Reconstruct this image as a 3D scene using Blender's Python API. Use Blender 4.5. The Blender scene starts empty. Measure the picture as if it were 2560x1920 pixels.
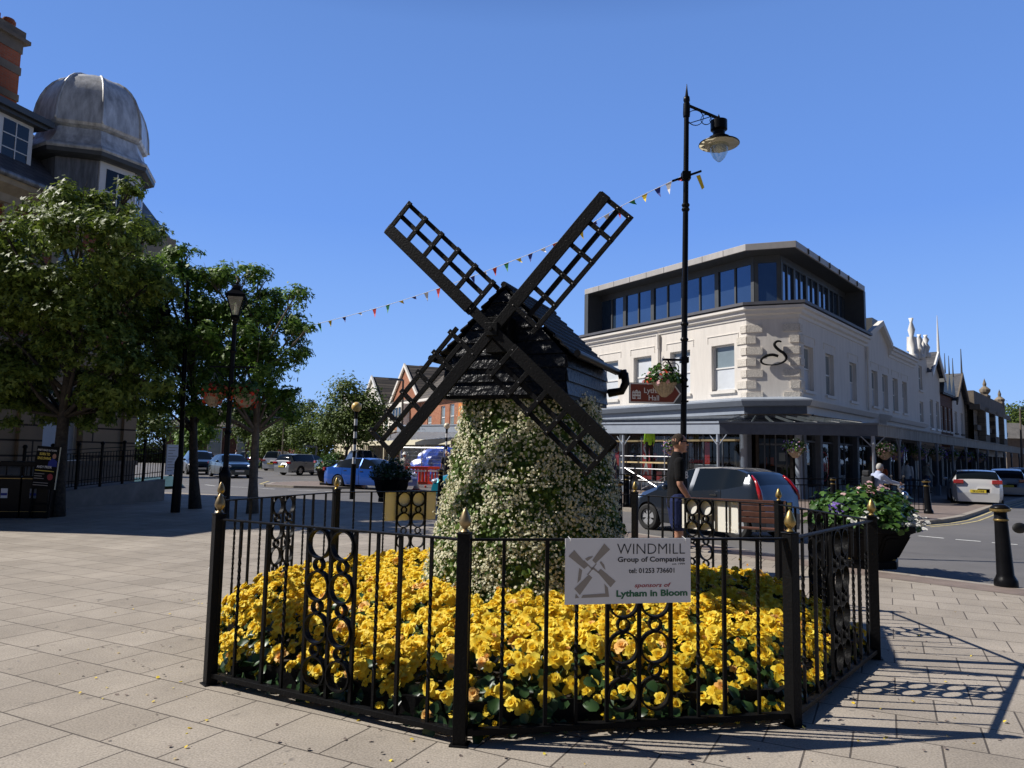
import bpy, bmesh, math, random
import numpy as np
from math import sin, cos, pi, radians as RD, atan2, sqrt, hypot
from mathutils import Vector, Matrix
random.seed(7)
SC = bpy.context.scene
COL = SC.collection

# ------------------------------------------------------------------ camera
CP, CR_, CH, CF = .097357, .018941, 1.5, 1845.
fw = Vector((0, cos(CP), sin(CP))); up0 = Vector((0, -sin(CP), cos(CP))); rt0 = Vector((1, 0, 0))
rt = rt0*cos(CR_) + up0*sin(CR_); up = up0*cos(CR_) - rt0*sin(CR_)
cam = bpy.data.cameras.new('camera'); camo = bpy.data.objects.new('camera', cam); COL.objects.link(camo)
cam.sensor_fit = 'HORIZONTAL'; cam.sensor_width = 36; cam.lens = CF/2560*36
cam.clip_start = .05; cam.clip_end = 3000
m3 = Matrix((rt, up, -fw)).transposed()
camo.matrix_world = Matrix.Translation((0, 0, CH)) @ m3.to_4x4()
SC.camera = camo
# ------------------------------------------------------------------ light
SUN_EL = RD(44.5); SUN_V = Vector((-1.05, .10, 0)).normalized()*cos(SUN_EL) + Vector((0, 0, sin(SUN_EL)))
w = bpy.data.worlds.new('World'); SC.world = w; w.use_nodes = True
nt = w.node_tree; bg = nt.nodes['Background']
sky = nt.nodes.new('ShaderNodeTexSky'); sky.sky_type = 'NISHITA'; sky.sun_disc = False
sky.sun_elevation = SUN_EL; sky.sun_rotation = math.atan2(SUN_V.x, SUN_V.y)
sky.air_density = 1.0; sky.dust_density = 0.0; sky.ozone_density = 4.5; sky.altitude = 50
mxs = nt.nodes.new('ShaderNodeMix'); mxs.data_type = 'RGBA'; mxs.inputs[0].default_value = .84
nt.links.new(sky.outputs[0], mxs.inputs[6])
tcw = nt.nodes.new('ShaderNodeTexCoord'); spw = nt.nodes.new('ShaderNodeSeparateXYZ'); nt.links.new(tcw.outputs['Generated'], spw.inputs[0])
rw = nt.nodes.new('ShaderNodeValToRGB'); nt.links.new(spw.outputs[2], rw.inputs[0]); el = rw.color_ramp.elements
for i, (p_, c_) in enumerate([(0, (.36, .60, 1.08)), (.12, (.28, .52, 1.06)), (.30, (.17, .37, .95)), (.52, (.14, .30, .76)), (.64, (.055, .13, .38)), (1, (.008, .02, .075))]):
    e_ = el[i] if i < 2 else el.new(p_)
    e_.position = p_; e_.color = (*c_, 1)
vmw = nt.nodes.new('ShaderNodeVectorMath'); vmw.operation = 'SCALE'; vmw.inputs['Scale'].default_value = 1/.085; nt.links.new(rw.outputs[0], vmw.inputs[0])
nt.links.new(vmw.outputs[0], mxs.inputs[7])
# sky dimmed behind the camera, and overhead in the ramp, to cut fill light
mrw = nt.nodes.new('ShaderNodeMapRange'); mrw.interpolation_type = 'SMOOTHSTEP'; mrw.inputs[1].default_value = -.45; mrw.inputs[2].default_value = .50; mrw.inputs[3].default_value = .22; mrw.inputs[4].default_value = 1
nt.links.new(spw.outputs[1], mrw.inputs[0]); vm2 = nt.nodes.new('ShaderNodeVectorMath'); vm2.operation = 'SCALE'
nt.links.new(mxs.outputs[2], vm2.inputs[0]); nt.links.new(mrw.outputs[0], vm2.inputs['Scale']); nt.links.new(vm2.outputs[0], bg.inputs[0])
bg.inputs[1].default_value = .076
sl = bpy.data.lights.new('sun', 'SUN'); so = bpy.data.objects.new('sun', sl); COL.objects.link(so)
sl.energy = 5.0; sl.angle = RD(.53); sl.color = (1, .95, .885)
so.rotation_euler = SUN_V.to_track_quat('Z', 'Y').to_euler()
SC.view_settings.view_transform = 'Standard'; SC.view_settings.look = 'None'
SC.view_settings.exposure = 0.16; SC.view_settings.gamma = 1

# ------------------------------------------------------------------ pixel helpers (photo pixels -> real points)
def ray(px, py): return rt*((px-1280)/CF) - up*((py-960)/CF) + fw
def G(px, py, z=0.):
    d = ray(px, py); return d*((z-CH)/d.z) + Vector((0, 0, CH))
def V(px, py, Y):
    d = ray(px, py); return d*(Y/d.y) + Vector((0, 0, CH))
def PR(P):
    d = Vector(P)-Vector((0, 0, CH)); q = d.dot(fw); return (1280+CF*d.dot(rt)/q, 960-CF*d.dot(up)/q)
class Frame:
    """vertical facade plane: origin, direction of s, outward normal"""
    def __init__(s, o, ang, flip=1):
        s.o = Vector((o[0], o[1], 0)); s.d = Vector((sin(ang), cos(ang), 0)); s.n = Vector((s.d.y, -s.d.x, 0))*flip
        s.yaw = atan2(s.d.y, s.d.x)
    def P(s, a, z, o=0.): return s.o + s.d*a + s.n*o + Vector((0, 0, z))
    def px(s, x, y):
        d = ray(x, y); t = s.n.dot(s.o)/s.n.dot(d); q = d*t; return ((q-s.o).dot(s.d), q.z+CH)

# ------------------------------------------------------------------ mesh builder
class MB:
    def __init__(s): s.v = []; s.f = []; s.m = []; s.mi = 0
    def add(s, vs, fs):
        b = len(s.v); s.v += [tuple(v) for v in vs]
        for f in fs: s.f.append([b+i for i in f]); s.m.append(s.mi)
        return s
    def box(s, c, d, rz=0., M=None, taper=None):
        vs = []
        for k in range(8):
            x = (k & 1)-.5; y = ((k >> 1) & 1)-.5; z = (k >> 2)-.5
            t = taper if (taper and z > 0) else 1
            p = Vector((x*d[0]*t, y*d[1]*t, z*d[2]))
            if M is not None: p = M @ p
            elif rz: p = Vector((p.x*cos(rz)-p.y*sin(rz), p.x*sin(rz)+p.y*cos(rz), p.z))
            vs.append(p+Vector(c))
        return s.add(vs, [(0, 2, 3, 1), (4, 5, 7, 6), (0, 1, 5, 4), (2, 6, 7, 3), (0, 4, 6, 2), (1, 3, 7, 5)])
    def fbox(s, F, s0, s1, z0, z1, o0, o1):
        vs = [F.P(a, z, o) for z in (z0, z1) for o in (o0, o1) for a in (s0, s1)]
        return s.add(vs, [(0, 2, 3, 1), (4, 5, 7, 6), (0, 1, 5, 4), (2, 6, 7, 3), (0, 4, 6, 2), (1, 3, 7, 5)])
    def bar(s, a, b, w, h, upv=(0, 0, 1)):
        a = Vector(a); b = Vector(b); d = (b-a); L = d.length; d.normalize(); u = Vector(upv)
        x = d.cross(u)
        if x.length < 1e-4: x = d.cross(Vector((1, 0, 0)))
        x.normalize(); u = x.cross(d)
        M = Matrix((x*w, d*L, u*h)).transposed()
        return s.box((a+b)/2, (1, 1, 1), M=M)
    def tube(s, pts, r, n=8, cap=True, flat=None):
        pts = [Vector(p) for p in pts]; k = len(pts)
        rs = r if isinstance(r, (list, tuple)) else [r]*k
        vs = []; prev = None
        for i, p in enumerate(pts):
            d = (pts[min(i+1, k-1)]-pts[max(i-1, 0)])
            if d.length < 1e-9: d = Vector((0, 0, 1))
            d.normalize()
            if prev is None:
                x = d.cross(Vector((0, 0, 1)))
                if x.length < .05: x = d.cross(Vector((0, 1, 0)))
            else: x = prev - d*prev.dot(d)
            x.normalize(); prev = x; y = d.cross(x)
            fl = flat if flat else 1
            for j in range(n):
                a = 2*pi*j/n; vs.append(p+(x*cos(a)+y*sin(a)*fl)*rs[i])
        fs = [(i*n+j, i*n+(j+1) % n, (i+1)*n+(j+1) % n, (i+1)*n+j) for i in range(k-1) for j in range(n)]
        if cap: fs += [tuple(range(n))[::-1], tuple((k-1)*n+j for j in range(n))]
        return s.add(vs, fs)
    def lathe(s, prof, c=(0, 0, 0), n=16, sc=(1, 1), rot=0.):
        vs = [(c[0]+r*cos(rot+2*pi*j/n)*sc[0], c[1]+r*sin(rot+2*pi*j/n)*sc[1], c[2]+z) for r, z in prof for j in range(n)]
        k = len(prof)
        fs = [(i*n+j, i*n+(j+1) % n, (i+1)*n+(j+1) % n, (i+1)*n+j) for i in range(k-1) for j in range(n)]
        if prof[0][0] > 1e-4: fs.append(tuple(range(n))[::-1])
        if prof[-1][0] > 1e-4: fs.append(tuple((k-1)*n+j for j in range(n)))
        return s.add(vs, fs)
    def ell(s, c, r, n=12, k=8, M=None):
        vs = []
        for i in range(k+1):
            t = pi*i/k
            for j in range(n):
                a = 2*pi*j/n; p = Vector((r[0]*sin(t)*cos(a), r[1]*sin(t)*sin(a), -r[2]*cos(t)))
                if M is not None: p = M @ p
                vs.append(p+Vector(c))
        fs = [(i*n+j, i*n+(j+1) % n, (i+1)*n+(j+1) % n, (i+1)*n+j) for i in range(k) for j in range(n)]
        return s.add(vs, fs)
    def prism(s, poly, z0, z1, top=True):
        n = len(poly); vs = [(p[0], p[1], z0) for p in poly]+[(p[0], p[1], z1) for p in poly]
        fs = [(i, (i+1) % n, n+(i+1) % n, n+i) for i in range(n)]
        fs += [tuple(range(n))[::-1], tuple(range(n, 2*n))]
        return s.add(vs, fs)
    def slab(s, pts, off):
        """polygon in space given thickness vector off"""
        n = len(pts); pts = [Vector(p) for p in pts]; off = Vector(off)
        return s.add(pts+[p+off for p in pts], [(i, (i+1) % n, n+(i+1) % n, n+i) for i in range(n)]+[tuple(range(n))[::-1], tuple(range(n, 2*n))])
    def ring(s, c, R, r, F, n=24, w=None):
        """flat-bar ring in plane of frame F (d, up) ; w = depth"""
        w = w or r; vs = []
        for j in range(n):
            a = 2*pi*j/n
            for rr, o in ((R-r, -w), (R+r, -w), (R+r, w), (R-r, w)):
                vs.append(Vector(c)+F.d*(rr*cos(a))+Vector((0, 0, rr*sin(a)))+F.n*o)
        fs = [(j*4+i, j*4+(i+1) % 4, ((j+1) % n)*4+(i+1) % 4, ((j+1) % n)*4+i) for j in range(n) for i in range(4)]
        return s.add(vs, fs)
    def build(s, name, mat, parent=None, smooth=False, local=False, bevel=0, fixn=True):
        off = Vector((0, 0, 0))
        if parent is not None and not local:
            q = parent
            while q is not None: off += q.location; q = q.parent
        me = bpy.data.meshes.new(name)
        vs = s.v if (parent is None or local) else [(v[0]-off.x, v[1]-off.y, v[2]-off.z) for v in s.v]
        me.from_pydata(vs, [], s.f)
        mats = mat if isinstance(mat, (list, tuple)) else [mat]
        for m in mats: me.materials.append(m)
        if len(mats) > 1: me.polygons.foreach_set('material_index', s.m)
        if fixn:
            bm = bmesh.new(); bm.from_mesh(me); bmesh.ops.recalc_face_normals(bm, faces=bm.faces); bm.to_mesh(me); bm.free()
        if smooth:
            me.polygons.foreach_set('use_smooth', [True]*len(me.polygons))
            if smooth is not True: me.set_sharp_from_angle(angle=RD(smooth))
        me.update()
        o = bpy.data.objects.new(name, me); COL.objects.link(o)
        if parent is not None: o.parent = parent
        if bevel:
            b = o.modifiers.new('bevel', 'BEVEL'); b.width = bevel; b.segments = 2; b.limit_method = 'ANGLE'; b.angle_limit = RD(50)
        return o
def tag(o, label=None, cat=None, group=None, kind=None):
    if label: o['label'] = label
    if cat: o['category'] = cat
    if group: o['group'] = group
    if kind: o['kind'] = kind
    return o
def thing(name, loc, label, cat, group=None, rz=0.):
    o = bpy.data.objects.new(name, None); COL.objects.link(o); o.location = loc; o.rotation_euler = (0, 0, rz)
    o.empty_display_size = .2
    return tag(o, label, cat, group)
def copy_tree(o, parent=None):
    c = o.copy(); COL.objects.link(c); c.parent = parent
    for ch in list(o.children): copy_tree(ch, c)
    return c

# ------------------------------------------------------------------ materials
def nodes(name):
    m = bpy.data.materials.new(name); m.use_nodes = True; t = m.node_tree
    return m, t, t.nodes['Principled BSDF']
def mat(name, c, rough=.6, metal=0., var=.12, vs=4., bump=0., bs=40., spec=.5, coat=0., streak=0., glow=0, dcol=None):
    m, t, b = nodes(name); L = t.links.new; N = t.nodes.new
    b.inputs['Roughness'].default_value = rough; b.inputs['Metallic'].default_value = metal
    b.inputs['Specular IOR Level'].default_value = spec; b.inputs['Coat Weight'].default_value = coat
    b.inputs['Coat Roughness'].default_value = .05
    tc = N('ShaderNodeTexCoord')
    if var:
        nz = N('ShaderNodeTexNoise'); nz.inputs['Scale'].default_value = vs; nz.inputs['Detail'].default_value = 6; nz.inputs['Roughness'].default_value = .65
        if streak:
            mpg = N('ShaderNodeMapping'); mpg.inputs['Scale'].default_value = (1, 1, streak); L(tc.outputs['Object'], mpg.inputs[0]); L(mpg.outputs[0], nz.inputs['Vector'])
        else: L(tc.outputs['Object'], nz.inputs['Vector'])
        mp = N('ShaderNodeMapRange'); mp.inputs[1].default_value = .3; mp.inputs[2].default_value = .7
        L(nz.outputs[0], mp.inputs[0])
        mx = N('ShaderNodeMix'); mx.data_type = 'RGBA'
        d = dcol or [x*(1-var) for x in c[:3]]
        mx.inputs[6].default_value = (*d[:3], 1); mx.inputs[7].default_value = (*[min(1, x*(1+(var if not dcol else 0))) for x in c[:3]], 1)
        L(mp.outputs[0], mx.inputs[0]); L(mx.outputs[2], b.inputs['Base Color'])
    else: b.inputs['Base Color'].default_value = (*c[:3], 1)
    if bump:
        n2 = N('ShaderNodeTexNoise'); n2.inputs['Scale'].default_value = bs; n2.inputs['Detail'].default_value = 4
        L(tc.outputs['Object'], n2.inputs['Vector'])
        bp = N('ShaderNodeBump'); bp.inputs['Strength'].default_value = bump; bp.inputs['Distance'].default_value = .02
        L(n2.outputs[0], bp.inputs['Height']); L(bp.outputs[0], b.inputs['Normal'])
    if glow: b.inputs['Emission Strength'].default_value = glow
    return m
def wallmat(name, c1, c2, mortar, yaw, bw=.225, bh=.075, ms=.01, rough=.85, off=.5, bump=.4, stain=.0, big=.15):
    """brick / block pattern laid on a vertical wall of the given heading (or floor when yaw is ('floor', angle))"""
    m, t, b = nodes(name); L = t.links.new; N = t.nodes.new
    b.inputs['Roughness'].default_value = rough; b.inputs['Specular IOR Level'].default_value = .3
    g = N('ShaderNodeNewGeometry'); vr = N('ShaderNodeVectorRotate'); vr.rotation_type = 'Z_AXIS'
    fl = isinstance(yaw, tuple); vr.inputs['Angle'].default_value = -(yaw[1] if fl else yaw)
    L(g.outputs['Position'], vr.inputs['Vector'])
    sp = N('ShaderNodeSeparateXYZ'); cb = N('ShaderNodeCombineXYZ'); L(vr.outputs[0], sp.inputs[0])
    L(sp.outputs[0], cb.inputs[0]); L(sp.outputs[1 if fl else 2], cb.inputs[1])
    br = N('ShaderNodeTexBrick'); br.offset = off; br.inputs['Scale'].default_value = 1
    br.inputs['Brick Width'].default_value = bw; br.inputs['Row Height'].default_value = bh; br.inputs['Mortar Size'].default_value = ms
    br.inputs['Mortar Smooth'].default_value = .3; br.inputs['Bias'].default_value = 0
    br.inputs['Color1'].default_value = (*c1, 1); br.inputs['Color2'].default_value = (*c2, 1); br.inputs['Mortar'].default_value = (*mortar, 1)
    L(cb.outputs[0], br.inputs['Vector'])
    nz = N('ShaderNodeTexNoise'); nz.inputs['Scale'].default_value = .6 if not fl else .9; nz.inputs['Detail'].default_value = 8; nz.inputs['Roughness'].default_value = .7
    L(g.outputs['Position'], nz.inputs['Vector'])
    n3 = N('ShaderNodeTexNoise'); n3.inputs['Scale'].default_value = 90; n3.inputs['Detail'].default_value = 3; L(g.outputs['Position'], n3.inputs['Vector'])
    mr = N('ShaderNodeMapRange'); mr.inputs[1].default_value = .3; mr.inputs[2].default_value = .7; mr.inputs[3].default_value = 1-big; mr.inputs[4].default_value = 1+big
    L(nz.outputs[0], mr.inputs[0])
    m3_ = N('ShaderNodeMapRange'); m3_.inputs[1].default_value = .25; m3_.inputs[2].default_value = .75; m3_.inputs[3].default_value = 1-(.34 if fl else .2); m3_.inputs[4].default_value = 1+(.34 if fl else .2)
    L(n3.outputs[0], m3_.inputs[0])
    mu = N('ShaderNodeMath'); mu.operation = 'MULTIPLY'; L(mr.outputs[0], mu.inputs[0]); L(m3_.outputs[0], mu.inputs[1])
    vm = N('ShaderNodeVectorMath'); vm.operation = 'SCALE'; L(br.outputs[0], vm.inputs[0]); L(mu.outputs[0], vm.inputs['Scale'])
    last = vm.outputs[0]
    if stain:
        v2 = N('ShaderNodeTexNoise'); v2.inputs['Scale'].default_value = 7; v2.inputs['Detail'].default_value = 2; L(g.outputs['Position'], v2.inputs['Vector'])
        r2 = N('ShaderNodeMapRange'); r2.inputs[1].default_value = .68; r2.inputs[2].default_value = .74; r2.inputs[4].default_value = stain
        L(v2.outputs[0], r2.inputs[0]); mx = N('ShaderNodeMix'); mx.data_type = 'RGBA'; L(r2.outputs[0], mx.inputs[0]); L(last, mx.inputs[6]); mx.inputs[7].default_value = (.12, .11, .1, 1)
        last = mx.outputs[2]
    L(last, b.inputs['Base Color'])
    ad = N('ShaderNodeMath'); ad.operation = 'MULTIPLY_ADD'; ad.inputs[1].default_value = -1; L(br.outputs['Fac'], ad.inputs[0])
    sc = N('ShaderNodeMath'); sc.operation = 'MULTIPLY'; sc.inputs[1].default_value = .25; L(n3.outputs[0], sc.inputs[0]); L(sc.outputs[0], ad.inputs[2])
    bp = N('ShaderNodeBump'); bp.inputs['Strength'].default_value = bump; bp.inputs['Distance'].default_value = .006
    L(ad.outputs[0], bp.inputs['Height']); L(bp.outputs[0], b.inputs['Normal'])
    return m
def leafmat(name, a, b2, trans=.3, rough=.5):
    m, t, b = nodes(name); L = t.links.new; N = t.nodes.new
    g = N('ShaderNodeNewGeometry'); mx = N('ShaderNodeMix'); mx.data_type = 'RGBA'
    mx.inputs[6].default_value = (*a, 1); mx.inputs[7].default_value = (*b2, 1); L(g.outputs['Random Per Island'], mx.inputs[0])
    L(mx.outputs[2], b.inputs['Base Color']); b.inputs['Roughness'].default_value = rough; b.inputs['Specular IOR Level'].default_value = .35
    tr = N('ShaderNodeBsdfTranslucent'); L(mx.outputs[2], tr.inputs[0]); ms = N('ShaderNodeMixShader'); ms.inputs[0].default_value = trans
    L(b.outputs[0], ms.inputs[1]); L(tr.outputs[0], ms.inputs[2]); L(ms.outputs[0], t.nodes['Material Output'].inputs[0])
    return m
def glassmat(name, tint=(.9, .95, .95), refl=.12):
    m, t, b = nodes(name); L = t.links.new; N = t.nodes.new
    tr = N('ShaderNodeBsdfTransparent'); tr.inputs[0].default_value = (*tint, 1)
    gl = N('ShaderNodeBsdfGlossy'); gl.inputs['Roughness'].default_value = .02
    fr = N('ShaderNodeLayerWeight'); pw = N('ShaderNodeMath'); pw.operation = 'POWER'; pw.inputs[1].default_value = 4; L(fr.outputs['Facing'], pw.inputs[0]); ad = N('ShaderNodeMath'); ad.operation = 'MULTIPLY_ADD'; ad.inputs[1].default_value = .6; ad.inputs[2].default_value = refl; L(pw.outputs[0], ad.inputs[0])
    ms = N('ShaderNodeMixShader'); L(ad.outputs[0], ms.inputs[0]); L(tr.outputs[0], ms.inputs[1]); L(gl.outputs[0], ms.inputs[2]); L(ms.outputs[0], t.nodes['Material Output'].inputs[0])
    return m
M = {}
def mk(k, *a, **kw): M[k] = mat(k, *a, **kw)
mk('black', (.006, .006, .0065), .5, var=.3, bump=.2, bs=60, spec=.11)
mk('blackgloss', (.006, .006, .007), .33, var=.3, bump=.1, bs=30, spec=.14)
mk('gold', (.34, .24, .085), .38, .75, var=.25, vs=20, bump=.1)
mk('brass', (.28, .21, .11), .4, .7, var=.3, vs=20)
mk('white', (.78, .77, .74), .5, var=.05)
mk('offwhite', (.62, .57, .42), .6, var=.06)
mk('cream', (.72, .66, .48), .6, var=.08)
mk('render', (.75, .705, .64), .85, var=.08, vs=5, bump=.2, bs=90, spec=.2, streak=.12)
mk('rendertrim', (.77, .73, .665), .8, var=.05, vs=2, bump=.1)
mk('ledge', (.10, .10, .115), .6, var=.2, vs=3)
mk('zinc', (.42, .40, .38), .55, .1, var=.10, vs=3, streak=.3)
mk('darkmetal', (.075, .08, .083), .5, .2, var=.12)
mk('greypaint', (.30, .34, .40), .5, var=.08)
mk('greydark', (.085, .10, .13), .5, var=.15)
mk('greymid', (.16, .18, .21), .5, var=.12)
mk('weathered', (.26, .25, .22), .8, var=.35, vs=4, bump=.2, streak=.2)
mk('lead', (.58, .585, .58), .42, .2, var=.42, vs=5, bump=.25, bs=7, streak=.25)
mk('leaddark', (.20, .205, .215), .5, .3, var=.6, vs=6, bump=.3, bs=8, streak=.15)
mk('glassdark', (.006, .009, .011), .05, var=0, spec=.45)
mk('glassblue', (.10, .17, .28), .05, .75, var=.1, vs=.5, spec=1)
mk('glasspale', (.22, .27, .29), .08, var=.15, vs=.8, spec=.8)
mk('blind', (.62, .66, .70), .7, var=.05)
mk('blind2', (.86, .84, .76), .6, var=.03)
mk('dark', (.015, .014, .014), .9, var=0)
mk('interior', (.05, .042, .036), .9, var=.3)
mk('red', (.62, .03, .02), .55, var=.06)
mk('redtext', (.35, .03, .04), .6, var=0)
mk('greentext', (.02, .13, .06), .6, var=0)
mk('blacktext', (.012, .012, .018), .6, var=0)
mk('signwhite', (.72, .73, .76), .45, var=.03)
mk('signgrey', (.30, .27, .24), .5, var=0)
mk('signback', (.80, .74, .55), .55, var=.03, vs=2)
mk('brown', (.20, .035, .012), .45, var=.05)
mk('yellow', (.8, .6, .08), .5, var=.05)
mk('orange', (.75, .25, .03), .5, var=0)
mk('skin', (.42, .21, .135), .55, var=.08, vs=20)
mk('hair', (.06, .042, .03), .85, var=.5, vs=60, bump=.9, bs=260, spec=.2)
mk('grey_hair', (.45, .43, .40), .8, var=.2, vs=60)
mk('tee', (.010, .010, .011), .95, var=.2, bump=.3, bs=14, spec=.15)
mk('navy', (.014, .022, .075), .9, var=.2, bump=.3, bs=18, spec=.2)
mk('blueshirt', (.42, .47, .62), .85, var=.08)
mk('cardigan', (.50, .48, .42), .9, var=.1)
mk('skirt', (.10, .14, .22), .9, var=.1)
mk('khaki', (.16, .15, .11), .9, var=.1)
mk('hivis', (.45, .85, .05), .7, var=.05)
mk('orangecloth', (.55, .12, .04), .85, var=.1)
mk('darkcloth', (.02, .02, .025), .9, var=.2)
mk('tyre', (.016, .016, .016), .8, var=.2, bump=.2)
mk('alloy', (.55, .56, .58), .35, .6, var=.05)
mk('chrome', (.7, .7, .72), .15, 1, var=0)
mk('taillight', (.35, .008, .01), .15, var=0, coat=1)
mk('headlight', (.55, .6, .65), .08, .3, var=0, coat=1)
mk('plate', (.75, .58, .05), .5, var=0)
mk('woodslat', (.11, .035, .018), .4, var=.35, vs=6, coat=.3)
mk('teak', (.13, .055, .035), .5, var=.35, vs=8)
mk('steel', (.5, .5, .5), .35, .8, var=.15, vs=3)
mk('plank', (.55, .42, .22), .8, var=.2, vs=6)
mk('bark', (.055, .045, .035), .9, var=.55, vs=14, bump=.9, bs=26)
mk('barklight', (.16, .13, .10), .9, var=.4, vs=10, bump=.8, bs=20)
mk('soil', (.03, .022, .015), .95, var=.4, vs=10, bump=.6)
mk('stonedark', (.15, .125, .10), .85, var=.25, vs=2, bump=.3)
mk('terracotta', (.30, .10, .05), .8, var=.25)
mk('wicker', (.42, .33, .22), .8, var=.3, vs=30, bump=.4)
mk('bluetarp', (.02, .07, .42), .3, var=.35, vs=5, bump=1., bs=6)
mk('barrier', (.75, .06, .015), .45, var=.15)
mk('globe_amber', (.75, .50, .14), .35, var=.08, coat=.4)
mk('globe_cream', (.78, .68, .48), .35, var=.05, coat=.4)
mk('kerb', (.33, .29, .24), .8, var=.2, vs=8, bump=.3)
mk('redpave', (.205, .16, .135), .85, var=.25, vs=3, bump=.2)
mk('paintwhite', (.62, .62, .58), .8, var=.3, vs=9)
mk('paintyellow', (.5, .42, .2), .8, var=.3, vs=6)
mk('concrete', (.24, .225, .205), .85, var=.25, vs=2, bump=.3)
for k, c in dict(car_dark=(.022, .029, .042), car_blue=(.012, .10, .48), car_turquoise=(.01, .28, .40), car_white=(.68, .68, .68), car_silver=(.36, .37, .38), car_navy=(.012, .022, .05), car_black=(.012, .013, .015), car_grey=(.075, .08, .09), car_teal=(.02, .05, .06)).items():
    M[k] = mat(k, c, .28, .35, var=.04, vs=2, coat=.9)
M['mattblack'] = mat('mattblack', (.012, .012, .012), .7, var=.1)
M['petal'] = leafmat('petal', (.88, .60, .018), (.95, .80, .10), .32, .6)
M['petalpink'] = leafmat('petalpink', (.84, .46, .12), (.90, .62, .20), .25, .6)
M['bleaf'] = leafmat('bleaf', (.012, .035, .010), (.045, .095, .03), .15, .35)
M['blossom'] = leafmat('blossom', (.52, .50, .26), (.86, .82, .64), .2, .6)
M['towerleaf'] = leafmat('towerleaf', (.04, .085, .012), (.17, .26, .045), .25, .5)
M['maple'] = leafmat('maple', (.055, .10, .016), (.23, .30, .05), .34, .5)
M['maple2'] = leafmat('maple2', (.055, .13, .018), (.21, .33, .05), .38, .52)
M['bgleaf'] = leafmat('bgleaf', (.05, .09, .018), (.16, .22, .045), .3, .6)
M['darkleaf'] = leafmat('darkleaf', (.02, .04, .014), (.07, .11, .03), .2, .6)
M['redleaf'] = leafmat('redleaf', (.13, .02, .015), (.25, .06, .04), .25, .6)
M['plantleaf'] = leafmat('plantleaf', (.03, .08, .015), (.10, .20, .04), .25, .4)
M['purplefl'] = leafmat('purplefl', (.10, .06, .36), (.35, .22, .62), .2, .6)
M['redfl'] = leafmat('redfl', (.62, .02, .012), (.80, .12, .05), .2, .6)
M['pinkfl'] = leafmat('pinkfl', (.65, .28, .30), (.85, .62, .58), .2, .6)
M['whitefl'] = leafmat('whitefl', (.6, .58, .5), (.85, .85, .8), .2, .6)
M['orangefl'] = leafmat('orangefl', (.55, .09, .04), (.70, .22, .10), .2, .6)
M['shopglass'] = glassmat('shopglass', (.85, .9, .9), .05)
M['lampglass'] = glassmat('lampglass', (.8, .83, .8), .15)
M['canopyglass'] = glassmat('canopyglass', (.30, .33, .35), .015)
M['paving'] = wallmat('paving', (.315, .275, .225), (.372, .327, .270), (.10, .085, .07), ('floor', RD(-27)), .43, .43, .006, .8, .5, .45, stain=.6, big=.2)
M['slate'] = wallmat('slate', (.07, .072, .08), (.115, .115, .125), (.03, .03, .035), RD(74), .3, .18, .006, .6, .5, .5)

# asphalt
def asphalt():
    m, t, b = nodes('asphalt'); L = t.links.new; N = t.nodes.new
    g = N('ShaderNodeNewGeometry'); b.inputs['Roughness'].default_value = .8
    a = N('ShaderNodeTexNoise'); a.inputs['Scale'].default_value = .25; a.inputs['Detail'].default_value = 8; a.inputs['Roughness'].default_value = .7
    c = N('ShaderNodeTexNoise'); c.inputs['Scale'].default_value = 60; c.inputs['Detail'].default_value = 3
    L(g.outputs['Position'], a.inputs[0]); L(g.outputs['Position'], c.inputs[0])
    ad = N('ShaderNodeMath'); ad.operation = 'MULTIPLY_ADD'; ad.inputs[1].default_value = .4; L(c.outputs[0], ad.inputs[0]); L(a.outputs[0], ad.inputs[2])
    cr = N('ShaderNodeValToRGB'); cr.color_ramp.elements[0].position = .5; cr.color_ramp.elements[0].color = (.105, .10, .095, 1); cr.color_ramp.elements[1].position = .95; cr.color_ramp.elements[1].color = (.175, .165, .155, 1)
    L(ad.outputs[0], cr.inputs[0]); L(cr.outputs[0], b.inputs['Base Color'])
    bp = N('ShaderNodeBump'); bp.inputs['Strength'].default_value = .3; bp.inputs['Distance'].default_value = .01; L(c.outputs[0], bp.inputs['Height']); L(bp.outputs[0], b.inputs['Normal'])
    return m
M['asphalt'] = asphalt()

def text(s, size, P0, dx, dz, n, mt, name, parent, bold=0., sx=1., align='LEFT', thick=.002, shear=0.):
    """raised lettering: P0 baseline point, dx reading direction, dz up direction, n towards the reader"""
    cu = bpy.data.curves.new(name, 'FONT'); cu.body = s; cu.size = 1; cu.offset = bold; cu.align_x = align; cu.shear = shear; cu.resolution_u = 3
    o = bpy.data.objects.new(name, cu); COL.objects.link(o)
    dg = bpy.context.evaluated_depsgraph_get(); me = o.evaluated_get(dg).to_mesh()
    mb = MB(); P0 = Vector(P0); dx = Vector(dx).normalized(); dz = Vector(dz).normalized(); n = Vector(n).normalized()
    mb.add([P0+dx*(v.co.x*sx*size)+dz*v.co.y*size+n*thick for v in me.vertices], [tuple(p.vertices) for p in me.polygons])
    bpy.data.objects.remove(o); bpy.data.curves.remove(cu)
    return mb.build(name, mt, parent, fixn=False)
def fuse(mb, name, mt, parent, vox, smooth=2, local=True):
    """one continuous surface out of overlapping shapes"""
    o = mb.build(name, mt, parent, local=local)
    r = o.modifiers.new('r', 'REMESH'); r.mode = 'VOXEL'; r.voxel_size = vox; r.use_smooth_shade = True
    if smooth:
        q = o.modifiers.new('s', 'SMOOTH'); q.factor = .5; q.iterations = smooth
    bpy.context.view_layer.update()
    dg = bpy.context.evaluated_depsgraph_get(); me = bpy.data.meshes.new_from_object(o.evaluated_get(dg))
    o.modifiers.clear(); o.data = me
    me.polygons.foreach_set('use_smooth', [True]*len(me.polygons))
    return o

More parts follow.
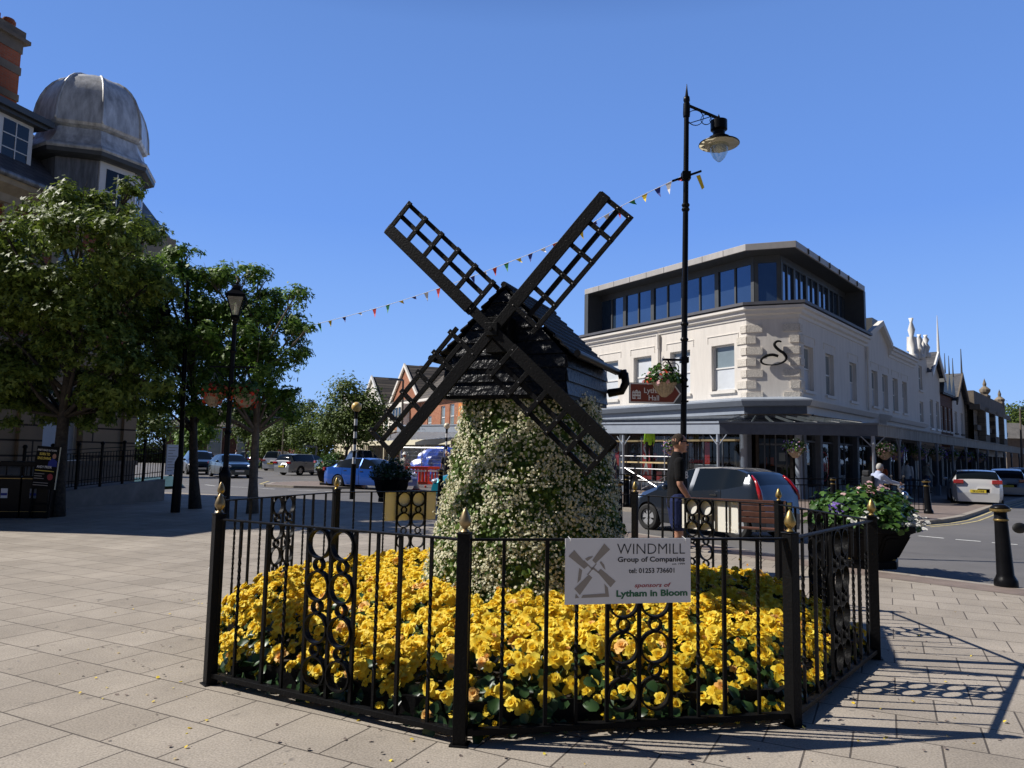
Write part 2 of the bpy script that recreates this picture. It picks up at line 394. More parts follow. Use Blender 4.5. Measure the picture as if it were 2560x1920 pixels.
# ================================================================== SETTING
def sheet(name, pts, z, mt, kind='structure'):
    b = MB(); b.add([(p[0], p[1], z) for p in pts], [tuple(range(len(pts)))]); o = b.build(name, mt, fixn=False)
    if o.data.polygons[0].normal.z < 0: o.data.flip_normals()
    if kind: o['kind'] = kind
    return o
sheet('ground', [(-900, -300), (900, -300), (900, 1400), (-900, 1400)], -.104, M['concrete'])
sheet('road', [(-140, -40), (160, -40), (160, 240), (-140, 240)], -.10, M['asphalt'])
def kerbed(name, pts, mt, kerbfrom, kerbto, ktop=.004, kw=.14, closed=False):
    b = MB(); b.prism(pts, -.35, 0); o = b.build(name, mt); o['kind'] = 'structure'
    k = MB(); A = [Vector((p[0], p[1], 0)) for p in pts[kerbfrom:kerbto]]
    if closed: A = A+[A[0]]
    area = sum(pts[i][0]*pts[(i+1) % len(pts)][1]-pts[(i+1) % len(pts)][0]*pts[i][1] for i in range(len(pts)))
    sg = 1 if area > 0 else -1
    nn = []
    for i in range(len(A)):
        d = (A[min(i+1, len(A)-1)]-A[max(i-1, 0)]).normalized(); nn.append(Vector((d.y, -d.x, 0))*sg)
    for i in range(len(A)-1):
        L = (A[i+1]-A[i]).length; n_ = max(1, int(L/.9))
        for j in range(n_):
            p = A[i].lerp(A[i+1], j/n_); q = A[i].lerp(A[i+1], (j+1)/n_ - .01/L)
            m1 = nn[i].lerp(nn[i+1], j/n_); m2 = nn[i].lerp(nn[i+1], (j+1)/n_)
            z = ktop+random.uniform(-.003, .003)
            v = [p, q, q+m2*kw, p+m1*kw]; k.slab([(a.x, a.y, -.3) for a in v], (0, 0, .3+z))
    ko = k.build('kerb', M['kerb']); ko['kind'] = 'structure'
    return o
g2 = lambda x, y, z=0: tuple(G(x, y, z)[:2])
plaza = [(22, -6), (13, 2.2), (8.2, 7.2), g2(2560, 1474), g2(2185, 1428), (3.9, 12.6), g2(1560, 1330), (-.5, 19.5), g2(950, 1258), g2(440, 1232), (-20, 27), (-60, 30), (-60, -30), (22, -30)]
kerbed('plaza_pavement', plaza, M['paving'], 0, 11)
# brown band just inside the plaza edge
bd = [(8.2, 7.2), g2(2560, 1474), g2(2185, 1428), (3.9, 12.6), g2(1560, 1330)]
inn = [(p[0]-.42, p[1]-.33) for p in bd]
sheet('pavement_band', bd+inn[::-1], .003, M['redpave'])
E1 = [g2(1180, 1240), g2(1400, 1262), g2(1551, 1268), g2(1750, 1283), g2(1998, 1297), g2(2150, 1302), g2(2265, 1303), g2(2340, 1297), g2(2386, 1290), g2(2420, 1280), g2(2456, 1268)]
ra = RD(40.2); rd = Vector((sin(ra), cos(ra)))
E2 = [(E1[-1][0]+rd.x*t, E1[-1][1]+rd.y*t) for t in (15, 60, 120)]
kerbed('pavement', [(-6, 44), (-1.2, 34)]+E1+E2+[(40, 110), (0, 90)], M['redpave'], 0, 16, kw=.2)
isl = [g2(*p) for p in [(672, 1211), (690, 1206), (760, 1203), (860, 1204), (900, 1206), (905, 1213), (880, 1216), (826, 1216), (740, 1214)]]
kerbed('traffic_island', isl, M['redpave'], 0, 9, closed=True, kw=.2)
# painted lines
b = MB()
def stripe(mb, p, q, wd, z=-.0955):
    p = Vector(p); q = Vector(q); d = (q-p).normalized(); n = Vector((-d.y, d.x, 0))*wd/2
    mb.add([(v.x, v.y, z) for v in (p-n, q-n, q+n, p+n)], [(0, 1, 2, 3)])
for (x0, y0, x1, y1) in [(2296, 1340, 2360, 1346), (2389, 1349, 2452, 1354), (2480, 1357, 2544, 1362), (2570, 1364, 2640, 1369), (457, 1211, 484, 1211), (513, 1212, 538, 1215), (575, 1217, 619, 1219), (644, 1220, 687, 1223), (719, 1225, 793, 1227), (812, 1229, 880, 1232), (1000, 1236, 1080, 1239), (2020, 1318, 2080, 1322), (2120, 1326, 2180, 1330)]:
    stripe(b, G(x0, y0, -.1), G(x1, y1, -.1), .12)
for k in range(7):
    stripe(b, G(2470+k*8, 1262-k*9, -.1), G(2500+k*9, 1264-k*9, -.1), .1)
o = b.build('road_marking', M['paintwhite'], fixn=False); o['kind'] = 'structure'
b = MB()
for off in (.35, .6):
    A = [Vector((p[0], p[1], 0)) for p in E1+E2[:1]]
    for i in range(5, len(A)-1):
        d = (A[i+1]-A[i]).normalized(); n = Vector((d.y, -d.x, 0))
        stripe(b, A[i]+n*off, A[i+1]+n*off, .07)
for (p, q) in [((650, 1210), (672, 1203)), ((650, 1210), (690, 1215))]: stripe(b, G(*p, -.1), G(*q, -.1), .12)
for (p, q) in [((1000, 1258), (1240, 1262)), ((1000, 1261), (1240, 1265))]: stripe(b, G(*p, -.1), G(*q, -.1), .06)
o = b.build('yellow_line', M['paintyellow'], fixn=False); o['kind'] = 'structure'

# ================================================================== RAILING ROUND THE BED
NC = (.195692, 6.777115); NR = 2.80148; NA = -2.4239; FH = 1.062
corn = [(NC[0]+NR*cos(NA+k*2*pi/9), NC[1]+NR*sin(NA+k*2*pi/9)) for k in range(9)]
fence = thing('iron_railing', (NC[0], NC[1], 0), 'black nine-sided iron railing with ring columns and brass finials around the yellow flower bed', 'railing')
SW = .069
for k, (x, y) in enumerate(corn):
    b = MB(); a = NA+k*2*pi/9
    b.box((x, y, FH/2+.01), (SW, SW, FH+.02), rz=a); b.box((x, y, FH+.022), (SW+.012, SW+.012, .008), rz=a)
    b.box((x, y, .004), (.10, .10, .008), rz=a)
    po = b.build('post', M['black'], fence, bevel=.004)
    f = MB(); f.lathe([(.018, 0), (.026, .006), (.02, .014), (.012, .02), (.016, .026), (.031, .045), (.033, .060), (.028, .080), (.016, .112), (.004, .13), (0, .132)], (x, y, FH+.026), 16)
    f.build('finial', M['brass'] if k in (0, 1, 8) else M['gold'], po, smooth=50)
def twisted(b, F, s, z0, z1, wd, tw):
    n = 44 if tw else 1; vs = []
    za, zb = z0+(z1-z0)*.22, z0+(z1-z0)*.78
    for i in range(n+1):
        z = z0+(z1-z0)*i/n; t = min(1, max(0, (z-za)/(zb-za)))*2*pi*3.0 if tw else 0
        for j in range(4):
            a = pi/4+j*pi/2+t; b_ = wd*.707
            vs.append(F.P(s+b_*cos(a), z, b_*sin(a)))
    b.add(vs, [(i*4+j, i*4+(j+1) % 4, (i+1)*4+(j+1) % 4, (i+1)*4+j) for i in range(n) for j in range(4)])
BARS = [(.215, 1), (.455, 0), (.625, 1), (.80, 0), (.985, 0), (1.17, 0), (1.335, 1), (1.495, 0), (1.705, 1)]
FRM = []
for k in range(9):
    A = corn[k]; B_ = corn[(k+1) % 9]; F = Frame(A, atan2(B_[0]-A[0], B_[1]-A[1])); L = hypot(B_[0]-A[0], B_[1]-A[1]); FRM.append((F, L))
    b = MB(); b.fbox(F, SW/2, L-SW/2, FH-.018, FH-.006, -.02, .02); b.fbox(F, SW/2, L-SW/2, .045, .076, -.024, .024)
    if k % 2: b.fbox(F, SW/2, SW/2+.03, .055, .085, -.028, .028)
    b.fbox(F, SW/2, SW/2+.006, .074, FH-.012, -.006, .006)
    pn = b.build('panel', M['black'], fence, bevel=.002)
    for s, tw in BARS:
        q = MB(); twisted(q, F, s, .07, FH-.018, .0165 if tw else .020, tw); q.build('bar', M['black'], pn)
    for s in (.8925, 1.0775):
        q = MB(); z = FH-.018-.088
        for i in range(4):
            q.ring(F.P(s, z), .0845, .005, F, 32, .020)
            if i < 3: q.ring(F.P(s, z-.1235), .034, .0045, F, 18, .017)
            z -= .247
        q.build('ring_column', M['black'], pn, smooth=40)
# ================================================================== SPONSOR SIGN
F, L = FRM[1]
s0, _ = F.px(1409, 1400); s1, _ = F.px(1720, 1400)
z1 = FH-.004; z0 = z1-.352; so_ = -.0
Fo = F
on = .034   # in front of the rail
sg = thing('sponsor_sign', F.P(s0, z0, on), 'white sponsor board with a grey windmill emblem cable-tied to the front of the black railing', 'sign')
b = MB(); b.fbox(F, s0, s1, z0, z1, on-.006, on); b.build('board', M['signwhite'], sg)
W_, H_ = s1-s0, z1-z0
def sp(x, y, o=.0015):   # emblem coordinates from the photo crop (180..2090, 140..1200)
    return F.P(s0+(x-180)/1915*W_, z1-(y-140-(0 if x < 1000 else 0))/1060*H_, on+o)
EM = [[(312, 325), (518, 580), (462, 630), (228, 425)], [(760, 220), (848, 318), (628, 545), (582, 492)], [(710, 630), (936, 835), (858, 932), (660, 685)], [(530, 722), (584, 770), (400, 1048), (318, 948)],
      [(450, 500), (458, 488), (600, 640), (578, 650)], [(640, 540), (650, 550), (520, 730), (505, 722)], [(560, 610), (600, 600), (690, 690), (670, 700)],
      [(472, 468), (520, 438), (592, 422), (578, 448), (508, 504)], [(712, 505), (760, 565), (780, 650), (742, 610), (694, 530)], [(388, 612), (432, 650), (410, 800), (362, 856)],
      [(765, 872), (818, 935), (838, 1085), (420, 1096), (445, 1048), (780, 1030)], [(340, 1025), (392, 1090), (330, 1100)]]
b = MB()
for e in EM: b.add([sp(*p) for p in e], [tuple(range(len(e)))])
b.build('emblem', M['signgrey'], sg, fixn=False)
def stext(s, x, y, h, xw, mt, bold=0, shear=0.):
    """text whose baseline starts at crop pixel x,y, capital height h px, total width xw px"""
    cu = bpy.data.curves.new('t', 'FONT'); cu.body = s; cu.size = 1; cu.offset = bold; o = bpy.data.objects.new('t', cu); COL.objects.link(o); bpy.context.view_layer.update(); wd = o.dimensions.x; bpy.data.objects.remove(o)
    size = h/1060*H_/.70; sx = (xw/1915*W_)/(wd*size)
    text(s, size, sp(x, y, 0), F.d, (0, 0, 1), F.n, mt, 'lettering', sg, bold=bold*1.0, sx=sx, thick=.0018, shear=shear)
stext('WINDMILL', 952, 398, 178, 1050, M['blacktext'], -.012)
stext('Group of Companies', 962, 522, 80, 1035, M['blacktext'], .022)
stext('est. 1999', 1800, 578, 30, 200, M['blacktext'], .004)
stext('tel: 01253 736601', 1135, 706, 78, 705, M['blacktext'], .018)
stext('sponsors of', 1218, 938, 66, 545, M['redtext'], .016, .25)
stext('Lytham in Bloom', 940, 1085, 100, 1095, M['greentext'], .036)
for x in (255, 2015):
    p = sp(x, 215); b = MB(); b.tube([p, p+Vector((0, 0, .022))+F.n*.004, F.P((p-F.o).dot(F.d)-.004, FH+.004, .0), p+F.n*-.03], .0015, 6); b.build('cable_tie', M['white'], sg)
# cream boards seen from behind on the far panels, and one edge-on by the left post
for k, a0, a1, hh, lab in ((4, .625, 1.36, .345, 'white back of a sign board tied to the far right railing panel beside the bench'), (6, .52, 1.25, .345, 'cream sign board back tied to the far left panel by the flowered tower')):
    F2, L2 = FRM[k]
    if k == 4: a0, a1 = F2.px(1842, 1300)[0], F2.px(1702, 1300)[0]
    else: a0, a1 = F2.px(1092, 1250)[0], F2.px(961, 1250)[0]
    a0, a1 = min(a0, a1), max(a0, a1)
    t = thing('sign_board', F2.P(a0, FH-.35, .03), lab, 'sign')
    b = MB(); b.fbox(F2, a0, a1, FH-.012-hh, FH-.012, .026, .032); b.build('board', M['signback'] if k == 6 else M['blind2'], t)
    b = MB()
    for q in (a0+.04, a1-.04):
        for zz in (FH-.03, FH-hh+.02): b.tube([F2.P(q, zz, .034), F2.P(q, zz+.016, .0), F2.P(q+.01, zz, -.022), F2.P(q, zz-.01, .034)], .0016, 5)
    b.build('cable_tie', M['white'], t)
F2, L2 = FRM[8]
t = thing('sign_board', F2.P(L2-.75, .7, .03), 'white board seen edge-on along the left railing panel by the left corner post', 'sign')
b = MB(); b.fbox(F2, L2-.72, L2-.04, FH-.37, FH-.01, .026, .032); b.build('board', M['signwhite'], t)
b = MB(); b.tube([F2.P(L2-.08, FH-.32, .034), F2.P(L2-.06, FH-.34, .05), F2.P(L2-.08, FH-.36, .034)], .002, 5); b.build('cable_tie', M['white'], t)

# ================================================================== scatter (fast, many small faces)
rng = np.random.default_rng(5)
def scatter(name, templ, T, Rm, S, mats, parent=None, mi=None, kind=None):
    """templ: list of (verts (n,3), quads (m,4)); T (k,3), Rm (k,3,3), S (k,)"""
    k = len(T); ch = rng.integers(0, len(templ), k); VV = []; FF = []; MI = []; base = 0
    for ti, (tv, tf) in enumerate(templ):
        idx = np.where(ch == ti)[0]
        if len(idx) == 0: continue
        v = np.einsum('kij,nj->kni', Rm[idx], tv)*S[idx][:, None, None]+T[idx][:, None, :]
        n = len(tv); f = tf[None]+(np.arange(len(idx))*n)[:, None, None]+base
        VV.append(v.reshape(-1, 3)); FF.append(f.reshape(-1, tf.shape[1])); base += n*len(idx)
        if mi is not None: MI.append(np.repeat(mi[idx], len(tf)))
    v = np.concatenate(VV); f = np.concatenate(FF)
    off = Vector((0, 0, 0)); q = parent
    while q is not None: off += q.location; q = q.parent
    v = v-np.array(off)
    me = bpy.data.meshes.new(name); q = f.shape[1]
    me.vertices.add(len(v)); me.vertices.foreach_set('co', v.astype(np.float32).ravel())
    me.loops.add(f.size); me.loops.foreach_set('vertex_index', f.astype(np.int32).ravel())
    me.polygons.add(len(f)); me.polygons.foreach_set('loop_start', np.arange(0, f.size, q, dtype=np.int32)); me.polygons.foreach_set('loop_total', np.full(len(f), q, dtype=np.int32))
    for m in (mats if isinstance(mats, list) else [mats]): me.materials.append(m)
    if mi is not None: me.polygons.foreach_set('material_index', np.concatenate(MI).astype(np.int32))
    me.update(calc_edges=True); me.validate()
    o = bpy.data.objects.new(name, me); COL.objects.link(o)
    if parent is not None: o.parent = parent
    if kind: o['kind'] = kind
    return o
def rotz_to(nrm, roll):
    """matrices whose z axis is nrm"""
    n = nrm/np.linalg.norm(nrm, axis=1)[:, None]
    a = np.where(np.abs(n[:, 2:3]) < .95, np.array([[0, 0, 1.]]), np.array([[1., 0, 0]]))
    x = np.cross(a, n); x /= np.linalg.norm(x, axis=1)[:, None]; y = np.cross(n, x)
    c, s = np.cos(roll)[:, None], np.sin(roll)[:, None]
    return np.stack([x*c+y*s, -x*s+y*c, n], axis=2)
def flower_t(layers, seed, cup=.5):
    r = np.random.default_rng(seed); V_ = []; F_ = []
    for (n, rad, tilt, wd) in layers:
        ph = r.uniform(0, 6)
        for i in range(n):
            a = ph+2*pi*i/n+r.uniform(-.15, .15); t = tilt+r.uniform(-.15, .15); R_ = rad*r.uniform(.85, 1.1); w_ = wd*r.uniform(.85, 1.15)
            pts = []
            for (u, vv) in ((0.05, 0), (.55, -1), (.62, 0), (.55, 1), (1., -.55), (1.06, 0), (1., .55)):
                rr = u*R_; y = vv*w_*(.5)
                z = rr*sin(t)-(u**3)*R_*.35*cos(t)+(-.12*R_ if vv == 0 and u > .3 else 0)*.6
                pts.append((rr*cos(t)*cos(a)-y*sin(a), rr*cos(t)*sin(a)+y*cos(a), z))
            bb = len(V_); V_ += pts
            F_ += [(bb, bb+1, bb+2, bb+2), (bb, bb+2, bb+3, bb+3), (bb+1, bb+4, bb+5, bb+2), (bb+2, bb+5, bb+6, bb+3)]
    f = np.array(F_)
    return np.array(V_), f
def tri2quad(t):  # replace degenerate quads by proper ones
    v, f = t; v = v.tolist(); out = []
    for q in f.tolist():
        if q[2] == q[3]:
            m = [(v[q[0]][i]+v[q[2]][i])/2 for i in range(3)]; v.append(m); out.append((q[0], q[1], q[2], len(v)-1))
        else: out.append(q)
    return np.array(v), np.array(out)
BEG = [tri2quad(flower_t([(5, .52, .15, .46), (5, .44, .55, .42), (4, .33, .95, .36), (3, .2, 1.3, .3)], s)) for s in range(6)]
BUD = [tri2quad(flower_t([(4, .35, 1.1, .34), (3, .28, 1.35, .3)], s)) for s in range(20, 23)]
# big toothed begonia leaf: 4 quads folded on a midrib
def leaf_t(wd=.42, fold=.18, droop=.25):
    P = [(0, 0, 0), (.5, 0, -.02), (1, 0, -droop), (.15, wd*.7, fold), (.55, wd, fold), (.85, wd*.5, fold*.3-droop*.6), (.15, -wd*.7, fold), (.55, -wd, fold), (.85, -wd*.5, fold*.3-droop*.6)]
    return np.array(P, float), np.array([(0, 1, 4, 3), (1, 2, 5, 4), (0, 6, 7, 1), (1, 7, 8, 2)])
LEAF = [leaf_t(), leaf_t(.36, .1, .35), leaf_t(.5, .22, .1)]
APO = NR*cos(pi/9)
nrm9 = [(cos(NA+(k+.5)*2*pi/9), sin(NA+(k+.5)*2*pi/9)) for k in range(9)]
def bedt(x, y): return max((x-NC[0])*a+(y-NC[1])*b_ for a, b_ in nrm9)/APO
def bedh(x, y, t): return .44-.10*max(0, (t-.35))/.65-.20*max(0, (t-.86)/.14)**1.5+.035*sin(x*3.1+1)*cos(y*2.7)+.02*sin(x*9)*sin(y*8)
P_ = []; N_ = []
while len(P_) < 4000:
    x = NC[0]+random.uniform(-2.8, 2.8); y = NC[1]+random.uniform(-2.8, 2.8); t = bedt(x, y)
    if t > .985 or hypot(x-.185, y-6.78) < .8: continue
    z = bedh(x, y, t)+random.uniform(-.06, .045)
    if t > .9: z -= random.random()**2*.12
    rx, ry = x-NC[0], y-NC[1]; q = hypot(rx, ry)+.01
    k = .25+.9*max(0, t-.75)/.25
    P_.append((x, y, z)); N_.append((rx/q*k+random.gauss(0, .38)-.12, ry/q*k+random.gauss(0, .38)-.28, 1.))
P_ = np.array(P_); N_ = np.array(N_); n = len(P_)
sc_ = rng.uniform(.055, .122, n); big = rng.random(n); mi = (rng.random(n) < .03).astype(int)
scatter('begonia_flowers', BEG, P_, rotz_to(N_, rng.uniform(0, 6.28, n)), sc_, [M['petal'], M['petalpink']], mi=mi, kind='stuff')
n = 700; id_ = rng.integers(0, len(P_), n); T = P_[id_]+rng.normal(0, .03, (n, 3))
scatter('begonia_buds', BUD, T, rotz_to(N_[id_]+rng.normal(0, .5, (n, 3)), rng.uniform(0, 6.28, n)), rng.uniform(.05, .09, n), [M['petal'], M['petalpink']], mi=(rng.random(n) < .35).astype(int), kind='stuff')
LP = []; LN = []
while len(LP) < 9000:
    x = NC[0]+random.uniform(-2.8, 2.8); y = NC[1]+random.uniform(-2.8, 2.8); t = bedt(x, y)
    if t > .99: continue
    if hypot(x-.185, y-6.78) < .75: continue
    z = bedh(x, y, t)-.045-random.random()**1.5*(.14 if t < .85 else .30)
    if z < .03: z = .03+random.random()*.1
    rx, ry = x-NC[0], y-NC[1]; q = hypot(rx, ry)+.01; k = .3+1.6*max(0, t-.8)/.2
    LP.append((x, y, z)); LN.append((rx/q*k+random.gauss(0, .5), ry/q*k+random.gauss(0, .5), 1))
n = len(LP); scatter('begonia_leaves', LEAF, np.array(LP), rotz_to(np.array(LN), rng.uniform(0, 6.28, n)), rng.uniform(.05, .10, n), M['bleaf'], kind='stuff')
b = MB(); b.prism([(NC[0]+(x-NC[0])*.95, NC[1]+(y-NC[1])*.95) for x, y in corn], .0, .10); o = b.build('soil', M['soil']); o['kind'] = 'structure'
# timber edging
ed = thing('timber_edging', (NC[0], NC[1], 0), 'low black timber boards edging the soil just inside the railing', 'edging')
for k in range(9):
    b = MB(); Fk, Lk = FRM[k]; nb = 3
    for i in range(nb):
        s0_, s1_ = .05+i*(Lk-.1)/nb, .05+(i+1)*(Lk-.1)/nb-.008; b.fbox(Fk, s0_, s1_, .004, .15+.02*((i+k) % 2), -.135-.012*(i % 2), -.105)
    b.build('board', M['black'], ed)

# ================================================================== MODEL WINDMILL
TC = Vector((.185, 6.78, 0)); PSI = RD(22)
mill = thing('model_windmill', TC, 'black timber model windmill with four lattice sails on a tower covered in white blossom', 'windmill')
rad = [(.0, 1.02), (.30, .95), (.46, .90), (.83, .84), (1.12, .765), (1.63, .66), (2.03, .575)]
def rz_(z):
    for (a, ra_), (b_, rb) in zip(rad, rad[1:]):
        if z <= b_: return ra_+(rb-ra_)*(z-a)/(b_-a)
    return rad[-1][1]
b = MB(); b.lathe([(r_-.07, z) for z, r_ in rad], TC, 40); b.build('tower', M['towerleaf'], mill, smooth=True)
def on_tower(n, lo, hi):
    z = rng.uniform(0.05, 2.04, n*2); keep = rng.random(n*2) < np.array([rz_(q) for q in z])/1.0; z = z[keep][:n]; n = len(z); a = rng.uniform(0, 2*pi, n)
    r_ = np.array([rz_(q) for q in z])+rng.uniform(lo, hi, n)+.035*np.sin(a*7+z*5)*np.sin(z*9+a*3)
    return np.stack([TC.x+r_*np.cos(a), TC.y+r_*np.sin(a), z], 1), np.stack([np.cos(a), np.sin(a), np.full(n, .35)], 1)
SL = [leaf_t(.45, .15, .2)]
T, Nn = on_tower(15000, -.075, .01); n = len(T)
scatter('leaf_cover', SL, T, rotz_to(Nn+rng.normal(0, .55, (n, 3)), rng.uniform(0, 6.28, n)), rng.uniform(.03, .055, n), M['towerleaf'], mill, kind='stuff')
WB = [tri2quad(flower_t([(4, .5, .35, .5)], s)) for s in range(30, 34)]
T, Nn = on_tower(24000, -.02, .03); n = len(T)
cl = np.sin(T[:, 0]*11+T[:, 2]*7)+np.sin(T[:, 2]*13-T[:, 0]*9+T[:, 1]*5); keep = cl > rng.uniform(-2.2, 1.3, n); T = T[keep]; Nn = Nn[keep]; n = len(T)
T2 = np.repeat(T, 2, 0)+rng.normal(0, .016, (2*n, 3)); N2 = np.repeat(Nn, 2, 0)+rng.normal(0, .45, (2*n, 3))
scatter('blossom_cover', WB, T2, rotz_to(N2, rng.uniform(0, 6.28, 2*n)), rng.uniform(.014, .030, 2*n), M['blossom'], mill, kind='stuff')
# cap
WH, LL_ = .55, 1.27; Fr = Frame((0, 0), 0); nF = Vector((-sin(PSI), -cos(PSI), 0)); dF = Vector((cos(PSI), -sin(PSI), 0))
class LF:  # local frame of the cap
    def __init__(s, o, d, n): s.o = Vector(o); s.d = Vector(d); s.n = Vector(n)
    def P(s, a, z, o=0.): return s.o+s.d*a+s.n*o+Vector((0, 0, z))
    px = Frame.px
cc = Vector((.165, 6.78, 0))
FA = LF(cc+nF*(LL_/2), dF, nF); FB = LF(cc-nF*(LL_/2), -dF, -nF)
SR = LF(cc+dF*WH, -nF, dF); SLf = LF(cc-dF*WH, nF, -dF)
Z0, ZE, ZA = 2.01, 2.335, 2.92
def hwz(z): return WH if z <= ZE else WH*(ZA-z)/(ZA-ZE)
b = MB(); zs = [Z0+i*.113 for i in range(9)]
b.prism([tuple((cc+dF*a*(WH-.02)+nF*c*(LL_/2-.02))[:2]) for a, c in ((-1, -1), (1, -1), (1, 1), (-1, 1))], Z0+.02, ZE)
for Fc in (FA, FB):
    b.slab([Fc.P(-WH+.02, ZE-.01, -.03), Fc.P(WH-.02, ZE-.01, -.03), Fc.P(0, ZA-.02, -.03)], Fc.n*-.02)
    for z in zs:
        zt = min(z+.122, ZA-.005)
        if zt <= z: continue
        jit = random.uniform(-.004, .004)
        h0, h1 = hwz(z), hwz(zt); fr_ = .024+jit
        m_ = zt
        pts = [Fc.P(-h0, z, fr_), Fc.P(h0, z, fr_), Fc.P(h1, zt, .004), Fc.P(-h1, zt, .004)]
        if z < ZE < zt: pts = [Fc.P(-h0, z, fr_), Fc.P(h0, z, fr_), Fc.P(WH, ZE, .014), Fc.P(h1, zt, .004), Fc.P(-h1, zt, .004), Fc.P(-WH, ZE, .014)]
        b.slab(pts, Fc.n*-.022)
for Fc in (SR, SLf):
    for z in zs[:3]:
        b.slab([Fc.P(-LL_/2, z, .024), Fc.P(LL_/2, z, .024), Fc.P(LL_/2, min(z+.122, ZE), .004), Fc.P(-LL_/2, min(z+.122, ZE), .004)], Fc.n*-.022)
cap = b.build('cap_cladding', mat('tarboard', (.006, .007, .010), .34, var=.5, vs=6, bump=.8, bs=26, spec=.28), mill)
b = MB(); b.prism([tuple((cc+dF*a*(WH+.01)+nF*c*(LL_/2+.01))[:2]) for a, c in ((-1, -1), (1, -1), (1, 1), (-1, 1))], Z0-.03, Z0+.018); b.build('cap_floor', M['black'], mill)
b = MB(); nr = 10
for sgn in (-1, 1):
    for i in range(nr):
        t0, t1 = i/nr, (i+1)/nr+.02
        def rp(t, o, lift): return cc+dF*(sgn*(WH+.09)*t)+nF*o+Vector((0, 0, ZA+.03-(ZA+.03-ZE+.03)*t+lift))
        L2_ = LL_/2+.035+.012*((i*7) % 3-1)
        pts = [rp(t0, L2_, .004), rp(t1, L2_, .028), rp(t1, -L2_, .028), rp(t0, -L2_, .004)]
        b.slab(pts, Vector((0, 0, -.02)))
b.tube([cc+nF*(LL_/2+.04)+Vector((0, 0, ZA+.03)), cc-nF*(LL_/2+.04)+Vector((0, 0, ZA+.03))], .028, 8)
roof = b.build('cap_roof', mat('tarroof', (.006, .0065, .008), .62, var=.5, vs=5, bump=.5, bs=22, spec=.12), mill, bevel=.003)
b = MB()
for sgn, nm in ((1, 'R'), (-1, 'L')):
    e = lambda o: cc+dF*(sgn*(WH+.115))+nF*o+Vector((0, 0, ZE+.0))
    b.tube([e(LL_/2+.06), e(-LL_/2-.14)], .03, 10)
b.build('gutter', M['blackgloss'], mill, smooth=40)
e = cc+dF*(WH+.115)-nF*(LL_/2+.10)+Vector((0, 0, ZE))
b = MB(); b.tube([e, e+dF*.05+Vector((0, 0, -.02)), e+dF*.06+Vector((0, 0, -.10)), e+dF*.02+Vector((0, 0, -.18)), e-dF*.11+Vector((0, 0, -.20))], [.04, .042, .040, .040, .042], 10); b.tube([e+Vector((0, 0, .02))+dF*.02, e+Vector((0, 0, -.05))+dF*.04], .048, 10)
b.build('downpipe', M['blackgloss'], mill, smooth=40)
# windshaft + hub
ho = FA.P(0, 2.528, 0); b = MB(); b.bar(FA.P(0, 2.50, -.02), FA.P(0, 2.50, .16), .20, .30); b.build('windshaft_box', M['black'], mill, bevel=.004)
hc = FA.P(-.005, 2.528, .235)
for kk, ang in enumerate((47.6, 137, 228, 317)):
    a = RD(ang); u = dF*cos(a)+Vector((0, 0, sin(a))); v = dF*sin(a)-Vector((0, 0, cos(a))); v = -v if False else v   # v = clockwise side
    off = .012 if kk % 2 else -.014
    P = lambda r_, w_, o=0.: hc+u*r_+v*w_+nF*(o+off)
    b = MB(); b.bar(P(.0, .0), P(1.40, .045 if False else .0), .085, .035, nF)
    if True: b.bar(P(.28, -.0, .02), P(1.385, 0, .02), .105, .018, nF)
    sailo = b.build('sail', M['black'], mill, bevel=.003)
    b = MB(); wL = .275
    b.bar(P(.20, wL, -.012), P(1.39, wL, -.012), .038, .022, nF)
    b.bar(P(.26, wL*.56, -.014), P(1.38, wL*.56, -.014), .040, .022, nF)
    for i in range(6):
        r_ = .262+i*(1.372-.262)/5; b.bar(P(r_, -.05, .012), P(r_, wL+.03, .012), .040, .02, nF)
    lat = b.build('lattice', M['black'], sailo, bevel=.002)
    b = MB()
    for i in range(6):
        r_ = .262+i*(1.372-.262)/5
        for w_ in (0., wL*.56, wL): b.lathe([(.007, 0), (.006, .004), (0, .006)], (0, 0, 0), 6) if False else b.ell(P(r_, w_, .024), (.006, .006, .006), 6, 4)
    b.build('bolt', M['steel'], sailo)
b = MB(); b.bar(hc-nF*.09, hc+nF*.045, .11, .11); b.tube([hc+nF*.04, hc+nF*.06], .018, 10); b.build('hub', M['black'], mill, bevel=.004)

# ================================================================== BUILDINGS
def facade(F, s0, s1, z0, z1, ops, depth, name, mt, parent, thick=.0, top=None):
    """wall with real openings; ops = [(s0,s1,z0,z1)]; reveals go in by depth; top(s) optional gable line as list of (s,z)"""
    ss = sorted(set([s0, s1]+[v for o in ops for v in o[:2]])); zs = sorted(set([z0, z1]+[v for o in ops for v in o[2:4]]))
    b = MB()
    for i in range(len(ss)-1):
        for j in range(len(zs)-1):
            a, c, e, g = ss[i], ss[i+1], zs[j], zs[j+1]; m, n = (a+c)/2, (e+g)/2
            if any(o[0] < m < o[1] and o[2] < n < o[3] for o in ops): continue
            b.add([F.P(a, e), F.P(c, e), F.P(c, g), F.P(a, g)], [(0, 1, 2, 3)])
    for o in ops:
        a, c, e, g = o[:4]
        for p, q in (((a, e), (a, g)), ((a, g), (c, g)), ((c, g), (c, e)), ((c, e), (a, e))):
            b.add([F.P(*p), F.P(*q), F.P(*q, -depth), F.P(*p, -depth)], [(0, 1, 2, 3)])
    if top: b.add([F.P(a, z) for a, z in top], [tuple(range(len(top)))])
    return b.build(name, mt, parent, fixn=False)
